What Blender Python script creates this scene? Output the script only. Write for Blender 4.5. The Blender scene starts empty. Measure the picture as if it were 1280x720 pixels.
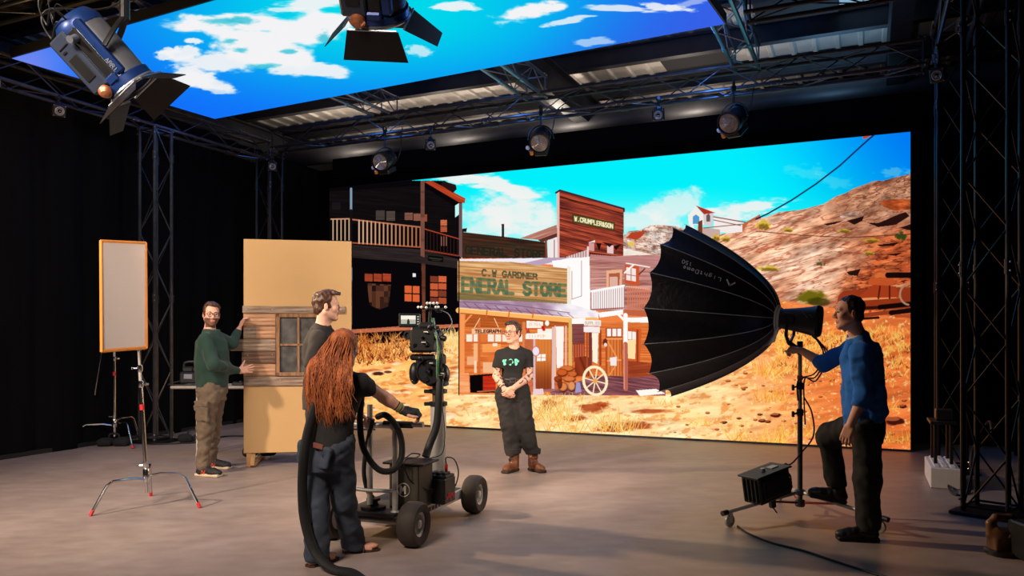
import bpy, math, random
import numpy as np
from mathutils import Vector, Matrix
random.seed(7); RNG = np.random.default_rng(7)
SC = bpy.context.scene
COL = SC.collection
FPX, CX, HY, EYE = 980.0, 640.0, 425.0, 1.45      # focal length in pixels, principal column, horizon row, eye height

def P(px, py, d):                                  # point at depth d seen at a pixel
    return Vector(((px-CX)/FPX*d, d, EYE+(HY-py)/FPX*d))
def G(px, py):                                     # floor point seen at a pixel
    d = EYE*FPX/(py-HY)
    return Vector(((px-CX)/FPX*d, d, 0.0))

# room axes: U runs along the big screen to the right, V runs away from the camera
TH = math.radians(24.3)
U = Vector((math.cos(TH), -math.sin(TH), 0)); V = Vector((math.sin(TH), math.cos(TH), 0)); Z = Vector((0, 0, 1))
def R(a, b, z=0.0): return U*a + V*b + Z*z
def ab(p): return p.dot(U), p.dot(V)

def lin(c):
    c = np.asarray(c, float)/255.0
    return np.where(c <= 0.04045, c/12.92, ((c+0.055)/1.055)**2.4)

# ------------------------------------------------------------------ materials
MATS = {}
def mat(name, rgb, rough=0.6, metal=0.0, var=0.12, scale=14.0, bump=0.0, bscale=60.0, spec=0.5, rgb2=None, stretch=None, emit=None, estr=0.0, sheen=0.0, alpha=None, transmission=0.0):
    if name in MATS: return MATS[name]
    m = bpy.data.materials.new(name); m.use_nodes = True
    nt = m.node_tree; b = nt.nodes['Principled BSDF']
    c1 = lin(rgb); c2 = lin(rgb2) if rgb2 is not None else c1*(1-var)
    tc = nt.nodes.new('ShaderNodeTexCoord'); mp = nt.nodes.new('ShaderNodeMapping')
    nt.links.new(tc.outputs['Object'], mp.inputs['Vector'])
    if stretch: mp.inputs['Scale'].default_value = stretch
    n = nt.nodes.new('ShaderNodeTexNoise'); n.inputs['Scale'].default_value = scale; n.inputs['Detail'].default_value = 5
    nt.links.new(mp.outputs[0], n.inputs['Vector'])
    r = nt.nodes.new('ShaderNodeValToRGB')
    r.color_ramp.elements[0].position = 0.33; r.color_ramp.elements[0].color = (*c2, 1)
    r.color_ramp.elements[1].position = 0.67; r.color_ramp.elements[1].color = (*c1, 1)
    nt.links.new(n.outputs['Fac'], r.inputs['Fac']); nt.links.new(r.outputs['Color'], b.inputs['Base Color'])
    b.inputs['Roughness'].default_value = rough; b.inputs['Metallic'].default_value = metal
    b.inputs['Specular IOR Level'].default_value = spec
    if sheen: b.inputs['Sheen Weight'].default_value = sheen
    if transmission: b.inputs['Transmission Weight'].default_value = transmission
    if alpha is not None: b.inputs['Alpha'].default_value = alpha
    if bump:
        n2 = nt.nodes.new('ShaderNodeTexNoise'); n2.inputs['Scale'].default_value = bscale; n2.inputs['Detail'].default_value = 4
        nt.links.new(mp.outputs[0], n2.inputs['Vector'])
        bp = nt.nodes.new('ShaderNodeBump'); bp.inputs['Strength'].default_value = bump; bp.inputs['Distance'].default_value = 0.01
        nt.links.new(n2.outputs['Fac'], bp.inputs['Height']); nt.links.new(bp.outputs[0], b.inputs['Normal'])
    if emit is not None:
        b.inputs['Emission Color'].default_value = (*lin(emit), 1); b.inputs['Emission Strength'].default_value = estr
    MATS[name] = m
    return m

# ------------------------------------------------------------------ mesh builder
def frame(axis, hint=None):
    a = Vector(axis).normalized()
    h = Vector(hint) if hint is not None else (Vector((0, 0, 1)) if abs(a.z) < 0.9 else Vector((1, 0, 0)))
    x = (h - a*h.dot(a)).normalized(); y = a.cross(x)
    return x, y, a

class MB:
    def __init__(s): s.v = []; s.f = []; s.mi = []; s.cur = 0
    def add(s, vs, fs):
        o = len(s.v); s.v += [tuple(p) for p in vs]
        for f in fs: s.f.append(tuple(i+o for i in f)); s.mi.append(s.cur)
        return s
    def mat(s, i): s.cur = i; return s
    def box(s, c, size, X=(1,0,0), Y=(0,1,0), Zv=None, bev=0.0):
        c = Vector(c); X = Vector(X).normalized(); Y = Vector(Y).normalized(); Zz = Vector(Zv).normalized() if Zv is not None else X.cross(Y)
        hx, hy, hz = [q/2 for q in size]
        if bev <= 0:
            vs = [c+X*(i*hx)+Y*(j*hy)+Zz*(k*hz) for i in (-1,1) for j in (-1,1) for k in (-1,1)]
            return s.add(vs, [(0,1,3,2),(4,6,7,5),(0,4,5,1),(2,3,7,6),(0,2,6,4),(1,5,7,3)])
        b = min(bev, hx*0.95, hy*0.95, hz*0.95); vs = []; idx = {}
        for i in (-1,1):
            for j in (-1,1):
                for k in (-1,1):
                    for t, (a1,a2,a3) in enumerate(((hx,hy-b,hz-b),(hx-b,hy,hz-b),(hx-b,hy-b,hz))):
                        idx[(i,j,k,t)] = len(vs); vs.append(c+X*(i*a1)+Y*(j*a2)+Zz*(k*a3))
        q = lambda i,j,k,t: idx[(i,j,k,t)]
        fs = []
        for i in (-1,1): fs.append([q(i,-1,-1,0),q(i,1,-1,0),q(i,1,1,0),q(i,-1,1,0)][::i])
        for j in (-1,1): fs.append([q(-1,j,-1,1),q(-1,j,1,1),q(1,j,1,1),q(1,j,-1,1)][::j])
        for k in (-1,1): fs.append([q(-1,-1,k,2),q(1,-1,k,2),q(1,1,k,2),q(-1,1,k,2)][::k])
        for i in (-1,1):
            for j in (-1,1): fs.append([q(i,j,-1,0),q(i,j,-1,1),q(i,j,1,1),q(i,j,1,0)][::i*j])
            for k in (-1,1): fs.append([q(i,-1,k,0),q(i,1,k,0),q(i,1,k,2),q(i,-1,k,2)][::i*k])
        for j in (-1,1):
            for k in (-1,1): fs.append([q(-1,j,k,1),q(-1,j,k,2),q(1,j,k,2),q(1,j,k,1)][::j*k])
        for i in (-1,1):
            for j in (-1,1):
                for k in (-1,1): fs.append([q(i,j,k,0),q(i,j,k,1),q(i,j,k,2)][::i*j*k])
        return s.add(vs, fs)
    def tube(s, pts, r, n=8, cap=True, closed=False, flat=None):
        pts = [Vector(p) for p in pts]; m = len(pts)
        rs = r if isinstance(r, (list, tuple)) else [r]*m
        vs = []; fs = []; px = None
        for i, p in enumerate(pts):
            if closed: t = pts[(i+1) % m]-pts[i-1]
            else: t = pts[min(i+1,m-1)]-pts[max(i-1,0)]
            if t.length < 1e-9: t = Vector((0,0,1))
            if px is None: x, y, _ = frame(t)
            else:
                t = t.normalized(); x = px-t*px.dot(t)
                x = x.normalized() if x.length > 1e-6 else frame(t)[0]
                y = t.cross(x)
            px = x
            fy = flat if flat else 1.0
            for k in range(n):
                a = 2*math.pi*k/n
                vs.append(p+x*(math.cos(a)*rs[i])+y*(math.sin(a)*rs[i]*fy))
        for i in range(m if closed else m-1):
            j = (i+1) % m
            for k in range(n):
                l = (k+1) % n
                fs.append((i*n+k, i*n+l, j*n+l, j*n+k))
        if cap and not closed:
            fs.append(tuple(range(n))[::-1]); fs.append(tuple((m-1)*n+k for k in range(n)))
        return s.add(vs, fs)
    def cyl(s, p0, p1, r0, r1=None, n=16): return s.tube([p0, p1], [r0, r0 if r1 is None else r1], n)
    def lathe(s, c, axis, prof, n=24, hint=None, close=True):
        c = Vector(c); x, y, a = frame(axis, hint); vs = []; fs = []; m = len(prof)
        for (r, h) in prof:
            for k in range(n):
                t = 2*math.pi*k/n
                vs.append(c+a*h+x*(math.cos(t)*r)+y*(math.sin(t)*r))
        for i in range(m-1):
            for k in range(n):
                l = (k+1) % n
                fs.append((i*n+k, i*n+l, (i+1)*n+l, (i+1)*n+k))
        if close:
            fs.append(tuple(range(n))[::-1]); fs.append(tuple((m-1)*n+k for k in range(n)))
        return s.add(vs, fs)
    def ell(s, c, rad, X=(1,0,0), Y=(0,1,0), n=16, m=10):
        c = Vector(c); X = Vector(X).normalized(); Y = Vector(Y).normalized(); W = X.cross(Y)
        if not isinstance(rad, (list, tuple)): rad = (rad,)*3
        vs = [c+W*rad[2]]; fs = []
        for i in range(1, m):
            t = math.pi*i/m
            for k in range(n):
                p = 2*math.pi*k/n
                vs.append(c+X*(rad[0]*math.sin(t)*math.cos(p))+Y*(rad[1]*math.sin(t)*math.sin(p))+W*(rad[2]*math.cos(t)))
        vs.append(c-W*rad[2])
        for k in range(n): fs.append((0, 1+k, 1+(k+1) % n))
        for i in range(m-2):
            for k in range(n):
                l = (k+1) % n; o = 1+i*n
                fs.append((o+k, o+n+k, o+n+l, o+l))
        o = 1+(m-2)*n; e = len(vs)-1
        for k in range(n): fs.append((o+k, e, o+(k+1) % n))
        return s.add(vs, fs)
    def torus(s, c, axis, R_, r, n=32, m=8, hint=None, arc=(0, 2*math.pi)):
        c = Vector(c); x, y, a = frame(axis, hint); full = abs(arc[1]-arc[0]-2*math.pi) < 1e-6
        cnt = n if full else n+1
        pts = [c+x*(math.cos(arc[0]+(arc[1]-arc[0])*k/n)*R_)+y*(math.sin(arc[0]+(arc[1]-arc[0])*k/n)*R_) for k in range(cnt)]
        return s.tube(pts, r, m, closed=full)
    def prism(s, poly, depth, o, X, Y):                 # outline poly in the X,Y plane at o, thickness along X x Y (centred)
        o = Vector(o); X = Vector(X).normalized(); Y = Vector(Y).normalized(); N = X.cross(Y); m = len(poly)
        ar = sum(poly[i][0]*poly[(i+1) % m][1]-poly[(i+1) % m][0]*poly[i][1] for i in range(m))
        if ar < 0: poly = poly[::-1]
        vs = [o+X*x+Y*y-N*(depth/2) for x, y in poly]+[o+X*x+Y*y+N*(depth/2) for x, y in poly]
        fs = [tuple(range(m))[::-1], tuple(range(m, 2*m))]+[(i, (i+1) % m, m+(i+1) % m, m+i) for i in range(m)]
        return s.add(vs, fs)
    def quad(s, a, b, c, d): return s.add([a, b, c, d], [(0,1,2,3)])

def link_mesh(name, verts, faces, mats, M=None, smooth=True, mi=None, angle=35):
    me = bpy.data.meshes.new(name)
    if M is not None: verts = [tuple(M @ Vector(p)) for p in verts]
    me.from_pydata(verts, [], faces); me.validate(clean_customdata=False)
    if not isinstance(mats, (list, tuple)): mats = [mats]
    for m in mats: me.materials.append(m)
    if mi is not None and len(mats) > 1 and len(me.polygons) == len(mi): me.polygons.foreach_set('material_index', mi)
    if smooth:
        me.polygons.foreach_set('use_smooth', [True]*len(me.polygons))
        if angle: me.set_sharp_from_angle(angle=math.radians(angle))
    o = bpy.data.objects.new(name, me); COL.objects.link(o)
    return o

class Thing:                                            # a top-level thing with parts
    def __init__(s, name, label, cat, loc, rotz=0.0, group=None):
        e = bpy.data.objects.new(name, None); COL.objects.link(e); e.empty_display_size = 0.1
        e.location = loc; e.rotation_euler = (0, 0, rotz); e['label'] = label; e['category'] = cat
        if group: e['group'] = group
        s.o = e; s.Mi = (Matrix.Translation(Vector(loc)) @ Matrix.Rotation(rotz, 4, 'Z')).inverted()
    def part(s, name, mb, mats, parent=None, world=True, smooth=True, label=None, angle=35):
        o = link_mesh(name, mb.v, mb.f, mats, s.Mi if world else None, smooth, mb.mi, angle)
        o.parent = parent or s.o
        if label: o['label'] = label
        return o
def single(name, mb, mats, label=None, cat=None, group=None, kind=None, smooth=True, origin=None, angle=35):
    M = Matrix.Translation(-Vector(origin)) if origin is not None else None
    o = link_mesh(name, mb.v, mb.f, mats, M, smooth, mb.mi, angle)
    if origin is not None: o.location = origin
    if label: o['label'] = label
    if cat: o['category'] = cat
    if group: o['group'] = group
    if kind: o['kind'] = kind
    return o
def copy_tree(o, parent=None):
    c = o.copy(); COL.objects.link(c)
    if parent: c.parent = parent
    for ch in list(o.children): copy_tree(ch, c)
    return c
def dup(root, loc, rotz=None, label=None, group=None):
    c = copy_tree(root); c.location = loc
    if rotz is not None: c.rotation_euler = (0, 0, rotz)
    if label: c['label'] = label
    if group: c['group'] = group
    return c

def bez(p, n=12):                                       # Catmull-Rom through points
    p = [Vector(q) for q in p]; out = []
    for i in range(len(p)-1):
        a = p[max(i-1,0)]; b = p[i]; c = p[i+1]; d = p[min(i+2,len(p)-1)]
        for k in range(n):
            t = k/n
            out.append(0.5*((2*b)+(c-a)*t+(2*a-5*b+4*c-d)*t*t+(-a+3*b-3*c+d)*t**3))
    out.append(p[-1]); return out

# ------------------------------------------------------------------ smooth solids from distance fields (numpy surface nets)
class Field:
    def __init__(s, lo, hi, cell):
        s.lo = np.array(lo, float); s.c = cell
        s.n = np.ceil((np.array(hi, float)-s.lo)/cell).astype(int)+1
        s.F = np.full(s.n, 0.3, np.float32)
    def sub(s, lo, hi):
        i0 = np.maximum(np.floor((np.array(lo)-s.lo)/s.c).astype(int), 0); i1 = np.minimum(np.ceil((np.array(hi)-s.lo)/s.c).astype(int)+1, s.n)
        if np.any(i1 <= i0): return None, None
        sl = tuple(slice(a, b) for a, b in zip(i0, i1))
        ax = [np.asarray(s.lo[k]+s.c*np.arange(i0[k], i1[k]), np.float32) for k in range(3)]
        return sl, np.stack(np.meshgrid(*ax, indexing='ij'), -1)
    def comb(s, sl, d, k, op):
        f = s.F[sl]
        if op == 'u':
            if k > 0:
                h = np.clip(0.5+0.5*(f-d)/k, 0, 1); s.F[sl] = f+(d-f)*h-k*h*(1-h)
            else: s.F[sl] = np.minimum(f, d)
        elif op == 's':
            d = -d
            if k > 0:
                h = np.clip(0.5-0.5*(f-d)/k, 0, 1); s.F[sl] = f+(d-f)*h+k*h*(1-h)
            else: s.F[sl] = np.maximum(f, d)
        elif op == 'i': s.F[sl] = np.maximum(f, d)
    def cone(s, a, b, ra, rb=None, k=0.02, op='u', sx=1.0, side=None):   # tapered capsule; sx<1 flattens along side
        a = np.array(a, np.float32); b = np.array(b, np.float32); rb = ra if rb is None else rb; m = max(ra, rb)+max(k, 0)+3*s.c
        sl, p = s.sub(np.minimum(a, b)-m, np.maximum(a, b)+m)
        if sl is None: return s
        ba = b-a; L2 = ba@ba; q = p-a
        h = np.clip((q@ba)/max(L2, 1e-9), 0, 1)
        dv = q-h[..., None]*ba
        if side is not None:
            sd = np.array(side, float); sd /= np.linalg.norm(sd)
            dv = dv+(dv@sd)[..., None]*sd*(1/sx-1)
        d = np.sqrt((dv*dv).sum(-1))-(ra+(rb-ra)*h)
        if side is not None and sx > 0: d = d*min(1, sx)**0.5
        s.comb(sl, d.astype(np.float32), k, op); return s
    def chain(s, pts, rs, k=0.02, op='u', **kw):
        for i in range(len(pts)-1): s.cone(pts[i], pts[i+1], rs[i], rs[i+1], k, op, **kw)
        return s
    def ell(s, c, r, X=(1,0,0), Y=(0,1,0), k=0.02, op='u'):
        c = np.array(c, float); X = np.array(X, float); X /= np.linalg.norm(X); Y = np.array(Y, float); Y = Y-X*(X@Y); Y /= np.linalg.norm(Y); W = np.cross(X, Y)
        r = np.array(r, float); m = r.max()+k+3*s.c
        sl, p = s.sub(c-m, c+m)
        if sl is None: return s
        c, X, Y, W, r = [np.asarray(t, np.float32) for t in (c, X, Y, W, r)]
        q = p-c; e = np.stack([q@X, q@Y, q@W], -1)/r
        k0 = np.sqrt((e*e).sum(-1)); k1 = np.sqrt(((e/r)**2).sum(-1))+1e-9
        d = np.where(k0 > 1e-6, k0*(k0-1)/k1, -r.min())
        s.comb(sl, d.astype(np.float32), k, op); return s
    def box(s, c, half, X=(1,0,0), Y=(0,1,0), rnd=0.01, k=0.0, op='u'):
        c = np.array(c, float); X = np.array(X, float); X /= np.linalg.norm(X); Y = np.array(Y, float); Y = Y-X*(X@Y); Y /= np.linalg.norm(Y); W = np.cross(X, Y)
        h = np.array(half, float); m = np.linalg.norm(h)+k+3*s.c
        sl, p = s.sub(c-m, c+m)
        if sl is None: return s
        c, X, Y, W, h = [np.asarray(t, np.float32) for t in (c, X, Y, W, h)]
        q = np.abs(np.stack([(p-c)@X, (p-c)@Y, (p-c)@W], -1))-(h-rnd)
        d = np.sqrt((np.maximum(q, 0)**2).sum(-1))+np.minimum(q.max(-1), 0)-rnd
        s.comb(sl, d.astype(np.float32), k, op); return s
    def loft(s, o, X, Y, W, st, k=0.02, op='u', pw=2.3):       # stations (w, cx, cy, rx, ry) stacked along W
        o = np.array(o, float); X, Y, W = [np.array(q, float)/np.linalg.norm(q) for q in (X, Y, W)]
        st = np.array(st, float); m = st[:, 3:5].max()+np.abs(st[:, 1:3]).max()+k+3*s.c
        e0 = o+W*st[0, 0]; e1 = o+W*st[-1, 0]
        sl, p = s.sub(np.minimum(e0, e1)-m, np.maximum(e0, e1)+m)
        if sl is None: return s
        o, X, Y, W = [np.asarray(t, np.float32) for t in (o, X, Y, W)]
        q = p-o; w = q@W; x = q@X; y = q@Y; del q, p
        def itp(c):
            return np.interp(w, st[:, 0], st[:, c]).astype(np.float32)
        rx = itp(3); ry = itp(4); ex = np.abs(x-itp(1))/rx; ey = np.abs(y-itp(2))/ry
        rad = (ex**pw+ey**pw)**(1/pw)
        d = (rad-1)*np.minimum(rx, ry)
        d = np.maximum(d, np.maximum(st[0, 0]-w, w-st[-1, 0]))
        s.comb(sl, d.astype(np.float32), k, op); return s
    def plane(s, o, n, k=0.0):                              # keep the side against n
        o = np.array(o, float); n = np.array(n, float); n /= np.linalg.norm(n)
        x, y, z = [((s.lo[i]+s.c*np.arange(s.n[i])-o[i])*n[i]).astype(np.float32) for i in range(3)]
        np.maximum(s.F, x[:, None, None]+y[None, :, None]+z[None, None, :], out=s.F); return s
    def wrinkle(s, amp, freq, seed=0, stretch=(1,1,1), fn=None):
        r = np.random.default_rng(seed); near = np.nonzero(np.abs(s.F) < 0.03)
        p = s.lo+s.c*np.stack(near, -1); q = p*np.array(stretch); t = np.zeros(len(q))
        for i in range(7):
            d = r.normal(size=3); d /= np.linalg.norm(d); f = freq*(0.6+1.1*r.random())
            t += np.sin(q@d*f+r.random()*6.3+1.3*np.sin(q@np.roll(d, 1)*f*0.6+r.random()*6))
        t = t/2.6
        t = np.sign(t)*np.abs(t)**1.3
        w = fn(p) if fn else 1.0
        s.F[near] += (amp*t*w).astype(np.float32); return s
    def mesh(s, relax=1):
        F = s.F
        F[0] = F[-1] = 0.3; F[:, 0] = F[:, -1] = 0.3; F[:, :, 0] = F[:, :, -1] = 0.3
        n = F.shape; I = F < 0
        nc = tuple(k-1 for k in n)
        cnt = np.zeros(nc, np.int8); 
        corners = [(i, j, k) for i in (0,1) for j in (0,1) for k in (0,1)]
        for (i, j, k) in corners: cnt += I[i:i+nc[0], j:j+nc[1], k:k+nc[2]]
        act = (cnt > 0) & (cnt < 8)
        ci = np.argwhere(act); m = len(ci)
        idx = np.full(nc, -1, np.int32); idx[act] = np.arange(m)
        vals = np.stack([F[ci[:, 0]+i, ci[:, 1]+j, ci[:, 2]+k] for (i, j, k) in corners], 1)
        acc = np.zeros((m, 3)); num = np.zeros(m)
        for a in range(8):
            for b in range(a+1, 8):
                ca = np.array(corners[a]); cb = np.array(corners[b])
                if np.abs(ca-cb).sum() != 1: continue
                va = vals[:, a]; vb = vals[:, b]; x = (va < 0) != (vb < 0)
                t = np.where(x, va/np.where(x, va-vb, 1), 0)
                acc += np.where(x[:, None], ca+(cb-ca)*t[:, None], 0); num += x
        vert = s.lo+s.c*(ci+acc/num[:, None])
        quads = []
        for ax in range(3):
            o1, o2 = [(1, 2), (2, 0), (0, 1)][ax]
            sla = [slice(0, n[0]), slice(0, n[1]), slice(0, n[2])]; slb = list(sla)
            sla[ax] = slice(0, n[ax]-1); slb[ax] = slice(1, n[ax])
            A = I[tuple(sla)]; B = I[tuple(slb)]
            e = np.argwhere(A != B); e = e[(e[:, o1] > 0) & (e[:, o2] > 0) & (e[:, o1] < n[o1]-1) & (e[:, o2] < n[o2]-1)]
            flip = A[tuple(e.T)]
            def g(d1, d2):
                q = e.copy(); q[:, o1] -= d1; q[:, o2] -= d2
                return idx[tuple(q.T)]
            Q = np.stack([g(1, 1), g(0, 1), g(0, 0), g(1, 0)], 1)
            Q[~flip] = Q[~flip][:, ::-1]
            quads.append(Q)
        Q = np.concatenate(quads); Q = Q[(Q >= 0).all(1)]
        for _ in range(relax):
            sm = np.zeros_like(vert); c = np.zeros(m)
            for k in range(4):
                np.add.at(sm, Q[:, k], vert[Q[:, (k+1) % 4]]+vert[Q[:, (k+3) % 4]]); np.add.at(c, Q[:, k], 2)
            vert = np.where(c[:, None] > 0, vert*0.4+0.6*sm/np.maximum(c, 1)[:, None], vert)
        return vert, Q
def field_obj(name, F, mats, parent=None, Mi=None, region=None, relax=1, label=None):
    v, q = F.mesh(relax); me = bpy.data.meshes.new(name)
    if not isinstance(mats, (list, tuple)): mats = [mats]
    cen = v[q].mean(1)
    if Mi is not None:
        A = np.array(Mi); v = v@A[:3, :3].T+A[:3, 3]
    me.vertices.add(len(v)); me.vertices.foreach_set('co', v.astype(np.float32).ravel())
    me.loops.add(4*len(q)); me.loops.foreach_set('vertex_index', q.astype(np.int32).ravel())
    me.polygons.add(len(q)); me.polygons.foreach_set('loop_start', np.arange(0, 4*len(q), 4, dtype=np.int32))
    me.polygons.foreach_set('use_smooth', np.ones(len(q), bool))
    for m in mats: me.materials.append(m)
    if region is not None: me.polygons.foreach_set('material_index', region(cen).astype(np.int32))
    me.update(calc_edges=True); me.validate(); F.F = None
    o = bpy.data.objects.new(name, me); COL.objects.link(o)
    if parent is not None: o.parent = parent
    if label: o['label'] = label
    return o
# ------------------------------------------------------------------ pictures shown on the two LED screens
def vnoise(x, y, seed):
    xi = np.floor(x).astype(np.int64); yi = np.floor(y).astype(np.int64); fx = x-xi; fy = y-yi
    fx = fx*fx*(3-2*fx); fy = fy*fy*(3-2*fy)
    def h(a, b):
        n = (a*374761393+b*668265263+seed*974711) & 0x7fffffff
        n = ((n ^ (n >> 13))*1274126177) & 0x7fffffff
        return ((n ^ (n >> 16)) & 0xffff)/65535.0
    return (h(xi, yi)*(1-fx)+h(xi+1, yi)*fx)*(1-fy)+(h(xi, yi+1)*(1-fx)+h(xi+1, yi+1)*fx)*fy
def fbm(x, y, sx, sy, seed, octv=5):
    t = 0; a = 0.5; x = x/sx; y = y/sy; s = 0
    for o in range(octv):
        t = t+a*vnoise(x, y, seed+o*17); s += a; a *= 0.55; x = x*2.03+7.1; y = y*2.03+3.7
    return t/s
def sstep(a, b, x):
    t = np.clip((x-a)/(b-a), 0, 1); return t*t*(3-2*t)

STROKES = {  # simple stroke lettering in a unit box
 'A': [[(0,1),(.5,0),(1,1)],[(.2,.65),(.8,.65)]], 'B': [[(0,0),(0,1),(.8,1),(1,.8),(.8,.5),(0,.5)],[(.8,.5),(.95,.25),(.75,0),(0,0)]],
 'C': [[(1,.15),(.7,0),(.3,0),(0,.3),(0,.7),(.3,1),(.7,1),(1,.85)]], 'D': [[(0,0),(0,1),(.65,1),(1,.7),(1,.3),(.65,0),(0,0)]],
 'E': [[(1,0),(0,0),(0,1),(1,1)],[(0,.5),(.8,.5)]], 'G': [[(1,.15),(.7,0),(.3,0),(0,.3),(0,.7),(.3,1),(.7,1),(1,.8),(1,.55),(.6,.55)]],
 'H': [[(0,0),(0,1)],[(1,0),(1,1)],[(0,.5),(1,.5)]], 'I': [[(.5,0),(.5,1)]], 'L': [[(0,0),(0,1),(1,1)]], 'M': [[(0,1),(0,0),(.5,.6),(1,0),(1,1)]],
 'N': [[(0,1),(0,0),(1,1),(1,0)]], 'O': [[(.3,0),(0,.3),(0,.7),(.3,1),(.7,1),(1,.7),(1,.3),(.7,0),(.3,0)]], 'P': [[(0,1),(0,0),(.8,0),(1,.25),(.8,.5),(0,.5)]],
 'R': [[(0,1),(0,0),(.8,0),(1,.25),(.8,.5),(0,.5)],[(.5,.5),(1,1)]], 'S': [[(1,.15),(.7,0),(.3,0),(0,.2),(.1,.42),(.9,.58),(1,.8),(.7,1),(.3,1),(0,.85)]],
 'T': [[(0,0),(1,0)],[(.5,0),(.5,1)]], 'U': [[(0,0),(0,.7),(.3,1),(.7,1),(1,.7),(1,0)]], 'W': [[(0,0),(.25,1),(.5,.3),(.75,1),(1,0)]],
 '&': [[(1,1),(.2,.3),(.3,.05),(.6,.05),(.65,.3),(.1,.65),(.15,.95),(.6,1),(1,.6)]], '.': [[(.4,.95),(.6,.95)]], 'K': [[(0,0),(0,1)],[(1,0),(0,.55),(1,1)]],
 'F': [[(1,0),(0,0),(0,1)],[(0,.5),(.8,.5)]], '1': [[(.3,.2),(.5,0),(.5,1)]], '5': [[(.9,0),(.1,0),(.1,.45),(.7,.4),(1,.7),(.7,1),(.1,.95)]], '0': [[(.3,0),(0,.3),(0,.7),(.3,1),(.7,1),(1,.7),(1,.3),(.7,0),(.3,0)]],
 'i': [[(.5,.35),(.5,1)],[(.5,.05),(.5,.12)]], 'g': [[(.9,.4),(.4,.35),(.1,.6),(.3,.85),(.9,.75)],[(.9,.35),(.9,1.2),(.5,1.35),(.1,1.2)]], 'h': [[(.1,0),(.1,1)],[(.1,.55),(.5,.38),(.9,.55),(.9,1)]],
 't': [[(.5,.05),(.5,.9),(.9,1)],[(.1,.35),(.9,.35)]], 'o': [[(.5,.35),(.1,.6),(.2,.9),(.6,1),(.9,.75),(.8,.45),(.5,.35)]], 'm': [[(0,1),(0,.38)],[(0,.5),(.25,.36),(.5,.5),(.5,1)],[(.5,.5),(.75,.36),(1,.5),(1,1)]], 'e': [[(.1,.68),(.9,.62),(.7,.36),(.3,.38),(.1,.7),(.3,1),(.9,.9)]]}

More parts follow.
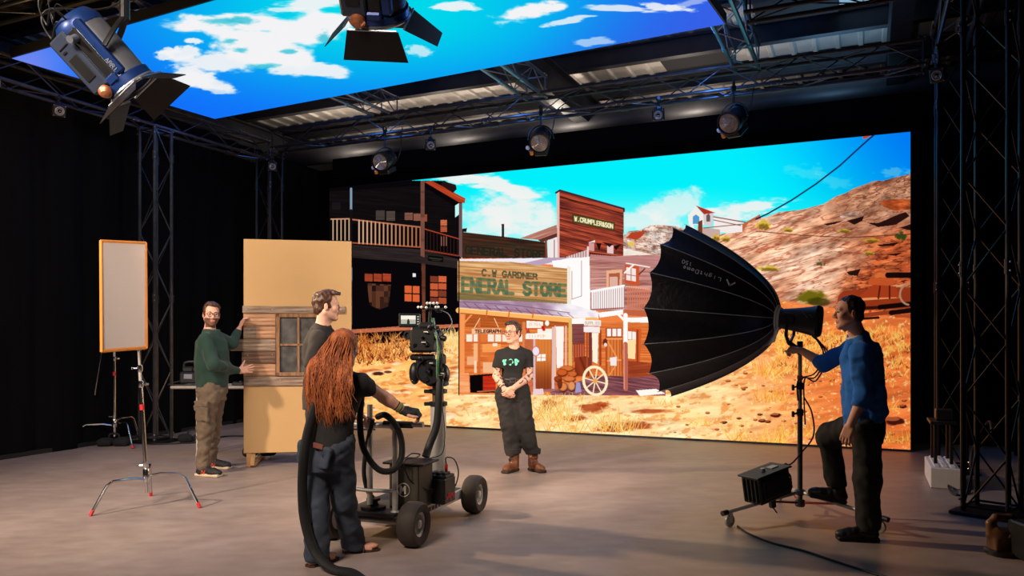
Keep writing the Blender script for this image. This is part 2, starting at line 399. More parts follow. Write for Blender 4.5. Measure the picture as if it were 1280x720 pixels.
class Pic:
    def __init__(s, X, Y): s.X = X; s.Y = Y; s.C = np.zeros(X.shape+(3,), np.float32); s.cols = X[X.shape[0]//2]; 
    def win(s, x0, y0, x1, y1):
        i0 = np.searchsorted(s.cols, x0-1); i1 = np.searchsorted(s.cols, x1+1)+1
        sub = s.Y[:, i0:i1]
        if sub.size == 0: return None
        r = np.where((sub.max(1) >= y0-1) & (sub.min(1) <= y1+1))[0]
        if len(r) == 0: return None
        return (slice(r[0], r[-1]+1), slice(i0, i1))
    def paint(s, sl, mask, col):
        if callable(col): col = col(s.X[sl], s.Y[sl])
        col = np.asarray(col, np.float32)
        s.C[sl] = s.C[sl]*(1-mask[..., None])+col*mask[..., None]
    def poly(s, pts, col, a=1.0):
        xs = [p[0] for p in pts]; ys = [p[1] for p in pts]
        sl = s.win(min(xs), min(ys), max(xs), max(ys))
        if sl is None: return s
        x = s.X[sl]; y = s.Y[sl]; ins = np.zeros(x.shape, bool); m = len(pts)
        for i in range(m):
            (xa, ya), (xb, yb) = pts[i], pts[(i+1) % m]
            if ya == yb: continue
            ins ^= ((ya > y) != (yb > y)) & (x < (xb-xa)*(y-ya)/(yb-ya)+xa)
        s.paint(sl, ins.astype(np.float32)*a, col); return s
    def seg(s, x0, y0, x1, y1, w, col, a=1.0, w1=None):
        sl = s.win(min(x0, x1)-w, min(y0, y1)-w, max(x0, x1)+w, max(y0, y1)+w)
        if sl is None: return s
        x = s.X[sl]-x0; y = s.Y[sl]-y0; dx = x1-x0; dy = y1-y0; L = max(dx*dx+dy*dy, 1e-6)
        t = np.clip((x*dx+y*dy)/L, 0, 1); d = np.hypot(x-t*dx, y-t*dy)
        ww = w/2 if w1 is None else (w+(w1-w)*t)/2
        s.paint(sl, np.clip((ww-d)*1.6+0.5, 0, 1).astype(np.float32)*a, col); return s
    def line(s, pts, w, col, a=1.0):
        for p, q in zip(pts, pts[1:]): s.seg(*p, *q, w, col, a)
        return s
    def ell(s, cx, cy, rx, ry, col, a=1.0, soft=0.15, rag=0.0, seed=1):
        sl = s.win(cx-rx*1.4, cy-ry*1.4, cx+rx*1.4, cy+ry*1.4)
        if sl is None: return s
        x = s.X[sl]; y = s.Y[sl]; d = np.hypot((x-cx)/rx, (y-cy)/ry)
        if rag: d = d+rag*(fbm(x, y, rx*0.5, ry*0.5, seed)-0.5)*2
        s.paint(sl, (1-sstep(1-soft, 1+soft, d)).astype(np.float32)*a, col); return s
    def text(s, t, x0, y0, x1, y1, h, w, col, slant=0.0, h1=None, a=1.0):      # baseline-top runs from (x0,y0) to (x1,y1)
        n = len(t); h1 = h1 or h
        for i, ch in enumerate(t):
            if ch not in STROKES: continue
            f0 = i/n; cw = 0.72/n
            for st in STROKES[ch]:
                q = []
                for (u, v) in st:
                    f = f0+u*cw; hh = h+(h1-h)*f
                    q.append((x0+(x1-x0)*f+slant*v*hh, y0+(y1-y0)*f+v*hh))
                s.line(q, w, col, a)
        return s
    def marks(s, x0, x1, y, h, n, w, col, a=.6, seed=1):        # worn, unreadable lettering
        r = random.Random(seed)
        for i in range(n):
            x = x0+(x1-x0)*(i+.3)/n; c = (x1-x0)/n*.6
            s.seg(x, y, x, y+h, w, col, a)
            if r.random() < .6: s.seg(x, y+r.choice((0, h*.5, h)), x+c, y+r.choice((0, h*.5, h)), w, col, a)
            if r.random() < .4: s.seg(x+c, y, x+c, y+h, w, col, a*.8)
    def tuft(s, cx, cy, w, h, n, c0, c1, seed=0, lw=0.9):
        r = random.Random(seed*31+int(cx))
        for i in range(n):
            bx = cx+r.uniform(-w, w)/2; by = cy+r.uniform(-.15, .2)*h; l = h*r.uniform(.4, 1.1); a = r.gauss(0, .55)
            k = r.random(); c = [p+(q-p)*k for p, q in zip(c0, c1)]
            s.seg(bx, by, bx+math.sin(a)*l, by-math.cos(a)*l, lw*r.uniform(.7, 1.3), c, .95, .4)
    def planks(s, base, dark, pitch, slope=0.0, seed=3, grain=0.3, ox=0):
        base = np.array(base, float); dark = np.array(dark, float)
        def f(x, y):
            k = (y-slope*(x-ox))/pitch; b = np.floor(k); g = fbm(x, k*40, 26, 14, seed, 4); e = np.abs(k-b-0.5)
            t = np.clip((g-0.5)*2.2*grain+0.5+(vnoise(b*3.7, b*0+1.3, seed)-.5)*0.5*grain, 0, 1)
            t = t*(1-sstep(0.40, 0.5, e)*0.55)
            return dark+(base-dark)*np.clip(t*1.25, 0, 1.15)[..., None]
        return f

def lerp3(c0, c1, t): return np.array(c0, float)+(np.array(c1, float)-np.array(c0, float))*np.asarray(t)[..., None]

LBR = G(1138, 565); LBL = G(412, 526.9); LH = 4.145; LZ = 0.03
def led_picture():
    W, H = 1680, 800
    s = (np.arange(W)+.5)/W; t = (np.arange(H)+.5)/H
    px = LBL.x+(LBR.x-LBL.x)*s; d = LBL.y+(LBR.y-LBL.y)*s
    X = np.repeat((CX+FPX*px/d)[None], H, 0); Y = HY-FPX*(LZ+(LH-LZ)*t[:, None]-EYE)/d[None]
    p = Pic(X, Y)
    # sky
    k = sstep(860, 1190, X-0.9*(Y-170)); c = lerp3((3, 226, 240), (0, 128, 255), np.clip(k, 0, 1))
    low = sstep(215, 300, Y)*(1-.55*sstep(860, 1000, X)); c = c+(np.array((185, 246, 240))-c)*(low*0.8)[..., None]
    c = c+(np.array((0, 150, 250))-c)*(sstep(330, 560, X)*0+sstep(1040, 1130, X)*.1)[..., None]
    p.C[:] = c
    def cloud(cx, cy, rx, ry, rot, amt, seed):
        mr = max(rx, ry)*2.0; sl = p.win(cx-mr, cy-mr, cx+mr, cy+mr); x = X[sl]; y = Y[sl]
        dx = x-cx; dy = y-cy; cr = math.cos(rot); sr = math.sin(rot); u = (dx*cr+dy*sr)/rx; v = (-dx*sr+dy*cr)/ry
        e = np.hypot(u, v)+(fbm(x, y, rx*.45, ry*.6, seed)-.5)*1.7
        p.paint(sl, ((1-sstep(.45, 1.05, e))*amt).astype(np.float32), (240, 238, 235))
    cloud(632, 235, 66, 14, .34, .95, 11); cloud(580, 224, 34, 7, 0, .9, 12); cloud(640, 268, 66, 26, .38, .9, 13); cloud(604, 280, 40, 22, 0, .6, 14)
    cloud(838, 262, 44, 24, -.25, .75, 16); cloud(800, 275, 40, 16, 0, .7, 17); cloud(935, 263, 60, 13, -.1, .9, 18); cloud(1005, 215, 30, 10, 0, .25, 19); cloud(1118, 215, 22, 8, 0, .35, 20); cloud(1040, 226, 30, 10, .3, .25, 21); cloud(690, 290, 60, 12, 0, .6, 25)
    # far knoll and chapel
    def rock(c0, c1, dk, sx, sy, tilt, seed, crack=.5):
        def f(x, y):
            yy = y+tilt*x; a = fbm(x, yy, sx*2.2, sy*2.2, seed); b = fbm(x+yy*.3, yy, sx, sy, seed+3, 6); r = 1-np.abs(fbm(x*.8, yy, sx*1.1, sy*.8, seed+7, 4)-.5)*2
            col = lerp3(c0, c1, np.clip((a-.5)*2.4+.5, 0, 1)); m = np.clip(.5+(b-.5)*1.9, 0, 1.1)
            col = col*(0.62+0.5*m)[..., None]
            ck = sstep(.86, .99, r)*crack+sstep(.60, .74, fbm(x, yy, sx*.8, sy*.35, seed+11, 4))*crack*.7
            return col+(np.array(dk, float)-col)*np.clip(ck, 0, .92)[..., None]
        return f
    p.poly([(775, 330), (779, 295), (786, 289), (800, 288), (812, 282), (826, 281), (845, 283), (856, 286), (870, 300), (900, 330)], rock((245, 232, 222), (212, 172, 150), (120, 55, 40), 7, 4, -.2, 31, .5))
    p.poly([(779, 325), (779, 310), (815, 318), (850, 325)], (250, 240, 228), .8)
    p.poly([(783, 297), (789, 291), (802, 289), (804, 286), (806, 291), (801, 297), (795, 300)], (170, 75, 50)); p.seg(792, 300, 793, 312, 1.6, (215, 170, 140)); p.ell(789, 305, 4, 3.2, (225, 190, 90), .8)
    p.poly([(848, 292), (866, 280), (872, 294)], (240, 236, 226)); p.poly([(860, 269), (870, 258), (879, 268), (880, 281), (861, 281)], (236, 232, 226)); p.poly([(879, 268), (892, 266), (890, 284), (880, 281)], (205, 196, 196))
    p.poly([(870, 257), (881, 261), (894, 266), (880, 268)], (165, 60, 50)); p.poly([(866, 280), (866, 271), (870, 268), (874, 271), (874, 280)], (90, 150, 190)); p.poly([(883, 277), (883, 269), (886, 267), (888, 270), (888, 277)], (110, 90, 95))
    p.poly([(892, 270), (930, 277), (930, 292), (892, 290)], (238, 228, 224)); p.seg(892, 271, 932, 278, 1.2, (120, 60, 60)); p.poly([(872, 283), (900, 287), (900, 305), (872, 300)], (190, 165, 158)); p.poly([(873, 277), (878, 275), (878, 300), (873, 300)], (120, 65, 45))
    p.seg(892, 275, 926, 282, .9, (110, 60, 60)); p.seg(880, 285, 930, 280, .9, (110, 60, 55)); p.poly([(928, 280), (950, 268), (960, 300), (928, 296)], (176, 110, 80))
    # mountain
    mt = [(830, 345), (872, 302), (905, 292), (928, 290), (936, 278), (958, 271), (975, 265), (1003, 262), (1030, 255), (1044, 246), (1058, 241), (1066, 236), (1080, 231), (1094, 226), (1104, 226), (1118, 222), (1140, 217), (1140, 420), (830, 420)]
    def mcol(x, y):
        base = rock((250, 220, 202), (214, 166, 140), (116, 58, 42), 21, 6.5, .28, 41, .55)(x, y); o = rock((222, 126, 76), (184, 94, 56), (66, 24, 16), 14, 5, .12, 51, .75)(x, y)
        g = rock((206, 166, 142), (166, 124, 102), (84, 46, 36), 9, 5, .3, 57, .8)(x, y)
        k = np.clip(sstep(1035, 1095, x+.55*(y-330)+30*(fbm(x, y, 30, 20, 61)-.5))*sstep(268, 300, y), 0, 1); k2 = sstep(1010, 1080, x)*(1-sstep(255, 290, y))
        b = base+(g-base)*(k2*.75)[..., None]; b = b+(o-b)*(k*.85)[..., None]
        return b*np.array((1.07, 1.0, .95))*(1.02+.10*sstep(1050, 930, x))[..., None]
    p.poly(mt, mcol)
    p.poly([(1100, 252), (1116, 249), (1138, 249), (1138, 262), (1118, 264), (1104, 258)], rock((222, 130, 80), (200, 105, 60), (110, 40, 25), 14, 5, 0, 63, .3))
    for q in ([(1083, 278), (1098, 279), (1118, 270), (1132, 265), (1137, 270), (1120, 281), (1098, 284)], [(1058, 276), (1080, 270), (1078, 276), (1068, 281)], [(1030, 280), (1056, 275), (1044, 280), (1034, 282)], [(1096, 306), (1124, 303), (1118, 307), (1100, 308)], [(1058, 340), (1076, 336), (1072, 345), (1062, 344)], [(1125, 285), (1138, 280), (1138, 288)], [(1105, 318), (1128, 316), (1120, 320)]):
        p.poly(q, (38, 16, 14), .92)
    p.poly([(1050, 266), (1074, 264), (1080, 268), (1060, 275), (1050, 273)], rock((228, 190, 172), (205, 160, 140), (120, 70, 55), 9, 4, .1, 66, .3))
    for (x, y, rx, ry) in ((954, 280, 9, 7), (985, 287, 7, 3), (1055, 288, 8, 3), (1126, 294, 7, 6), (1086, 316, 7, 3), (960, 335, 14, 4), (1090, 300, 10, 3), (895, 296, 5, 5), (907, 298, 6, 4)): [p.ell(x+rx*q[0], y+ry*q[1], rx*.42, ry*.5, ((196, 168, 66) if q[2] else (120, 96, 40)) if x != 1126 else (60, 80, 30), .85, .4, .6, int(x+9*q[0])) for q in ((-.6, .2, 1), (.1, -.3, 1), (.6, .3, 1), (-.2, .5, 0), (.4, .6, 0))]
    p.tuft(1026, 331, 12, 7, 14, (60, 70, 40), (90, 95, 55), 4); p.ell(1014, 372, 17, 9, (112, 104, 28), 1, .3, .45, 91); p.ell(1022, 377, 14, 5, (66, 62, 18), .8, .3, .4, 92)
    p.line([(945, 289), (1000, 294), (1060, 297), (1137, 293)], .8, (70, 45, 40)); p.line([(1092, 169), (1075, 184), (1050, 207), (1020, 230), (990, 250), (960, 267), (945, 274)], 1.7, (12, 32, 70)); p.poly([(1078, 170), (1092, 168), (1083, 173), (1079, 174)], (190, 90, 50))
    # desert ground
    hor = np.interp(X, [400, 575, 830, 960, 1010, 1140], [424, 402, 388, 372, 381, 398])
    u = np.clip((Y-hor)/160, 0, 1)
    bright = lerp3((255, 226, 182), (255, 190, 128), fbm(X+Y, Y*1.0-.35*X, 50, 12, 71)); red = lerp3((240, 138, 84), (210, 100, 50), fbm(X, Y, 60, 10, 73)); kx = sstep(800, 1075, X-.4*(Y-480)+60*(fbm(X, Y, 60, 24, 75)-.5)); g = bright+(red-bright)*(kx*.9)[..., None]
    st = fbm(X-.8*Y, Y+.18*X, 34, 5, 77, 6); g = g*(0.78+.52*st)[..., None]; lf = sstep(600, 520, X); g = g+(g*np.array((1.0, .84, .72))-g)*lf[..., None]
    gr = sstep(.56, .7, fbm(X+.5*Y, Y, 9, 4, 79, 5))*(1-sstep(1000, 1100, X)*.4)*.55; g = g+(np.array((205, 120, 62))-g)*gr[..., None]
    sp = sstep(.64, .74, fbm(X, Y, 4, 3, 83, 4))*.7; g = g+(np.array((252, 226, 160))-g)*sp[..., None]
    m = sstep(-2, 2, Y-hor)[..., None]; p.C[:] = p.C+(g-p.C)*m
    r = random.Random(3)
    for i in range(70):
        x = r.uniform(840, 1136); y = r.uniform(440, 560); w = r.uniform(1, 3.4); p.ell(x, y, w, w*.5, (120, 52, 30), .8); p.ell(x-.5, y-w*.3, w*.8, w*.3, (226, 140, 96), .8)
    for (x, y, w) in ((905, 528, 4.4), (950, 518, 3.6), (970, 519, 6.5), (953, 526, 5), (960, 527, 4), (924, 523, 3.4), (930, 487, 2.6), (1118, 526, 12), (1128, 508, 6)): p.ell(x, y, w, w*.42, (70, 26, 18), .95, .2, .3, int(x)); p.ell(x-w*.2, y-w*.2, w*.75, w*.22, (190, 112, 76), .8)
    for i in range(330):
        x = r.uniform(965, 1136); y = r.triangular(408, 492, 425); p.tuft(x, y, 9, 9, 4, (238, 160, 66), (255, 218, 140), i)
        if i % 3 == 0: p.tuft(x+3, y+3, 8, 6, 3, (120, 54, 22), (160, 80, 34), i+7)
    for (x, y, w, h, n) in ((962, 470, 44, 22, 45), (965, 500, 44, 18, 46), (945, 556, 70, 30, 70), (968, 555, 30, 22, 25), (880, 530, 40, 10, 20), (1125, 552, 40, 16, 40), (1010, 545, 60, 22, 40), (1100, 512, 60, 16, 40)): p.tuft(x, y, w, h, n, (220, 130, 50), (255, 222, 130), n)
    # timber and wagon at the right edge
    for (x0, y0, x1, y1, w, c) in ((1060, 376, 1138, 372, 26, (150, 66, 36)), (1090, 352, 1114, 352, 9, (196, 98, 56)), (1096, 345, 1120, 343, 5, (216, 120, 70)), (1110, 344, 1138, 344, 7, (20, 10, 10)), (1066, 375, 1124, 371, 3, (236, 160, 110)), (1112, 359, 1134, 356, 3, (220, 160, 120)), (1064, 386, 1104, 384, 4, (60, 24, 16)), (1100, 384, 1138, 380, 6, (20, 8, 8)), (1080, 394, 1116, 390, 5, (150, 70, 40)), (1114, 391, 1138, 388, 6, (24, 10, 8)), (1070, 399, 1098, 397, 3, (40, 18, 12)), (1120, 395, 1138, 395, 4, (180, 90, 50))): p.seg(x0, y0, x1, y1, w, c, .95)
    p.poly([(1072, 372), (1092, 356), (1120, 358), (1124, 372)], (168, 74, 40)); p.seg(1100, 358, 1098, 373, 2, (90, 34, 20)); p.seg(1112, 358, 1112, 373, 2, (90, 34, 20))
    for k in range(24):
        a = 1.7+k*.13; p.seg(1137+12*math.cos(a), 368+13*math.sin(a), 1137+12*math.cos(a+.13), 368+13*math.sin(a+.13), 2.4, (178, 140, 118))
    # left two-storey house
    p.poly([(405, 225), (556, 226), (571, 234), (568, 240), (566, 242), (578, 251), (577, 262), (577, 420), (405, 430)], (12, 9, 12)); p.poly([(405, 240), (528, 232), (575, 262), (575, 300), (528, 288), (405, 276)], p.planks((30, 24, 26), (10, 8, 10), 5, .1, 101))
    p.poly([(530, 227), (540, 226), (582, 248), (581, 254), (574, 253)], p.planks((196, 92, 58), (120, 44, 30), 3, .48, 103)); p.poly([(553, 226), (570, 231), (571, 237), (566, 241), (552, 232)], (44, 26, 26)); p.poly([(569, 257), (574, 254), (574, 268), (569, 272)], (190, 240, 240))
    for (x0, y0, x1, y1, c) in ((470, 263, 481, 275, (84, 74, 70)), (483, 264, 494, 276, (96, 84, 78)), (506, 266, 516, 275, (140, 100, 88)), (517, 267, 526, 276, (150, 104, 88)), (527, 268, 534, 277, (160, 90, 66)), (551, 275, 559, 282, (206, 124, 92)), (551, 283, 559, 290, (190, 106, 76)), (415, 253, 426, 262, (34, 32, 36))): p.poly([(x0, y0), (x1, y0), (x1, y1), (x0, y1)], p.planks(c, tuple(q*.7 for q in c), 4, 0, int(x0)))
    p.seg(414, 274, 437, 273.5, 1.6, (200, 150, 122)); p.seg(437, 274, 526, 284, 1.8, (178, 116, 92)); p.seg(440, 303.5, 526, 309, 1.8, (160, 92, 66))
    for i in range(5): p.seg(416.5+i*5, 275, 416.5+i*5, 300, 1.6, (190, 160, 132))
    for i in range(16): p.seg(449+i*5.1, 275.5+i*.58, 449+i*5.1, 304+i*.3, 1.9, (204-i*3, 168-i*4, 140-i*4))
    p.seg(530, 286, 575, 299, 1.3, (170, 78, 52)); p.seg(532, 313, 575, 320, 2, (140, 66, 46))
    for i in range(10): p.seg(534+i*4.2, 288+i*1.2, 534+i*4.2, 313+i*.7, .7, (74, 44, 36))
    for i in range(3): p.seg(552+i*3, 296, 552+i*3, 307, 1.1, (150, 108, 96))
    p.poly([(440, 306), (526, 312), (574, 324), (574, 336), (526, 329), (440, 322)], p.planks((66, 56, 54), (26, 22, 24), 5.5, .09, 105)); p.poly([(535, 319), (554, 321), (554, 328), (535, 326)], (14, 14, 12)); p.seg(537, 322.5, 552, 324.2, 1.6, (70, 76, 60), .8); p.seg(540, 325, 550, 326, 1, (60, 64, 50), .8)
    p.poly([(526, 226), (531, 226), (531, 322), (526, 320)], p.planks((136, 98, 84), (88, 60, 54), 30, 0, 107)); p.poly([(527, 329), (532, 330), (532, 412), (528, 412)], p.planks((126, 78, 58), (70, 44, 36), 30, 0, 108)); p.poly([(574, 254), (578, 254), (578, 322), (574, 321)], (112, 88, 90))
    for i in range(3): p.poly([(456+i*11.4, 342), (466+i*11.4, 342.5), (466+i*11.4, 352), (456+i*11.4, 351.5)], p.planks((168+i*8, 86, 58), (110, 52, 38), 5, 0, 110+i))
    p.poly([(459, 354), (489, 356), (486, 383), (474, 387), (462, 381)], lambda x, y: lerp3((40, 26, 22), (120, 78, 58), np.floor(vnoise(np.floor(x/5), np.floor(y/7), 5)*4)/4))
    for (x0, y0) in ((506, 357), (516, 357.5), (506, 367.5), (516, 368)): p.poly([(x0, y0), (x0+8.6, y0+.3), (x0+8.6, y0+9.3), (x0, y0+9)], (202, 104, 66))
    for i in range(4):
        for j in range(2): p.poly([(538+j*10.5, 345+i*9), (547.5+j*10.5, 345.5+i*9), (547.5+j*10.5, 353+i*9), (538+j*10.5, 352.6+i*9)], (196-i*12, 104-i*6, 72-i*4) if (i+j) % 3 else (120, 66, 50))
    p.poly([(516, 341.5), (520, 342), (520, 346), (516, 346)], (225, 225, 230))
    for (y0, y1, c) in ((236, 263, (128, 146, 164)), (263, 335, (26, 22, 26)), (335, 352, (120, 132, 146)), (352, 376, (62, 60, 66)), (376, 405, (84, 78, 80))): p.seg(439, y0, 439, y1, 3, c)
    p.poly([(440, 412), (500, 408), (577, 405), (577, 410), (520, 413), (440, 418)], p.planks((212, 136, 104), (130, 74, 56), 2, -.04, 115)); p.poly([(440, 417), (577, 409), (577, 414), (556, 418), (520, 426), (440, 432)], (12, 6, 6)); p.seg(494, 424, 530, 423, 1.4, (200, 130, 100))
    for i in range(170):
        x = r.triangular(440, 575, 452); y = 418+r.random()*34*(1-(x-440)/260)+4; k = (x-440)/135
        p.tuft(x, y, 7, 11, 4, (150+70*k, 70+60*k, 26+40*k), (236, 170+30*k, 100+40*k), i)
        if r.random() < .45: p.tuft(x, y+4, 7, 7, 3, (70, 26, 12), (110, 50, 22), i+5)
    for i in range(70): p.tuft(r.uniform(548, 574), r.uniform(418, 440), 7, 12, 4, (240, 180, 100), (255, 236, 190), i)
    for i in range(36):
        x = r.uniform(442, 572); y = r.uniform(452, 525); w = r.uniform(3, 9); p.ell(x, y, w, w*.28, (172, 92, 52), .7, .5, .5, i); p.ell(x+w, y+2, w, w*.3, (255, 232, 196), .7, .5, .5, i+40)
    p.ell(473, 467, 7, 2.5, (60, 24, 14), .9, .3, .4, 7); p.ell(485, 465, 5, 1.6, (70, 30, 18), .8)
    # long shed, chimney and the tall false-front store
    p.poly([(578, 290), (640, 297), (683, 303), (684, 323), (578, 324)], p.planks((98, 64, 48), (30, 24, 20), 4.2, .09, 121)); p.text('C.W GARDNER', 608, 302, 668, 308, 5, 1.1, (52, 54, 42), a=.8); p.text('GENERAL STORE', 582, 308, 682, 314, 9, 2.2, (40, 46, 36), a=.8); p.poly([(578, 286), (584, 285), (583, 290), (578, 290)], (40, 26, 26))
    p.poly([(627, 280), (630.5, 280), (630.5, 297), (627.4, 296)], (52, 40, 46)); p.poly([(650, 298), (696, 281), (697, 293), (676, 300)], p.planks((208, 160, 144), (120, 70, 60), 4, -.36, 123)); p.poly([(672, 300), (697, 291), (697, 296), (678, 303)], (96, 58, 52)); p.poly([(685, 300), (697, 297), (697, 325), (685, 325)], (236, 224, 222)); p.seg(693, 300, 693, 324, .9, (90, 60, 60)); p.seg(682.5, 301, 683.5, 324, 2.6, (128, 74, 60))
    p.poly([(696, 240), (700, 237.5), (700, 325), (697, 325)], (222, 176, 168)); p.poly([(699.5, 238), (780, 261), (779, 325), (699.5, 325)], p.planks((182, 92, 68), (62, 28, 28), 4.6, .24, 125, .55)); p.line([(695, 241), (700, 238), (780, 261), (780, 264)], 2.2, (70, 42, 54)); p.seg(701, 243, 778, 264.5, 2.6, (168, 82, 60)); p.seg(701, 246, 778, 267, .8, (40, 18, 18))
    p.poly([(715.8, 267.5), (768, 278), (767.6, 288), (715.8, 278)], (96, 90, 50)); p.line([(716, 268), (768, 278.4), (767.6, 288), (716, 278), (716, 268)], .8, (60, 48, 30)); p.text('W.CRUMPLER&SON', 718.5, 270.8, 767, 280.6, 5, 1.15, (240, 232, 190), h1=5)
    p.poly([(735, 300), (744, 300), (744, 320), (735, 320)], (120, 60, 54)); p.poly([(736, 303), (743, 304), (743, 318), (736, 318)], (206, 150, 150)); p.poly([(759, 306), (767, 307), (767, 318), (759, 318)], (225, 190, 190)); p.poly([(736, 303), (744, 300), (744, 303)], (240, 220, 210)); p.poly([(745, 304), (752, 304), (749, 314)], (40, 20, 20)); p.poly([(767, 308), (777, 305), (770, 313)], (40, 20, 18)); p.poly([(752, 302), (767, 305), (762, 309)], (60, 28, 26))
    p.poly([(708, 321), (735, 312), (735, 324), (708, 325)], (215, 190, 190)); p.poly([(735, 313), (772, 318), (772, 325), (735, 324)], (120, 52, 40))
    for i in range(8): p.seg(710+i*3.2, 320-i*.9, 710+i*3.2, 324, .9, (130, 86, 84))
    for i in range(13): p.seg(738+i*2.8, 316+i*.3, 738+i*2.8, 323, .9, (66, 26, 22))
    p.seg(735, 309, 735, 325, 2.4, (228, 205, 200)); p.seg(737, 314.5, 772, 319, 1.1, (190, 110, 90))
    # the brighter inset of the store front
    p.poly([(573, 323), (832, 323), (832, 495), (574, 493)], (226, 132, 80)); p.poly([(574, 324), (710, 322), (745, 322), (712, 332), (640, 328), (574, 326)], (236, 228, 238)); p.poly([(650, 330), (685, 322), (712, 322), (670, 333)], (178, 158, 178))
    p.poly([(690, 326), (745, 320), (745, 400), (705, 396)], (255, 250, 248)); p.poly([(572, 326), (640, 327.5), (712, 336), (712, 381), (640, 377), (572, 376)], p.planks((226, 184, 136), (150, 102, 66), 6.6, .075, 131, .4)); dirt = lambda x, y: (112, 104, 74)
    p.poly([(572, 366), (640, 371), (712, 378), (712, 381), (640, 377), (572, 376)], p.planks((136, 126, 88), (86, 80, 54), 4, .07, 133), .85); p.text('C.W GARDNER', 603, 337, 673, 343, 7.5, 2.0, (84, 86, 66), h1=6, a=.85); p.text('ENERAL STORE', 578.5, 347.8, 710, 357, 17, 4.4, (78, 108, 84), h1=13, a=.72)
    for i in range(5): p.seg(572, 333+i*8.2, 712, 341+i*8.4, 1.2, (170, 112, 68), .75)
    p.poly([(711, 334), (745, 320), (739, 324), (739, 400), (711, 395)], (255, 251, 250)); p.line([(715, 339), (715, 374), (727, 370), (727, 326)], .7, (160, 110, 96)); p.poly([(709, 333), (713, 333), (714, 382), (709, 381)], (240, 226, 208))
    p.poly([(737, 321), (832, 318), (832, 392), (738, 388)], p.planks((206, 158, 150), (132, 84, 78), 5.4, -.02, 135, .45)); p.poly([(738, 318), (775, 321), (832, 320), (832, 334), (800, 332), (738, 323)], p.planks((196, 150, 146), (150, 98, 96), 3, .1, 137))
    p.poly([(758, 338), (778, 337), (777, 366), (758, 366)], (226, 170, 140)); p.poly([(761, 342), (775, 341), (774, 364), (761, 364)], (164, 98, 76)); p.poly([(762, 346), (772, 346), (772, 364), (762, 364)], (214, 170, 156)); p.poly([(781, 331), (799, 333), (799, 358), (781, 354)], (190, 92, 58)); p.poly([(783, 334), (795, 336), (795, 352), (783, 350)], (240, 220, 216)); p.seg(789, 335, 789, 351, .9, (150, 100, 90)); p.seg(783, 343, 795, 345, .9, (150, 100, 90)); p.seg(781, 341, 792, 331, 2.2, (250, 240, 230)); p.seg(799, 343, 806, 336, 1.6, (110, 54, 38)); p.line([(783, 329), (812, 334)], 1.4, (252, 240, 232))
    p.poly([(739, 364), (780, 357), (780, 386), (739, 388)], (214, 186, 184)); p.seg(739, 364, 780, 357, 2.4, (255, 252, 250))
    for i in range(15): p.seg(741+i*2.7, 364-i*.45, 741+i*2.7, 386, 1.5, (255, 252, 250)); p.seg(742.4+i*2.7, 366-i*.45, 742.4+i*2.7, 385, .6, (150, 110, 104))
    p.seg(739, 387, 779, 385, 1.6, (150, 96, 90)); p.poly([(748, 391), (779, 387), (779, 393), (750, 397)], (255, 252, 250)); p.seg(783, 358, 812, 362, 1.6, (238, 170, 140))
    for i in range(10): p.seg(785+i*2.9, 359+i*.3, 785+i*2.9, 388, 1.3, (206, 122, 92))
    p.poly([(780, 387), (832, 389), (832, 397), (780, 394)], (180, 104, 76)); p.poly([(782, 397), (832, 396), (832, 408), (782, 408)], (255, 250, 246))
    # porch
    p.poly([(573, 375), (640, 376), (713, 380), (748, 390), (748, 399), (730, 402), (640, 393), (575, 385)], lambda x, y: lerp3((160, 132, 152), (246, 238, 244), np.clip(sstep(672, 716, x)+.55*(vnoise(x/9-y/14, y/4, 7)-.5), 0, 1)))
    for i in range(11): p.seg(580+i*13, 378+i*1.4, 592+i*13, 389+i*1.2, .8, (112, 66, 90), .8)
    p.line([(573, 377), (640, 381), (712, 391)], .9, (120, 100, 120)); p.line([(577, 383), (640, 387.5), (712, 396)], .7, (120, 80, 100), .7)
    p.poly([(575, 397), (832, 404), (832, 475), (580, 470)], p.planks((236, 146, 88), (168, 82, 42), 4.5, .01, 139, .35)); p.poly([(582, 393), (712, 401), (712, 410), (582, 409)], p.planks((200, 116, 62), (120, 62, 30), 4, .04, 141))
    for i in range(9): p.poly([(583+i*9, 418), (590.5+i*9, 418), (590.5+i*9, 427), (583+i*9, 427)], (250, 226, 204) if i % 4 != 2 else (214, 120, 70))
    for (x0, y0, x1, y1, c) in ((580, 430, 590, 440, (200, 110, 62)), (592, 429, 599, 452, (245, 184, 140)), (584, 446, 595, 456, (238, 176, 140)), (603, 430, 626, 440, (244, 160, 100)), (610, 444, 622, 452, (216, 120, 70)), (604, 453, 620, 466, (240, 186, 150)), (593, 451, 596, 466, (252, 220, 190)), (616, 429, 622, 433, (255, 240, 215))): p.poly([(x0, y0), (x1, y0), (x1, y1), (x0, y1)], c, .85)
    p.seg(599, 402, 599, 468, 3.4, (196, 112, 66)); p.seg(655, 404, 655, 470, 4, (210, 130, 86)); p.seg(578, 390, 578, 466, 5.5, (238, 150, 98)); p.seg(581, 403, 590, 393, 2, (236, 150, 92)); p.line([(573, 388), (640, 394), (712, 400.5), (745, 400)], 6.4, (244, 176, 110)); p.line([(573, 385), (640, 391), (712, 397)], 1.2, (255, 214, 160)); p.line([(576, 391.5), (640, 397.4), (712, 404)], 1, (150, 74, 36))
    for x in (609, 637, 667): p.seg(x, 388, x-1.2, 397, 1.4, (196, 104, 56))
    p.poly([(590, 411), (627, 410.5), (627, 416.5), (590, 417.5)], (244, 186, 148)); p.text('TELEGRAPH', 594, 412.4, 627, 412, 3.8, 1.0, (80, 34, 26)); p.seg(593, 410, 600, 398, .9, (255, 214, 170)); p.seg(618, 398, 623, 409, .9, (255, 214, 170))
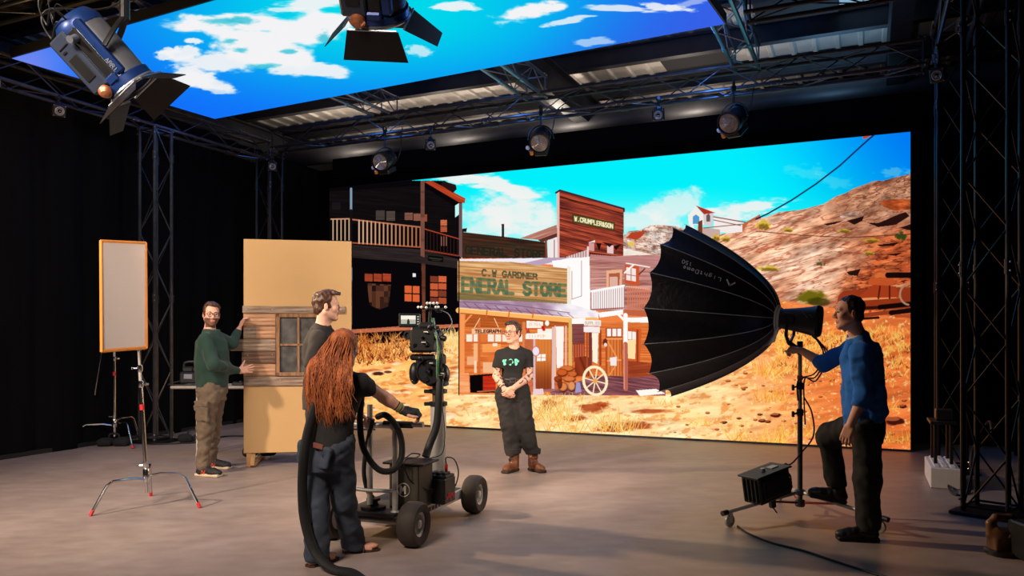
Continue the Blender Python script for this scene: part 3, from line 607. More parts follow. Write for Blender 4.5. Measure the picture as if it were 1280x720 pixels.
    p.poly([(573, 467), (586, 466), (587, 491), (574, 491)], p.planks((250, 186, 138), (220, 112, 70), 7, 0, 143)); p.poly([(587, 469), (619, 467), (620, 491), (588, 491)], (16, 8, 8)); p.poly([(604, 470), (620, 469), (620, 487), (604, 488)], p.planks((206, 74, 48), (130, 34, 20), 5, 0, 145, .3)); p.seg(597, 489.5, 622, 488, 1.4, (190, 120, 90))
    # doorway, signs, window, goods
    p.poly([(656, 424), (700, 424), (700, 490), (656, 490)], p.planks((220, 140, 100), (150, 80, 54), 40, 0, 147)); p.poly([(669, 424), (689, 424), (689, 488), (670, 488)], lambda x, y: lerp3((206, 128, 70), (120, 60, 34), sstep(440, 484, y)[...]*.8+.2*(np.abs(((x-669)/4) % 1-.5) > .42))); p.poly([(671, 443), (682, 442.5), (682, 451), (671, 451.5)], (255, 246, 236)); p.seg(676.5, 443, 676.5, 451, .8, (200, 130, 100)); p.seg(671, 447, 682, 447, .8, (200, 130, 100)); p.seg(668, 424, 668, 488, 2.6, (210, 180, 190)); p.seg(691.5, 410, 691.5, 487, 3, (214, 184, 186)); p.seg(670, 488.5, 692, 487, 2.2, (150, 110, 120))
    p.poly([(672, 411), (690, 411), (690, 424), (672, 424)], (252, 236, 220)); p.poly([(658.5, 401), (679, 402), (679, 410), (658.5, 410)], (255, 240, 226)); p.marks(660.5, 677, 403.4, 4, 5, .8, (226, 180, 160), .7, 3); p.poly([(658, 417), (689, 416), (689, 424), (658, 424)], (255, 244, 230)); p.text('&', 659.5, 411.6, 663, 411.6, 4, .9, (150, 70, 60)); p.marks(661, 682, 418.6, 3.6, 6, .8, (214, 160, 130), .7, 5); p.seg(678.5, 409, 680, 412, 3.6, (190, 40, 30)); p.ell(684, 404, 2.6, 3.4, (255, 240, 230)); p.seg(657.5, 410, 659, 416, 1.4, (190, 70, 50))
    p.ell(670, 439, 5.2, 6.4, (190, 110, 90)); p.ell(670, 439, 4.1, 5.4, (232, 222, 240)); p.poly([(695, 408), (705, 408), (704, 460), (696, 460)], (252, 240, 232)); p.seg(707.5, 408, 707.5, 462, 2, (226, 186, 170)); p.seg(694, 408, 694, 470, 2, (240, 190, 160)); p.seg(713, 401, 713, 465, 4.2, (214, 176, 112)); p.poly([(667, 486), (679, 486), (680, 493), (666, 494)], (232, 200, 204)); p.seg(659.5, 481, 659.5, 492, 1.4, (100, 50, 36)); p.seg(656, 480.5, 664, 480, 3, (220, 110, 80))
    p.poly([(715, 405), (731, 405), (731, 448), (716, 448)], p.planks((150, 98, 96), (96, 52, 52), 6, -.02, 149)); p.poly([(715, 398), (732, 397), (732, 405), (715, 405)], (255, 248, 240)); p.poly([(716, 430), (731, 429), (731, 452), (716, 452)], (150, 70, 46))
    for i in range(5): p.seg(717+i*3, 431, 717+i*3, 451, .8, (210, 130, 100))
    p.poly([(719, 447), (734, 445), (737, 448), (737, 470), (718, 470)], p.planks((160, 78, 48), (90, 38, 24), 30, 2.6, 151)); p.seg(734, 402, 734, 470, 2, (160, 84, 60)); p.seg(738, 412, 738, 455, 4, (120, 64, 52)); p.poly([(740, 416), (748, 416), (747, 455), (741, 452)], (255, 238, 214)); p.seg(750.5, 414, 750.5, 456, 2.6, (146, 74, 46))
    p.poly([(730, 400), (751, 400.5), (751, 407.5), (730, 407)], (250, 240, 236)); p.text('SUPPLIES', 731.5, 402, 750.5, 402.5, 3.6, .8, (200, 180, 170)); p.poly([(729.5, 408), (750, 408.5), (750, 416), (729.5, 415)], (244, 230, 228))
    p.poly([(757, 410), (778, 410), (779, 472), (757, 473)], (168, 88, 48)); p.poly([(759.5, 424), (776, 424), (777, 471), (759, 472)], lambda x, y: lerp3((208, 124, 72), (140, 68, 36), (np.abs(((x-759)/4) % 1-.5) > .4)*.8)); p.seg(760, 427, 773, 450, 1.6, (232, 150, 96)); p.seg(760, 472, 770, 456, 1.6, (232, 150, 96)); p.seg(759, 423.5, 777, 423.5, 2, (236, 160, 104)); p.seg(759.5, 451, 776, 450, 1.8, (236, 160, 104))
    for i in range(3): p.poly([(759+i*6.4, 411), (764+i*6.4, 411), (764+i*6.4, 420.5), (759+i*6.4, 420.5)], (255, 240, 234))
    p.poly([(762.5, 447), (771, 446), (771, 457), (763, 457)], (240, 226, 226)); p.ell(756.5, 428, 2.8, 4.6, (110, 50, 40)); p.ell(757, 431, 2, 2.4, (236, 210, 200)); p.poly([(784, 410), (802, 411), (800, 456), (784, 452)], (196, 100, 54)); p.poly([(785, 414), (795, 415), (795, 424), (785, 424)], (255, 240, 230)); p.poly([(784.5, 425), (795, 424), (794, 449), (785, 448)], (250, 214, 160)); p.seg(790, 414, 790, 424, .8, (190, 130, 110)); p.seg(797, 413, 797, 452, 2.4, (150, 70, 40))
    p.poly([(687, 490), (742, 470), (832, 470), (832, 494), (690, 494)], p.planks((164, 112, 116), (84, 50, 56), 4.4, .16, 153, .5)); p.poly([(785, 451), (820, 454), (822, 470), (785, 472)], p.planks((176, 92, 60), (110, 50, 30), 7, -.1, 155))
    p.seg(782, 394, 782, 430, 5.4, (255, 250, 248)); p.seg(773, 393, 780, 400, 3, (255, 246, 240)); p.seg(782, 430, 782.4, 486, 5.4, (176, 106, 92)); p.seg(780.2, 430, 780.4, 486, 1.4, (214, 150, 134))
    for (x, y, rx, ry, c) in ((709, 461, 9, 4, (206, 116, 66)), (703, 466, 7, 5, (190, 100, 52)), (716, 468, 6, 4, (196, 108, 60)), (712, 474, 8, 4, (206, 122, 74)), (698, 474, 5, 4, (150, 74, 38)), (704, 484, 6, 6.5, (206, 134, 90)), (715, 483, 4.6, 7, (214, 146, 104)), (700, 480, 3, 6, (120, 56, 30))): p.ell(x, y, rx, ry, (80, 34, 18), .9); p.ell(x-.4, y-.7, rx*.92, ry*.8, c, 1, .3)
    p.poly([(720.5, 478), (725, 478), (727, 490), (719, 491)], (158, 150, 190))
    for k in range(28):
        a = k*2*math.pi/28; b = a+.24; f = lambda t: (744+14.6*math.cos(t)*.99+1.2*math.sin(t), 476+17.4*math.sin(t)); p.seg(*f(a), *f(b), 3.2, (255, 232, 192))
    for k in range(4):
        a = .2+k*math.pi/4; dx = 13*math.cos(a); dy = 16*math.sin(a); p.seg(744-dx, 476-dy, 744+dx, 476+dy, 1.5, (255, 226, 186))
    p.ell(744, 476, 2.8, 3, (226, 160, 90)); p.poly([(795, 488), (820, 486), (832, 492), (800, 495)], (255, 246, 236))
    p.poly([(573, 320), (574.6, 320), (574.6, 494), (573, 494)], (20, 10, 10))
    # grass and shade in front of the inset
    for (x, y, rx, ry) in ((686, 505, 10, 6), (683, 512, 5, 8), (740, 510, 17, 6), (752, 505, 10, 3), (718, 523, 14, 4), (775, 533, 20, 6), (800, 532, 14, 5), (760, 536, 16, 4), (815, 514, 24, 2.6)): p.ell(x, y, rx, ry, (150, 66, 36), .8, .35, .5, int(x))
    for (x, y, w, h, n) in ((682, 520, 40, 26, 60), (700, 525, 40, 30, 60), (672, 540, 50, 20, 40), (730, 538, 60, 22, 50), (765, 535, 30, 24, 40), (787, 538, 30, 20, 30), (705, 500, 50, 10, 20), (830, 505, 40, 8, 20), (620, 520, 90, 14, 30)): p.tuft(x, y, w, h, n, (226, 150, 70), (255, 240, 170), n)
    dim = 1-.10*sstep(950, 1138, X)
    q = np.clip(p.C*dim[..., None]/255, 0, 1); q = q+.18*q*(1-q)*(2*q-1)*2; lum = q.mean(-1, keepdims=True); q = np.clip(lum+(q-lum)*1.08, 0, 1); return q*255, X, Y

CZ = 4.72
def ceil_picture(c00, c10, c11, c01):                 # far-left, far-right, near-right, near-left corners
    W, H = 1400, 520
    s = ((np.arange(W)+.5)/W)[None, :]; t = ((np.arange(H)+.5)/H)[:, None]
    q = [np.array(c) for c in (c00, c10, c11, c01)]
    w = q[0]*(1-s[..., None])*(1-t[..., None])+q[1]*s[..., None]*(1-t[..., None])+q[2]*s[..., None]*t[..., None]+q[3]*(1-s[..., None])*t[..., None]
    X = CX+FPX*w[..., 0]/w[..., 1]; Y = HY-FPX*(CZ-EYE)/w[..., 1]
    e = np.hypot((X-470)/420, (Y-10)/150); c = lerp3((0, 216, 235), (18, 110, 250), sstep(.1, 1.1, e)); k = sstep(640, 900, X+.9*Y-40); c = c+(np.array((62, 92, 226))-c)*(k*.85)[..., None]; k = sstep(140, 20, X)*sstep(20, 90, Y+.2*X-0); c = c+(np.array((128, 140, 240))-c)*(k*.9)[..., None]
    def cloud(cx, cy, rx, ry, rot, amt, seed, rag=1.2):
        nonlocal c
        mr = max(rx, ry)*2.0; q = (np.abs(X-cx) < mr) & (np.abs(Y-cy) < mr); x = X[q]; y = Y[q]
        dx = x-cx; dy = y-cy; cr = math.cos(rot); sr = math.sin(rot); u = (dx*cr+dy*sr)/rx; v = (-dx*sr+dy*cr)/ry
        f = np.hypot(u, v)+(fbm(x, y, rx*.5, ry*.8, seed)-.5)*rag
        m = (1-sstep(.6, 1.02, f))*amt; c[q] = c[q]+(np.array((243, 243, 245))-c[q])*m[..., None]
    for a in ((300, 28, 92, 13, -.05, 1, 201), (262, 32, 40, 12, .3, .95, 202), (310, 52, 60, 20, .12, 1, 203), (380, 38, 80, 26, 0, 1, 204), (345, 70, 74, 22, .1, 1, 205), (270, 78, 60, 13, .05, .95, 206), (390, 86, 60, 11, .05, .95, 207), (255, 104, 44, 8, .15, .9, 208), (275, 112, 26, 6, .1, .8, 209), (226, 66, 30, 9, -.05, .95, 210), (242, 51, 14, 4.5, 0, .95, 211), (206, 69, 13, 7, 0, .9, 212), (240, 90, 36, 10, .1, .95, 226), (215, 63, 14, 5, 0, .9, 227), (240, 100, 40, 12, .1, .95, 228), (395, 4, 70, 10, -.1, .95, 213), (360, 12, 30, 5, 0, .8, 214), (525, 64, 20, 7, .1, .75, 215), (570, 8, 34, 7, 0, .95, 216), (660, 14, 52, 12, -.2, 1, 217), (710, 26, 34, 5, -.2, .85, 218), (770, 10, 60, 5, .05, .85, 219), (835, 10, 34, 6, .1, .9, 220), (740, 52, 34, 6, -.05, .6, 221), (862, 4, 40, 5, -.2, .5, 222), (600, -60, 150, 30, .1, .9, 223), (250, -30, 80, 24, .1, .9, 224), (850, -80, 120, 24, .1, .9, 225)): cloud(*a)
    for (cx, cy, rx, ry) in ((283, 27, 26, 7), (302, 26, 20, 5), (285, 52, 14, 6), (300, 62, 12, 4), (405, 46, 10, 8), (360, 64, 14, 4), (330, 83, 22, 4)):
        m = (1-sstep(.3, 1.15, np.hypot((X-cx)/rx, (Y-cy)/ry)+(fbm(X, Y, 14, 5, int(cx))-.5)*1.5))*.75; c = c+(np.array((40, 190, 214))-c)*m[..., None]
    return c

def screen_mat(name, pic, strength):
    H, W = pic.shape[:2]
    img = bpy.data.images.new(name, W, H, float_buffer=True)
    px = np.ones((H, W, 4), np.float32); px[..., :3] = lin(np.clip(pic, 0, 255)); img.pixels.foreach_set(px.ravel()); img.update(); img.pack()
    m = bpy.data.materials.new(name); m.use_nodes = True; nt = m.node_tree; nt.nodes.clear()
    o = nt.nodes.new('ShaderNodeOutputMaterial'); e = nt.nodes.new('ShaderNodeEmission'); t = nt.nodes.new('ShaderNodeTexImage'); uv = nt.nodes.new('ShaderNodeUVMap')
    t.image = img; t.extension = 'EXTEND'; nt.links.new(uv.outputs[0], t.inputs[0]); nt.links.new(t.outputs[0], e.inputs[0]); e.inputs[1].default_value = strength; nt.links.new(e.outputs[0], o.inputs[0])
    return m
def screen_quad(name, a, b, c, d, m, parent, Mi):
    me = bpy.data.meshes.new(name); me.from_pydata([tuple(Mi @ Vector(p)) for p in (a, b, c, d)], [], [(0, 1, 2, 3)])
    u = me.uv_layers.new(name='UVMap')
    for i, q in enumerate(((0, 0), (1, 0), (1, 1), (0, 1))): u.data[i].uv = q
    me.materials.append(m); o = bpy.data.objects.new(name, me); COL.objects.link(o); o.parent = parent; return o

def build_screens():
    pic, X, Y = led_picture()
    m = screen_mat('desert_picture', pic, 1.0)
    black = mat('screen_housing', (14, 14, 16), .5)
    n = V
    th = Thing('led_wall', 'huge black-framed LED wall showing an old western town in a desert', 'LED screen', tuple((LBL+LBR)/2))
    mb = MB(); w = (LBR-LBL); L = w.length; w = w.normalized(); nn = w.cross(Z)          # nn faces the camera
    if nn.y > 0: nn = -nn
    c = (LBL+LBR)/2+Z*((LH+.01)/2)-nn*.09
    mb.box(c, (L+.03, .16, LH+.01), X=w, Y=-nn)
    th.part('screen_housing', mb, black, smooth=False)
    mb = MB()
    for i in range(9):
        q = LBL+w*(L*(i+.5)/9)-nn*.5
        mb.tube([q+nn*.3+Z*.01, q-nn*.4+Z*.01], .03, 6); mb.tube([q-nn*.4+Z*.02, q+nn*.28+Z*3.6], .025, 6)
    th.part('support_frame', mb, black)
    o = screen_quad('screen', LBL+nn*.004+Z*LZ, LBR+nn*.004+Z*LZ, LBR+nn*.004+Z*LH, LBL+nn*.004+Z*LH, m, th.o, th.Mi)
    # ceiling screen
    k = (CZ-EYE)*FPX
    def cp(px, py): d = k/(HY-py); return Vector(((px-CX)/FPX*d, d, CZ))
    fl = cp(268.5, 148.6); fr = cp(906, 30); nl = cp(14.5, 73)
    nr = nl+(fr-fl)
    nr = fr+(nl-fl)
    pc = ceil_picture(fl, fr, nr, nl)
    m2 = screen_mat('sky_picture', pc, 1.0)
    th = Thing('led_ceiling', 'large LED ceiling panel showing blue sky with white clouds', 'LED screen', tuple((fl+fr+nl+nr)/4))
    mb = MB(); e = (fr-fl).normalized(); g = (nl-fl).normalized(); c = (fl+fr+nl+nr)/4+Z*.06
    mb.box(c, ((fr-fl).length+.03, (nl-fl).length+.03, .11), X=e, Y=g)
    th.part('screen_housing', mb, black, smooth=False)
    screen_quad('screen', fl, fr, nr, nl, m2, th.o, th.Mi)
    return fl, fr, nr, nl
CFL, CFR, CNR, CNL = build_screens()
# ------------------------------------------------------------------ the studio shell
def floor_mat():
    m = bpy.data.materials.new('studio_floor_vinyl'); m.use_nodes = True; nt = m.node_tree; b = nt.nodes['Principled BSDF']
    tc = nt.nodes.new('ShaderNodeTexCoord'); mp = nt.nodes.new('ShaderNodeMapping'); mp.inputs['Rotation'].default_value = (0, 0, .5)
    nt.links.new(tc.outputs['Object'], mp.inputs[0])
    n = nt.nodes.new('ShaderNodeTexNoise'); n.inputs['Scale'].default_value = 1.3; n.inputs['Detail'].default_value = 8; n.inputs['Roughness'].default_value = .62
    n3 = nt.nodes.new('ShaderNodeTexNoise'); n3.inputs['Scale'].default_value = 7; n3.inputs['Detail'].default_value = 6
    mp2 = nt.nodes.new('ShaderNodeMapping'); mp2.inputs['Scale'].default_value = (.6, 1.1, 1); mp2.inputs['Rotation'].default_value = (0, 0, -.42); nt.links.new(tc.outputs['Object'], mp2.inputs[0])
    nt.links.new(mp.outputs[0], n.inputs['Vector']); nt.links.new(mp2.outputs[0], n3.inputs['Vector'])
    mx = nt.nodes.new('ShaderNodeMix'); mx.data_type = 'FLOAT'; mx.inputs[0].default_value = .5; nt.links.new(n.outputs['Fac'], mx.inputs[2]); nt.links.new(n3.outputs['Fac'], mx.inputs[3])
    r = nt.nodes.new('ShaderNodeValToRGB'); e = r.color_ramp.elements
    e[0].position = .36; e[0].color = (*lin((136, 120, 113)), 1); e[1].position = .64; e[1].color = (*lin((160, 143, 135)), 1)
    nt.links.new(mx.outputs[0], r.inputs[0]); nt.links.new(r.outputs[0], b.inputs['Base Color'])
    rr = nt.nodes.new('ShaderNodeMapRange'); rr.inputs[3].default_value = .34; rr.inputs[4].default_value = .52; nt.links.new(n.outputs['Fac'], rr.inputs[0]); nt.links.new(rr.outputs[0], b.inputs['Roughness'])
    b.inputs['Specular IOR Level'].default_value = .5
    bp = nt.nodes.new('ShaderNodeBump'); bp.inputs['Strength'].default_value = .06; nt.links.new(n3.outputs['Fac'], bp.inputs['Height']); nt.links.new(bp.outputs[0], b.inputs['Normal'])
    return m
A0, A1, B0, B1 = -14.0, 3.2, -3.0, 17.0
ROOFZ = 6.2
mb = MB(); cs = [R(A0-.3, B0), R(A1+.3, B0), R(A1+.3, B1), R(A0-.3, B1)]
mb.add([c-Z*.2 for c in cs]+cs, [(0,3,2,1),(4,5,6,7),(0,1,5,4),(1,2,6,5),(2,3,7,6),(3,0,4,7)])
single('floor', mb, floor_mat(), kind='structure', smooth=False)
drape = mat('black_drape', (10, 10, 11), .95, var=.3, scale=3, stretch=(6, 6, .4), spec=.1)
def curtain(p0, p1, z0, z1, name, seam=1.5, wave=.035):
    d = (p1-p0); L = d.length; d = d.normalized(); n = d.cross(Z); k = int(L/.09); vs = []; fs = []
    for i in range(k+1):
        x = L*i/k; w = wave*(math.sin(x*9.1)+.6*math.sin(x*17.3+1))+.02*math.sin(x*3.1)
        q = p0+d*x+n*w; vs += [q+Z*z0, q+Z*z1, q-n*.06+Z*z1, q-n*.06+Z*z0]
    for i in range(k):
        a = 4*i; b = a+4
        fs += [(a, b, b+1, a+1), (a+1, b+1, b+2, a+2), (a+2, b+2, b+3, a+3), (a+3, b+3, b, a)]
    fs += [(0, 1, 2, 3), (4*k+3, 4*k+2, 4*k+1, 4*k)]
    mb = MB(); mb.add(vs, fs); return single(name, mb, drape, kind='structure', smooth=True)
cq0 = G(0, 575); cq1 = G(250, 536); cqd = (cq1-cq0).normalized(); curtain(cq0-cqd*5.5, cq0+cqd*7.2, 0.0, 4.9, 'wall_left')
curtain(R(-9.8, 12.45), R(1.9, 12.45), 0.0, 4.75, 'wall_back')
curtain(R(1.75, 12.4), R(1.75, 2.5), 0.0, 5.6, 'wall_right', wave=.03)
bw = mat('dark_cladding', (30, 29, 28), .9, spec=.2)
mb = MB(); mb.box(R((A0+A1)/2, B1, ROOFZ/2), (A1-A0+.6, .2, ROOFZ+.4), X=U, Y=V); single('wall_far', mb, bw, kind='structure', smooth=False)
mb = MB(); mb.box(R(A0-.35, (B0+B1)/2, ROOFZ/2), (.2, B1-B0, ROOFZ+.4), X=U, Y=V); single('wall_side', mb, bw, kind='structure', smooth=False)
mb = MB(); mb.box(R(A1+.35, (B0+B1)/2, ROOFZ/2), (.2, B1-B0, ROOFZ+.4), X=U, Y=V); single('wall_side_right', mb, bw, kind='structure', smooth=False)
# masking skirt over the big screen
mb = MB(); mb.box(R(-4.1, 11.75, 4.45), (9.6, .04, .62), X=U, Y=V); single('trim_1', mb, drape, kind='structure', smooth=False)
# corrugated roof: sheets with standing ribs
roof = mat('roof_sheet', (212, 204, 194), .45, .35, var=.25, scale=2.2, stretch=(1, .3, 1))
mb = MB(); k = 0; x = A0-.3; vs = []; 
pitch = .34; N = int((A1-A0+.6)/pitch)
for i in range(N):
    for (o, z) in ((0, 0), (.24, 0), (.262, -.035), (.315, -.035)): vs.append((x+i*pitch+o, z))
vb = [R(a, B0, ROOFZ+z) for a, z in vs]+[R(a, B1, ROOFZ+z) for a, z in vs]+[R(a, B0, ROOFZ+z+.01) for a, z in vs]+[R(a, B1, ROOFZ+z+.01) for a, z in vs]
m_ = len(vs); fs = []
for i in range(m_-1): fs.append((i, m_+i, m_+i+1, i+1)); fs.append((2*m_+i, 2*m_+i+1, 3*m_+i+1, 3*m_+i))
mb.add(vb, fs); single('ceiling', mb, roof, kind='structure', smooth=False)
steel = mat('roof_steel', (62, 62, 64), .5, .3, var=.3, scale=4)
def ibeam(p0, p1, h, w, t=.02):
    d = (p1-p0).normalized(); L = (p1-p0).length; c = (p0+p1)/2; s = d.cross(Z)
    mb = MB(); mb.box(c+Z*(h/2), (L, w, t), X=d, Y=s, Zv=Z); mb.box(c-Z*(h/2), (L, w, t), X=d, Y=s, Zv=Z); mb.box(c, (L, t, h), X=d, Y=s, Zv=Z); return mb
n = 0
for b in (7.4, 9.0, 10.6, 12.2, 13.8, 15.4):
    n += 1; single('ceiling_beam', ibeam(R(A0-.2, b, ROOFZ-.19), R(A1+.2, b, ROOFZ-.19), .28, .14), steel, kind='structure', smooth=False)
for a in (-11.5, -4.6, .4):
    single('ceiling_beam', ibeam(R(a, B0+.2, ROOFZ-.62), R(a, B1-.12, ROOFZ-.62), .5, .24, .03), steel, kind='structure', smooth=False)
single('ceiling_beam', ibeam(R(-5.15, 7.0, ROOFZ-.45), R(-5.15, B1-.12, ROOFZ-.45), .2, .14), steel, kind='structure', smooth=False)
mb = MB(); mb.tube([R(-13.6, 13.4, 5.35), R(2.9, 13.4, 5.35)], .2, 16); single('ceiling_duct', mb, steel, kind='structure')
insul = mat('roof_insulation', (20, 20, 22), .9)
for (a, b) in ((-6.4, 9.8), (-1.9, 10.0), (-7.6, 11.4), (-.9, 11.4), (-2.6, 13.0)):
    mb = MB(); mb.box(R(a, b, ROOFZ-.06), (1.1, 1.5, .03), X=U, Y=V); single('ceiling_panel', mb, insul, kind='structure', smooth=False)
mb = MB(); mb.box(cq0-cqd*.2+Z*.03, (14.4, .05, .05), X=cqd, Y=Z.cross(cqd)); single('baseboard_left', mb, mat('kick_strip', (16, 16, 17), .7), kind='structure', smooth=False)
# ------------------------------------------------------------------ trusses and towers
truss_m = mat('truss_black', (34, 36, 40), .38, .55, var=.35, scale=9)
truss_m2 = mat('truss_black_lifted', (76, 76, 80), .32, .7, var=.4, scale=7)  # greyer copy of the black, lightened to stand in for lamp light
truss_al = mat('truss_aluminium', (150, 152, 158), .32, .85, var=.2, scale=7)
bolt_m = mat('zinc_bolt', (170, 172, 176), .35, .9)
def text3d(mb, t, o, X, Y, h, w, adv=None, depth=.002):       # raised stroke lettering; Y points up
    X = Vector(X).normalized(); Y = Vector(Y).normalized(); N = X.cross(Y); o = Vector(o); adv = adv or h*.95
    for i, ch in enumerate(t):
        for st in STROKES.get(ch, []):
            q = [o+X*(i*adv+u*h*.7)+Y*((1-v)*h) for u, v in st]
            for a, b in zip(q, q[1:]):
                if (b-a).length > 1e-6: mb.box((a+b)/2, ((b-a).length+w*.6, w, depth), X=(b-a), Y=N.cross(b-a), Zv=N)
    return mb
TRI = []
def truss(name, label, p0, p1, s, side, m, rc=.025, rb=.0085, bay=.46, cat='truss', group=None, ends=True, bolts=True):
    p0 = Vector(p0); p1 = Vector(p1); d = (p1-p0); L = d.length; d.normalize(); x = (Vector(side)-d*d.dot(Vector(side))).normalized(); y = d.cross(x)
    th = Thing(name, label, cat, tuple(p0), group=group)
    cor = [x*(i*s/2)+y*(j*s/2) for i, j in ((-1,-1),(1,-1),(1,1),(-1,1))]
    for c in cor:
        mb = MB(); mb.tube([p0+c, p1+c], rc, 10)
        for k in range(1, int(L/2)+1):
            if k*2 < L-.1: mb.tube([p0+c+d*(k*2-.06), p0+c+d*(k*2+.06)], rc*1.35, 10)
        th.part('chord', mb, m)
    mb = MB(); n = max(2, int(L/bay)); h = L/n
    for f in range(4):
        a = cor[f]; b = cor[(f+1) % 4]
        for k in range(n):
            u, w = (a, b) if (k+f) % 2 == 0 else (b, a)
            mb.tube([p0+u+d*(h*k), p0+w+d*(h*(k+1))], rb, 6)
        for e in ((.03, L-.03) if ends else ()): mb.tube([p0+a+d*e, p0+b+d*e], rb*1.2, 6)
    th.part('lattice', mb, m)
    if bolts:
        mb = MB()
        for c in cor:
            for e in [.05, L-.05]+[k*2 for k in range(1, int(L/2)+1) if k*2 < L-.1]:
                for q in (-.035, .035): mb.ell(p0+c*1.13+d*(e+q), .011, n=6, m=4)
        th.part('bolt', mb, bolt_m)['kind'] = 'stuff'
    return th
aS = -9.2; bF = 10.4; aR = .80
truss('tower', 'black lattice truss tower beside the dark left curtain behind the green-shirted man', R(aS, 8.07, .04), R(aS, 8.07, 4.44), .29, U, truss_m2, group='truss towers')
truss('tower', 'black lattice truss tower rising behind the beige panel', R(aS, bF, .04), R(aS, bF, 4.62), .29, U, truss_m, group='truss towers')
tb = G(1240, 643); sd = Vector((math.cos(math.radians(48)), -math.sin(math.radians(48)), 0)); tb = tb+Vector((0, .0, 0))
th = truss('tower', 'tall black truss tower at the right edge, beside the bronze kettlebell', tb+Z*.04, tb+Z*5.6, .33, sd, truss_m, rc=.021, group='truss towers')
tb2 = R(.86, 9.92)
th = truss('tower', 'dark truss tower behind the white foam block, right of the desert screen', tb2+Z*.04, tb2+Z*4.62, .27, U, truss_m, rc=.021, group='truss towers')
plate_m = mat('black_steel_plate', (22, 22, 23), .5, .4)
for o_, p in ((None, R(aS, 8.07)), (None, R(aS, bF)), (None, tb), (None, tb2)):
    mb = MB(); ax = sd if p is tb else U; mb.box(p+Z*.02, (.5, .5, .03), X=ax, Y=Z.cross(ax), bev=.006)
    t = [o for o in SC.objects if o.type == 'EMPTY' and o.name.startswith('tower') and (Vector(o.location)-p).length < .2][0]
    Mi = Matrix.Translation(-Vector(t.location)); o = link_mesh('base_plate', mb.v, mb.f, plate_m, Mi); o.parent = t
truss('truss', 'black roof truss along the left curtain wall', R(aS, 5.6, 4.60), R(aS, bF-.16, 4.60), .29, U, truss_m2)
truss('truss', 'long black lattice truss spanning above the big desert screen', R(aS+.16, bF, 4.80), R(aR-.16, bF, 4.80), .29, Z, truss_m2)
bl = ab(CFL)[1]; bn = ab(CNL)[1]
for a, t in ((-6.85, 'leftmost blue-lit cross truss running from sky panel to the far truss'), (-4.35, 'middle blue-lit cross truss running from sky panel to the far truss'), (-1.40, 'rightmost blue-lit cross truss beside the right corner of the sky panel')):
    truss('cross_truss', t, R(a, bn-.3, 5.02), R(a, bF+.1, 5.10), .29, U, truss_al, group='cross trusses')
truss('truss', 'black truss over the near edge of the sky panel, top left', R(-9.0, bn-.5, 5.08), R(.58, bn-.5, 5.08), .29, Z, truss_m)
truss('truss', 'black truss crossing the blue-lit roof sheets at the upper right', R(-1.2, bl+.1, 5.12), R(aR-.22, bl+.1, 5.12), .29, Z, truss_m)
truss('truss', 'black side truss running along the right above the tower', R(aR+.05, 7.95, 4.80), R(aR+.05, bF-.16, 4.80), .29, U, truss_m2)
# motors / suspension rods of the sky panel
# ------------------------------------------------------------------ hanging lamps and cameras
lamp_black = mat('lamp_black', (26, 27, 30), .42, .3, var=.2)
lamp_blue = mat('lamp_blue_enamel', (24, 56, 118), .35, .35, var=.2)
lamp_silver = mat('lamp_silver', (150, 156, 168), .33, .75, var=.15)
lens_m = mat('fresnel_glass', (178, 164, 156), .12, .3, var=.35, scale=30, spec=.9)
orange_m = mat('orange_plastic', (232, 132, 30), .45)
white_m = mat('white_plastic', (226, 226, 226), .45, var=.05)
knob_blue = mat('blue_plastic', (40, 70, 170), .4)
cable_m = mat('black_rubber', (13, 13, 14), .55, var=.2)
leaf_m = mat('barn_door_steel', (17, 15, 17), .5, .4, var=.3)
def yoke_pts(c, s, up, r, drop=.0):
    return [c+s*r-up*drop]+[c+s*(r*math.cos(t))+up*(r*1.05*math.sin(t)) for t in [math.pi*k/14 for k in range(15)]]+[c-s*r-up*drop]
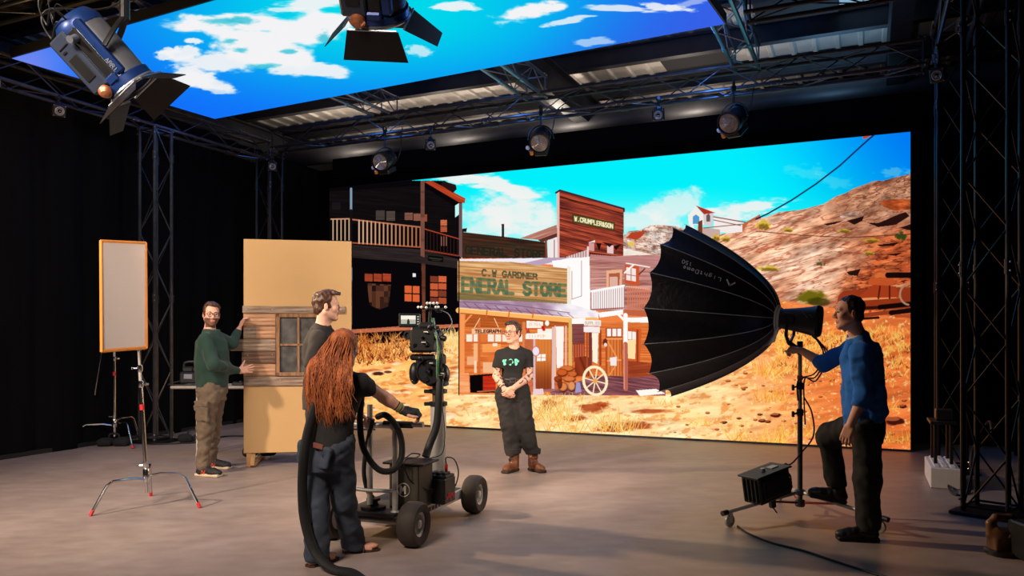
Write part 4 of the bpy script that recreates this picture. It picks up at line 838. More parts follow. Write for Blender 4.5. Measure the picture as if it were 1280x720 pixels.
def fresnel(label, c, aim, r, hang, group):
    f = (Vector(aim)-c).normalized(); s = -f.cross(Z).normalized(); up = f.cross(s)
    th = Thing('fresnel_lamp', label, 'stage lamp', tuple(c), group=group); o = []
    mb = MB(); mb.lathe(c-f*r*1.5, f, [(r*.35, 0), (r*.8, .02), (r*.86, r*.25), (r*.86, r*1.6), (r*.95, r*1.7), (r*.95, r*2.0), (r*1.06, r*2.1), (r*1.06, r*2.75), (r*.94, r*2.78), (r*.92, r*2.4)], 24)
    for k in range(4): mb.torus(c-f*(r*(1.1-.28*k)), f, r*.88, r*.045, 24, 6)
    th.part('housing', mb, lamp_black)
    mb = MB()
    for i in range(7): mb.torus(c+f*(r*(1.12+.015*(6-i))), f, r*(.10+.12*i), r*.07, 24, 6)
    mb.lathe(c+f*r*.98, f, [(r*.9, 0), (r*.9, r*.1), (r*.5, r*.17), (.002, r*.2)], 24); th.part('lens', mb, lens_m)
    mb = MB(); mb.box(c-up*r*1.2-f*r*.1, (r*1.3, r*2.0, r*.55), X=s, Y=f, Zv=up, bev=r*.1); th.part('ballast_box', mb, lamp_black)
    h = Vector((0, 0, 1)); mb = MB(); mb.tube(yoke_pts(c, s, h, r*1.32), r*.09, 8, flat=.5); th.part('yoke', mb, lamp_black)
    top = c+h*r*1.4; mb = MB(); mb.tube([top, Vector((top.x, top.y, hang))], r*.1, 8); mb.torus(Vector((top.x, top.y, hang)), U, .04, .014, 14, 8); mb.box(Vector((top.x, top.y, hang-.06)), (.05, .04, .07)); th.part('clamp', mb, lamp_black)
    mb = MB(); mb.box(c-s*r*.95-up*r*1.15+f*r*.75, (r*.38, r*.3, r*.42), X=s, Y=f, Zv=up, bev=r*.08); th.part('knob', mb, orange_m, label='orange focus knob')
    mb = MB(); mb.ell(c-s*r*1.35-up*r*.65+f*r*.5, (r*.22, r*.2, r*.22)); th.part('knob', mb, white_m, label='white tilt knob')
    mb = MB(); mb.ell(c-s*r*1.15-up*r*.95+f*r*.5, (r*.18, r*.18, r*.18)); th.part('knob', mb, knob_blue, label='blue tilt knob')
    q = c-f*r*1.5; mb = MB(); mb.tube(bez([q, q-f*.08-Z*.12, q+s*.12+Z*.02-f*.05, q+s*.18+Z*.25, Vector((top.x, top.y, hang))+s*.3], 8), .008, 6); th.part('power_cable', mb, cable_m)
    return th
stage = Vector((-.6, 6.0, .8))
for (px, py, b_, r, t) in ((481, 200, 10.0, .135, 'leftmost black fresnel lamp clamped below the far truss, above dark porch'), (676, 174, 10.0, .135, 'middle black fresnel lamp with glass lens under the far truss'), (917, 148, 10.0, .14, 'rightmost black fresnel lamp under the far truss, above the mountain')):
    k = (px-CX)/FPX; d = b_/(V.x*k+V.y); c = P(px, py, d)
    fresnel(t, c, stage if px != 481 else Vector((-4.5, 5, 1)), r, 4.80-.17, 'fresnel lamps on the far truss')
lensring = mat('lens_ring_grey', (150, 150, 150), .4, .5)
def square_camera(label, c, aim, hang, sz=.16):
    f = (Vector(aim)-c).normalized(); s = f.cross(Z).normalized(); up = s.cross(f)
    th = Thing('tracking_camera', label, 'camera', tuple(c), group='small square cameras hung under the trusses')
    mb = MB(); mb.box(c, (sz, sz*.8, sz), X=s, Y=f, Zv=up, bev=.014); th.part('housing', mb, lamp_black)
    mb = MB(); mb.torus(c+f*sz*.41, f, sz*.30, sz*.05, 24, 8); mb.torus(c+f*sz*.42, f, sz*.19, sz*.03, 20, 8)
    for i in (-1, 1):
        for j in (-1, 1): mb.ell(c+f*sz*.41+s*(i*sz*.4)+up*(j*sz*.4), sz*.04, n=8, m=6)
    th.part('lens_ring', mb, lensring)
    mb = MB(); mb.lathe(c+f*sz*.38, f, [(sz*.27, 0), (sz*.2, .006), (.002, .012)], 20); th.part('lens', mb, mat('dark_lens', (14, 14, 20), .08, 0, spec=1))
    t = Vector((c.x, c.y, hang)); mb = MB(); mb.tube([c+Z*sz*.45, t], .014, 8); mb.box(t-Z*.02, (.06, .05, .06), bev=.01); mb.box(c+Z*sz*.55, (.07, .06, .05), bev=.01); th.part('bracket', mb, lamp_black)
for (px, py, a_, b_, hang, t) in ((538, 181, None, 10.2, 4.65, 'small square camera beside the leftmost fresnel lamp under the far truss'), (823, 143, None, 10.2, 4.65, 'small square camera between the middle and rightmost fresnel lamps'), (73, 138, -9.05, None, 4.45, 'small square camera under the left side truss near frame edge'), (340, 208, -9.0, None, 4.5, 'small square camera on the tower behind the beige panel'), (1173, 93, None, 9.6, 4.65, 'small square camera near the right end of the far truss')):
    k = (px-CX)/FPX; d = b_/(V.x*k+V.y) if b_ else a_/(U.x*k+U.y); c = P(px, py, d); square_camera(t, c, Vector((0, 3.5, 1.4)), max(hang, c.z+.12), .155)

def big_lamp(label, c, f, pd, r, L, opens, hang, dark=False):
    f = Vector(f).normalized(); pd = Vector(pd); pd = (pd-f*pd.dot(f)).normalized(); w = f.cross(pd)
    if w.x < 0: w = -w
    th = Thing('barn_door_lamp', label, 'stage lamp', tuple(c)); b0 = c-f*L*.5
    bx = lambda mb, u, a, b, sz, bev=.01: mb.box(b0+f*(L*u)+pd*(r*a)+w*(r*b), sz, X=w, Y=f, Zv=pd, bev=bev)
    mb = MB(); mb.lathe(b0, f, [(r*.5, 0), (r*.86, .015), (r*.94, .06), (r*.94, L*.9), (r*.8, L*.9), (r*.78, L*.6)], 36); th.part('housing', mb, lamp_black if dark else lamp_silver)
    mb = MB(); mb.lathe(b0+f*L*.86, f, [(r*.95, 0), (r*1.02, .01), (r*1.02, L*.12), (r*.9, L*.12), (r*.88, .01)], 32); th.part('front_ring', mb, lamp_blue)
    mb = MB(); mb.lathe(b0-f*.05, f, [(r*.3, 0), (r*.75, .01), (r*.9, .05), (r*.96, .08), (r*.96, .12)], 28); th.part('rear_cap', mb, lamp_blue)
    mb = MB(); mb.lathe(b0+f*L*.9, f, [(r*.86, 0), (r*.7, .02), (r*.3, .035), (.002, .04)], 28); th.part('lens', mb, lens_m)
    mb = MB(); bx(mb, .45, .78, -.52, (r*.86, L*.80, r*.62), .015); pn = th.part('side_panel', mb, lamp_grey)
    mb = MB(); bx(mb, .52, 1.095, -.5, (r*.46, L*.34, .012), .004); bx(mb, .2, 1.095, -.5, (r*.5, L*.02, .012), .003); bx(mb, .26, 1.095, -.62, (r*.2, L*.03, .012), .003); th.part('control_plate', mb, lamp_black, parent=pn)
    mb = MB(); bx(mb, .47, .80, .12, (r*.44, L*.74, r*.36), .012); th.part('vent_slot', mb, lamp_black)
    mb = MB(); bx(mb, .45, .72, .50, (r*.36, L*.80, r*.42), .015); st = th.part('blue_strip', mb, lamp_blue)
    mb = MB(); bx(mb, .84, .92, .10, (r*.5, L*.12, r*.3), .012); th.part('front_block', mb, lamp_blue)
    mb = MB(); q = b0+f*L*.88+pd*(r*1.02)-w*(r*.42); mb.lathe(q, f*.5+pd, [(r*.05, -.02), (r*.24, 0), (r*.26, .03), (r*.15, .055), (.002, .06)], 18); th.part('knob', mb, copper)
    mb = MB(); q = b0+f*L*.22+pd*(r*1.0)+w*(r*.12); mb.lathe(q, pd, [(r*.12, -.01), (r*.16, 0), (r*.10, .06), (r*.14, .07)], 16); th.part('tilt_lock', mb, lamp_silver)
    if not dark: mb = MB(); text3d(mb, 'ARRI', b0+f*L*.62+pd*(r*.935)+w*(r*.42), f, -w if pd.dot(f.cross(-w)) > 0 else w, .026, .005, depth=.003); th.part('lettering', mb, mat('grey_print', (120, 124, 134), .5), parent=st, smooth=False)
    cc = b0+f*L*.5; sd = f.cross(Z).normalized(); hh = (Z-sd*Z.dot(sd)-f*Z.dot(f)*.6).normalized(); mb = MB()
    mb.tube([cc+sd*r*1.25+(-hh)*.0]+[cc+sd*(r*1.25*math.cos(t))+hh*(r*1.75*math.sin(t)) for t in [math.pi*k/16 for k in range(1, 16)]]+[cc-sd*r*1.25], .022, 8, flat=.45); th.part('yoke', mb, lamp_black)
    top = cc+hh*r*1.75; mb = MB(); mb.tube([top, Vector((top.x, top.y, hang))], .022, 10); mb.tube([top, top+Z*.25], .035, 10); mb.torus(Vector((top.x, top.y, hang)), U, .05, .016, 14, 8); th.part('hanging_pole', mb, lamp_black)
    for i, sg in enumerate((-1, 1, 1, -1)):
        a = b0+sd*(sg*r*.5)+pd*(.1 if i < 2 else 0); mb = MB(); mb.tube(bez([a, a-f*(.06+.03*i)+pd*.05, a-f*.02+w*(-(.16+.03*i))+Z*(.02+.05*i), a-w*.12-f*.1+Z*(.12+.05*i), top+sd*(sg*.08)+Z*(.2+.05*i), Vector((top.x, top.y, hang))+sd*(sg*.05)], 8), .007 if i < 2 else .004, 6); th.part('cable', mb, cable_m)
    fr = b0+f*(L*.98); mb = MB(); mb.torus(fr+f*.012, f, r*1.0, .012, 32, 6); mb.lathe(fr+f*.0, f, [(r*.99, 0), (r*.99, .03), (r*.9, .03)], 30, close=False)
    for (dx, dy) in ((w, pd), (-w, pd), (pd, w), (-pd, w)): mb.tube([fr+f*.03+dx*r*1.0-dy*r*.8, fr+f*.03+dx*r*1.0+dy*r*.8], .008, 6)
    th.part('barn_door_ring', mb, lamp_silver)
    for (dx, dy, ang, w0, w1, ln) in ((w, pd, opens[0], .8, .5, 1.2), (-w, pd, opens[1], .8, .5, 1.2), (pd, w, opens[2], .85, 1.1, 1.0), (-pd, w, opens[3], .85, 1.2, 1.15)):
        h0 = fr+f*.035+dx*r*1.0; D = f*math.cos(ang)+dx*math.sin(ang); mb = MB()
        mb.prism([(-r*w0, 0), (r*w0, 0), (r*w1, r*ln), (-r*w1, r*ln)], .005, h0, dy, D); th.part('barn_door_leaf', mb, leaf_m, smooth=False)
    return th
lamp_grey = mat('lamp_grey_enamel', (52, 62, 82), .4, .4); copper = mat('copper_knob', (196, 120, 84), .4, .5)
big_lamp('large blue and silver barn-door lamp tilted against the sky panel, upper left', P(131, 70, 5.5), (.60, .30, -.74), (-.35, -.92, -.05), .175, .53, (.9, 1.0, 1.15, .6), 4.9)
big_lamp('large dark barn-door lamp seen from behind, hanging at the top centre', P(468, -26, 5.3), (.0, .72, -.70), (-.1, -.9, -.5), .21, .48, (1.0, .8, .05, .5), 4.95, dark=True)
# a fresnel lamp burning at the far left, below the side truss
fl_ = P(-33, 97, 8.3); th = fresnel('lit fresnel lamp glowing at the left frame edge below the truss', fl_, Vector((2.5, 6.2, .5)), .15, 4.6, None)
for ch in th.o.children:
    if ch.name.startswith('lens') : ch.data = ch.data.copy(); ch.data.materials.clear(); ch.data.materials.append(mat('lamp_glow', (255, 190, 110), .3, emit=(255, 176, 96), estr=9))
# ------------------------------------------------------------------ grip gear, dolly, dome light
chrome = mat('chrome', (205, 205, 208), .16, 1.0, var=.08)
alu = mat('brushed_aluminium', (188, 185, 180), .42, .35, var=.15, stretch=(1, 1, .1))
red_tape = mat('red_tape', (196, 34, 40), .5)
black_pl = mat('black_plastic', (20, 20, 21), .45, var=.25)
rubber = mat('tyre_rubber', (54, 45, 38), .75, var=.3, bump=.2)
sand_m = mat('sandbag_cordura', (20, 20, 21), .9, bump=.3)
def sandbag(label, c, yaw, L=.42, group=None):
    X = Vector((math.cos(yaw), math.sin(yaw), 0)); Y = Z.cross(X)
    F = Field(Vector(c)-Vector((.4, .4, .03)), Vector(c)+Vector((.4, .4, .25)), .008)
    c = Vector(c)
    for s in (-1, 1): F.ell(c+X*(s*L*.24)+Z*.055, (L*.23, .12, .06), X, Y, .02); F.box(c+X*(s*L*.24)+Z*.05, (L*.21, .11, .045), X, Y, .04, .02)
    F.plane(c+Z*.004, (0, 0, -1)); F.wrinkle(.004, 40, 4)
    th = Thing('sandbag', label, 'sandbag', tuple(c), group=group); field_obj('bag', F, sand_m, th.o, th.Mi)
    mb = MB(); mb.tube(bez([c-X*.07+Z*.1, c-X*.05+Z*.16, c+X*.05+Z*.16, c+X*.07+Z*.1], 6), .012, 6, flat=.4); th.part('handle', mb, sand_m); return th
def cstand(label, base, yaw, H, lean, s=1.0, tips=True, group=None):
    base = Vector(base); th = Thing('light_stand', label, 'stand', tuple(base), group=group)
    bz = .24*s; top = base+Z*H+Vector(lean)*H; col = lambda z: base+Z*z+Vector(lean)*z
    for k in range(3):
        a = yaw+k*2*math.pi/3; d = Vector((math.cos(a), math.sin(a), 0)); z0 = bz*(1.0+.12*k)
        pts = [base+Z*z0+d*.03, base+Z*(z0+.02)+d*.12*s]+[base+Z*(z0+.02)+d*.30*s, base+Z*(z0-.01)+d*.35*s, base+Z*.03+d*.47*s, base+Z*.013+d*.478*s]
        mb = MB(); mb.tube(pts, .0125*s, 10); lg = th.part('leg', mb, chrome)
        if tips: mb = MB(); mb.tube([base+Z*.045+d*.463*s, base+Z*.004+d*.484*s], .0145*s, 10); th.part('foot_cap', mb, red_tape, parent=lg)
    mb = MB(); mb.tube([col(.12), col(.62*H+.2)], .0175*s, 14); mb.lathe(col(bz*.9), Z, [(.028*s, 0), (.03*s, .02), (.03*s, .10), (.022*s, .12)], 16); th.part('lower_column', mb, chrome)
    mb = MB(); mb.tube([col(.5*H), col(H*.86)], .0135*s, 12); mb.tube([col(H*.8), top], .0105*s, 12); th.part('upper_column', mb, alu)
    for z, sd in ((.62*H+.2, 1), (H*.86, -1), (bz+.12, -1)):
        mb = MB(); mb.lathe(col(z-.03), Z, [(.02, 0), (.024, .01), (.024, .055), (.018, .06)], 14)
        q = col(z); e = Vector((sd, -.3, 0)).normalized(); mb.tube([q, q+e*.05], .007, 8); mb.box(q+e*.062, (.012, .05, .022), X=e, Y=Z.cross(e), bev=.005); th.part('locking_knob', mb, chrome)
    mb = MB(); mb.tube([col(.60*H), col(.60*H+.05)], .0195*s, 12); th.part('tape_band', mb, red_tape, label='red tape band')
    return th, top
# front stand with the white flag
b1 = G(185, 633)
st1, top1 = cstand('chrome grip stand in front, holding the white flag', b1, math.radians(232), 1.40, (-.055, -.01, 0), 1.0)
gh = top1
mb = MB(); mb.lathe(gh-Vector((0, .035, 0)), (0, 1, 0), [(.036, 0), (.042, .01), (.042, .03), (.036, .036), (.042, .042), (.042, .062), (.034, .07)], 20); mb.tube([gh, gh+Vector((-.09, -.02, .0))], .013, 10); mb.ell(gh+Vector((-.11, -.025, 0)), (.03, .02, .018)); st1.part('grip_head', mb, chrome)
fa = P(126, 301.5, 6.46); fb = P(182, 304, 6.82); fc_ = P(183, 434.5, 6.82); fd = P(127, 439, 6.46); nx = (fb-fa).normalized(); nn = nx.cross(Z)
th = Thing('flag', 'white cloth flag with orange edge tape on the front stand', 'flag', tuple((fc_+fd)/2))
cloth = mat('white_bounce_cloth', (240, 230, 222), .9, var=.03, bump=.1, bscale=300)
_nt = cloth.node_tree; _tr = _nt.nodes.new('ShaderNodeBsdfTranslucent'); _tr.inputs[0].default_value = (*lin((240, 230, 222)), 1); _mx = _nt.nodes.new('ShaderNodeMixShader'); _mx.inputs[0].default_value = .45
_nt.links.new(_nt.nodes['Principled BSDF'].outputs[0], _mx.inputs[1]); _nt.links.new(_tr.outputs[0], _mx.inputs[2]); _nt.links.new(_mx.outputs[0], _nt.nodes['Material Output'].inputs[0])
mb = MB(); mb.box((fa+fb+fc_+fd)/4, ((fb-fa).length-.02, .006, .90), X=nx, Y=Z.cross(nx), Zv=Z); th.part('cloth', mb, cloth, smooth=False)
mb = MB(); cc = [fa, fb, fc_, fd]
for i in range(4): mb.tube([cc[i]+(cc[(i+1) % 4]-cc[i])*-.006, cc[(i+1) % 4]+(cc[(i+1) % 4]-cc[i])*.006], .0135, 8, flat=.7)
th.part('edge_frame', mb, mat('orange_edge_tape', (222, 136, 44), .6))
mb = MB(); mb.tube([fc_+Vector((-.02, 0, .12)), fc_+Vector((-.02, 0, -.02)), gh+Vector((0, .03, .0))], .006, 8); mb.ell(fc_+Vector((-.03, -.01, .03)), .012); th.part('pin', mb, chrome)
b2 = G(143, 554); b2 = b2-(b2*.02); b2.z = 0
st2, top2 = cstand('chrome stand at the back left, behind the white flag', b2, math.radians(200), 1.60, (0, 0, 0), 1.15)
mb = MB(); mb.tube([top2, top2+Vector((-.1, -.05, .0)), top2+Vector((-.22, -.1, -.9))], .009, 8); mb.lathe(top2-Vector((0, .03, 0)), (0, 1, 0), [(.03, 0), (.04, .01), (.04, .05), (.03, .06)], 16); st2.part('grip_arm', mb, chrome)
sandbag('black sandbag lying between the legs of the back-left stand', b2+Vector((.02, -.05, 0)), .1, .46)

# beige scenic flat with timber and a window
pw_ = mat('beige_paint', (192, 154, 104), .75, var=.04, scale=3)
ply_edge = mat('raw_pine', (196, 150, 100), .75, var=.2, stretch=(1, 1, .12), scale=20)
pA = P(304.5, 565, 8.92); pA.z = .16; pB = P(439.5, 565, 9.14); fx = Vector((pB.x-pA.x, pB.y-pA.y, 0)); FW = fx.length; fx.normalize(); fn = fx.cross(Z)
if fn.y > 0: fn = -fn
Tz = 2.60
def F_(x, z, o=0.0): return Vector((pA.x, pA.y, 0))+fx*x+Z*z+fn*o
panel = Thing('scenic_flat', 'tall beige scenic flat with weathered planks and small window', 'stage flat', (pA.x, pA.y, 0))
mb = MB(); mb.box(F_(FW/2, (.16+Tz)/2, -.012), (FW, .024, Tz-.16), X=fx, Y=-fn, Zv=Z, bev=.003); panel.part('board', mb, pw_)
mb = MB()
for x in (.03, FW/2, FW-.03): mb.box(F_(x, (.16+Tz)/2, -.05), (.045, .05, Tz-.17), X=fx, Y=-fn, Zv=Z)
for z in (.2, 1.3, Tz-.05): mb.box(F_(FW/2, z, -.05), (FW-.02, .05, .045), X=fx, Y=-fn, Zv=Z)
panel.part('batten', mb, ply_edge)
for x in (.055, FW-.12):
    mb = MB(); mb.box(F_(x, .08+.02, -.045), (.055, .05, .2), X=fx, Y=-fn, Zv=Z, bev=.004); panel.part('leg', mb, ply_edge)
mb = MB(); mb.box(F_(.10, .75, -.42), (.045, .03, 1.72), X=fx, Y=Vector((fn.x, fn.y, .62)), Zv=None); mb.box(F_(.1, .03, -.42), (.05, .8, .04), X=fx, Y=-fn, Zv=Z); panel.part('brace', mb, ply_edge)
zpx = lambda py: EYE+(HY-py)/FPX*8.97
xpx = lambda px: (px-304.5)/134.5*FW
woods = [mat('plank_grey', (168, 146, 128), .85, rgb2=(104, 84, 72), stretch=(2, 30, 30), scale=1.6, bump=.25), mat('plank_tan', (200, 158, 124), .85, rgb2=(140, 98, 72), stretch=(2, 30, 30), scale=1.6, bump=.25), mat('plank_brown', (128, 98, 80), .85, rgb2=(70, 48, 40), stretch=(2, 30, 30), scale=1.6, bump=.25)]
def plank(x0, x1, y0, y1, m, o=.012, lab=None):
    z0 = zpx(y1); z1 = zpx(y0); a = xpx(x0); b = xpx(x1); mb = MB(); mb.box(Vector((0, 0, 0)), (b-a, .022, z1-z0), bev=.003)
    ob = link_mesh('plank', mb.v, mb.f, m); ob.parent = panel.o; c = panel.Mi @ F_((a+b)/2, (z0+z1)/2, o); ob.location = c; ob.rotation_euler = (0, 0, math.atan2(fx.y, fx.x))
    if lab: ob['label'] = lab
def nails():
    mb = MB()
    for (x, y) in ((308, 387), (340, 387), (380, 388), (420, 388), (310, 398), (340, 398), (312, 412), (338, 411), (295, 428), (340, 429), (310, 444), (340, 443), (312, 461), (338, 462), (312, 476), (350, 475), (380, 476)): mb.ell(F_(xpx(x), zpx(y), .026), .006, n=6, m=4)
    panel.part('nail', mb, bolt_m)['kind'] = 'stuff'
plank(303.5, 431, 382.5, 391.5, woods[0]); plank(304.5, 344, 392.5, 407, woods[1]); plank(304.5, 344, 408, 423, woods[1]); plank(289, 344, 424, 438.5, woods[0], .014, 'grey plank sticking out past the edge'); plank(302.5, 344, 439.5, 454, woods[2], .012, 'dark brown plank'); plank(305, 344, 455, 469.5, woods[1]); plank(305, 431, 470.5, 482.5, woods[0])
plank(305.5, 320, 408.2, 422.8, woods[0], .016)
nails()
wf = mat('window_frame_wood', (158, 118, 84), .8, rgb2=(112, 78, 54), stretch=(20, 20, 3), scale=2, bump=.2)
gl = mat('dusty_dark_glass', (44, 44, 46), .35, var=.5, scale=9, rgb2=(92, 90, 88), spec=.6)
wx0, wx1, wz0, wz1 = xpx(344.5), xpx(400), zpx(470), zpx(392)
mb = MB(); bw_ = .042
mb.box(F_((wx0+wx1)/2, wz1-bw_/2, .022), (wx1-wx0, .045, bw_), X=fx, Y=-fn, Zv=Z, bev=.004); mb.box(F_((wx0+wx1)/2, wz0+bw_/2, .022), (wx1-wx0, .045, bw_), X=fx, Y=-fn, Zv=Z, bev=.004)
for x in (wx0+bw_/2, wx1-bw_/2): mb.box(F_(x, (wz0+wz1)/2, .022), (bw_, .045, wz1-wz0), X=fx, Y=-fn, Zv=Z, bev=.004)
mb.box(F_((wx0+wx1)/2, (wz0+wz1)/2, .018), (wx1-wx0, .03, .024), X=fx, Y=-fn, Zv=Z); mb.box(F_((wx0+wx1)/2, (wz0+wz1)/2, .018), (.024, .03, wz1-wz0), X=fx, Y=-fn, Zv=Z)
wfo = panel.part('window_frame', mb, wf)
for i in range(2):
    for j in range(2):
        xc = wx0+bw_+(wx1-wx0-2*bw_)*(i+.5)/2; zc = wz0+bw_+(wz1-wz0-2*bw_)*(j+.5)/2
        mb = MB(); mb.box(F_(xc, zc, .006), ((wx1-wx0-2*bw_)/2, .006, (wz1-wz0-2*bw_)/2), X=fx, Y=-fn, Zv=Z); panel.part('pane', mb, gl, parent=wfo, smooth=False)
sandbag('black sandbag on the foot of the beige flat', F_(.10, .045, -.60), .2, .44)

# folding table behind the green-shirted man
tt = mat('table_top_grey', (150, 142, 134), .6, var=.1)
tb0 = P(213, 484, 9.75); tb1 = P(312, 484, 9.75); tc = (tb0+tb1)/2; tz = .86
th = Thing('folding_table', 'grey folding table behind the man in the green sweatshirt', 'table', (tc.x, tc.y+.25, 0))
mb = MB(); mb.box(Vector((tc.x+.12, tc.y+.28, tz)), (1.22, .6, .035), bev=.01); th.part('tabletop', mb, tt)
for dx in (-.18, .56):
    for dy in (.06, .5):
        mb = MB(); mb.tube([(tc.x+dx, tc.y+dy, .0), (tc.x+dx, tc.y+dy, tz-.01)], .018, 10); mb.lathe((tc.x+dx, tc.y+dy, 0), Z, [(.024, 0), (.024, .03)], 12); th.part('leg', mb, alu)
def small_gear(label, c, s=1.0):
    th = Thing('video_camera', label, 'camera', tuple(c)); c = Vector(c)
    mb = MB(); mb.box(c+Vector((0, 0, .085))*s, (.2*s, .16*s, .13*s), bev=.02); mb.box(c+Vector((-.02, 0, .175))*s, (.12*s, .1*s, .06*s), bev=.015); th.part('body', mb, lamp_black)
    mb = MB(); mb.lathe(c+Vector((.1, -.02, .09))*s, (1, -.3, 0), [(.06*s, 0), (.065*s, .05*s), (.05*s, .09*s), (.05*s, .1*s)], 18); th.part('lens_barrel', mb, lamp_black)
    mb = MB(); mb.tube(bez([c+Vector((-.08, 0, .18))*s, c+Vector((-.06, 0, .25))*s, c+Vector((.08, 0, .25))*s, c+Vector((.1, 0, .18))*s], 6), .014*s, 8); th.part('carry_handle', mb, black_pl)
    mb = MB(); mb.tube(bez([c+Vector((-.1, -.05, .05))*s, c+Vector((-.2, -.1, .02))*s, c+Vector((-.16, -.14, .012))*s, c+Vector((.05, -.13, .012))*s], 8), .008, 6); th.part('cable', mb, cable_m)
    mb = MB(); mb.box(c+Vector((0, -.082, .10))*s, (.09*s, .004, .05*s)); th.part('label_plate', mb, lamp_silver); return th
small_gear('black camera body with handle lying on the folding table', (P(238, 484, 9.9).x, 9.92, tz+.018), 1.15)
mb = MB(); c = Vector((P(296, 484, 9.8).x, 9.85, tz+.018)); mb.box(c+Z*.02, (.15, .07, .04), bev=.012); mb.ell(c+Vector((.03, 0, .045)), (.025, .02, .015)); mb.box(c+Vector((-.03, 0, .043)), (.05, .04, .008), bev=.003)
single('remote_control', mb, black_pl, 'small black remote control lying on the folding table', 'remote control', origin=c)

# ------------------------------------------------------------------ camera dolly
n1 = G(517, 683); n2 = G(593, 641); dl = (n2-n1); WB = dl.length; dl.normalize(); sl = Z.cross(dl)      # sl to the left
def D(f, s, z): return n1+dl*f+sl*s+Z*z
dolly = Thing('camera_dolly', 'wheeled camera dolly with push bars, column and air tyres', 'dolly', tuple(D(WB/2, .33, 0)))
TW = .66; wr = .158
for f in (0, WB):
    for s in (0, TW):
        c = D(f, s, wr); out = -sl if s == 0 else sl
        mb = MB(); mb.lathe(c-out*.065, out, [(.085, .012), (.11, .002), (wr*.88, 0), (wr*.98, .022), (wr, .05), (wr, .085), (wr*.98, .11), (wr*.88, .132), (.11, .13), (.085, .118)], 36, close=False); ty = dolly.part('wheel', mb, rubber)
        mb = MB(); mb.lathe(c-out*.05, out, [(.088, 0), (.088, .098), (.07, .088), (.062, .06), (.03, .058), (.03, .1), (.018, .106), (.001, .106)], 30)
        for k in range(5):
            a = k*2*math.pi/5; x_, y_, _ = frame(out); mb.ell(c+out*.014+(x_*math.cos(a)+y_*math.sin(a))*.05, .007, n=8, m=6)
        dolly.part('wheel_hub', mb, alu, parent=ty)
deck = mat('dolly_deck', (60, 58, 56), .6, .2, var=.3, bump=.15)
mb = MB(); mb.box(D(WB/2, TW/2, .205), (WB-.12, TW-.16, .022), X=dl, Y=sl, bev=.004); dolly.part('deck', mb, deck)
for s in (.075, TW-.075):
    mb = MB(); mb.box(D(WB/2, s, .178), (WB-.10, .03, .075), X=dl, Y=sl, bev=.004); rl = dolly.part('side_rail', mb, alu)
    mb = MB()
    for k in range(10): mb.box(D(WB*.3+k*.055, s+(-.0165 if s < .3 else .0165), .178), (.034, .004, .03), X=dl, Y=sl)
    dolly.part('slot', mb, black_pl, parent=rl)['kind'] = 'stuff'
for f in (.0, WB):
    mb = MB(); mb.tube([D(f, .06, wr), D(f, TW-.06, wr)], .016, 10); mb.box(D(f+(.05 if f == 0 else -.05), TW/2, .18), (.05, TW-.16, .07), X=dl, Y=sl, bev=.004); dolly.part('axle', mb, alu)
# steering head and push bars at the near end
mb = MB(); c = D(.02, TW/2, .23); mb.lathe(c, Z, [(.05, 0), (.09, .012), (.09, .03), (.04, .035), (.03, .06), (.05, .07), (.05, .085)], 22); mb.box(D(-.02, TW/2, .225), (.16, .46, .03), X=dl, Y=sl, bev=.006); dolly.part('steering_plate', mb, lamp_black)
hb = [(.02, .10), (.02, .56)]; hf = -.03
for s in (.13, .53):
    mb = MB(); mb.tube([D(hf, s, .2), D(hf, s, .84)], .0205, 14); mb.lathe(D(hf, s, .2), Z, [(.032, 0), (.032, .04), (.024, .05)], 14); dolly.part('push_bar', mb, alu)
mb = MB(); mb.tube([D(hf, TW/2, .28), D(hf, TW/2, .99)], .0205, 14); dolly.part('push_bar', mb, alu)
for z in (.385,):
    mb = MB(); mb.tube([D(hf, .11, z), D(hf-.035, TW/2, z), D(hf, .55, z)], .014, 12); dolly.part('cross_bar', mb, alu)
mb = MB(); mb.tube([D(hf, .10, .845), D(hf, .57, .845)], .0205, 14); dolly.part('cross_bar', mb, alu)
for s in (.13, TW/2, .53): mb = MB(); mb.box(D(hf, s, .845), (.06, .06, .06), X=dl, Y=sl, bev=.012); dolly.part('clamp', mb, alu)
hz = .99; mb = MB(); mb.tube([D(hf, TW/2+.05, hz), D(hf, TW/2+.30, hz)], .02, 12); mb.tube([D(hf, TW/2-.05, hz-.14), D(hf+.02, -.08, hz-.13)], .0195, 12); dolly.part('handlebar', mb, alu)
grip_m = mat('grip_rubber', (24, 23, 23), .8)
for s0, s1, z in ((TW/2+.06, TW/2+.26, hz), (.22, .0, hz-.135)):
    mb = MB(); mb.tube([D(hf+.005, s0, z), D(hf+.012, s1, z)], .0245, 14); dolly.part('hand_grip', mb, grip_m)
# column
cb = P(549, 560, 6.28); cb.z = 0; leanv = Vector((-.012, 0, 0))
cl = lambda z: cb+Z*z+leanv*(z-.2)
mb = MB(); mb.tube([cl(.215), cl(.92)], .062, 24); mb.lathe(cl(.212), Z, [(.11, 0), (.11, .02), (.075, .04)], 24); dolly.part('column', mb, alu)
mb = MB(); mb.tube([cl(.9), cl(1.26)], .046, 20); dolly.part('riser', mb, mat('anodised_bronze', (120, 104, 90), .4, .7))
for z in (.92, 1.02, 1.14):
    mb = MB(); mb.lathe(cl(z), Z, [(.05, 0), (.074, .005), (.074, .035), (.05, .04)], 20); mb.box(cl(z+.02)+Vector((-.085, -.02, 0)), (.05, .02, .03), bev=.005); dolly.part('column_collar', mb, lamp_black)
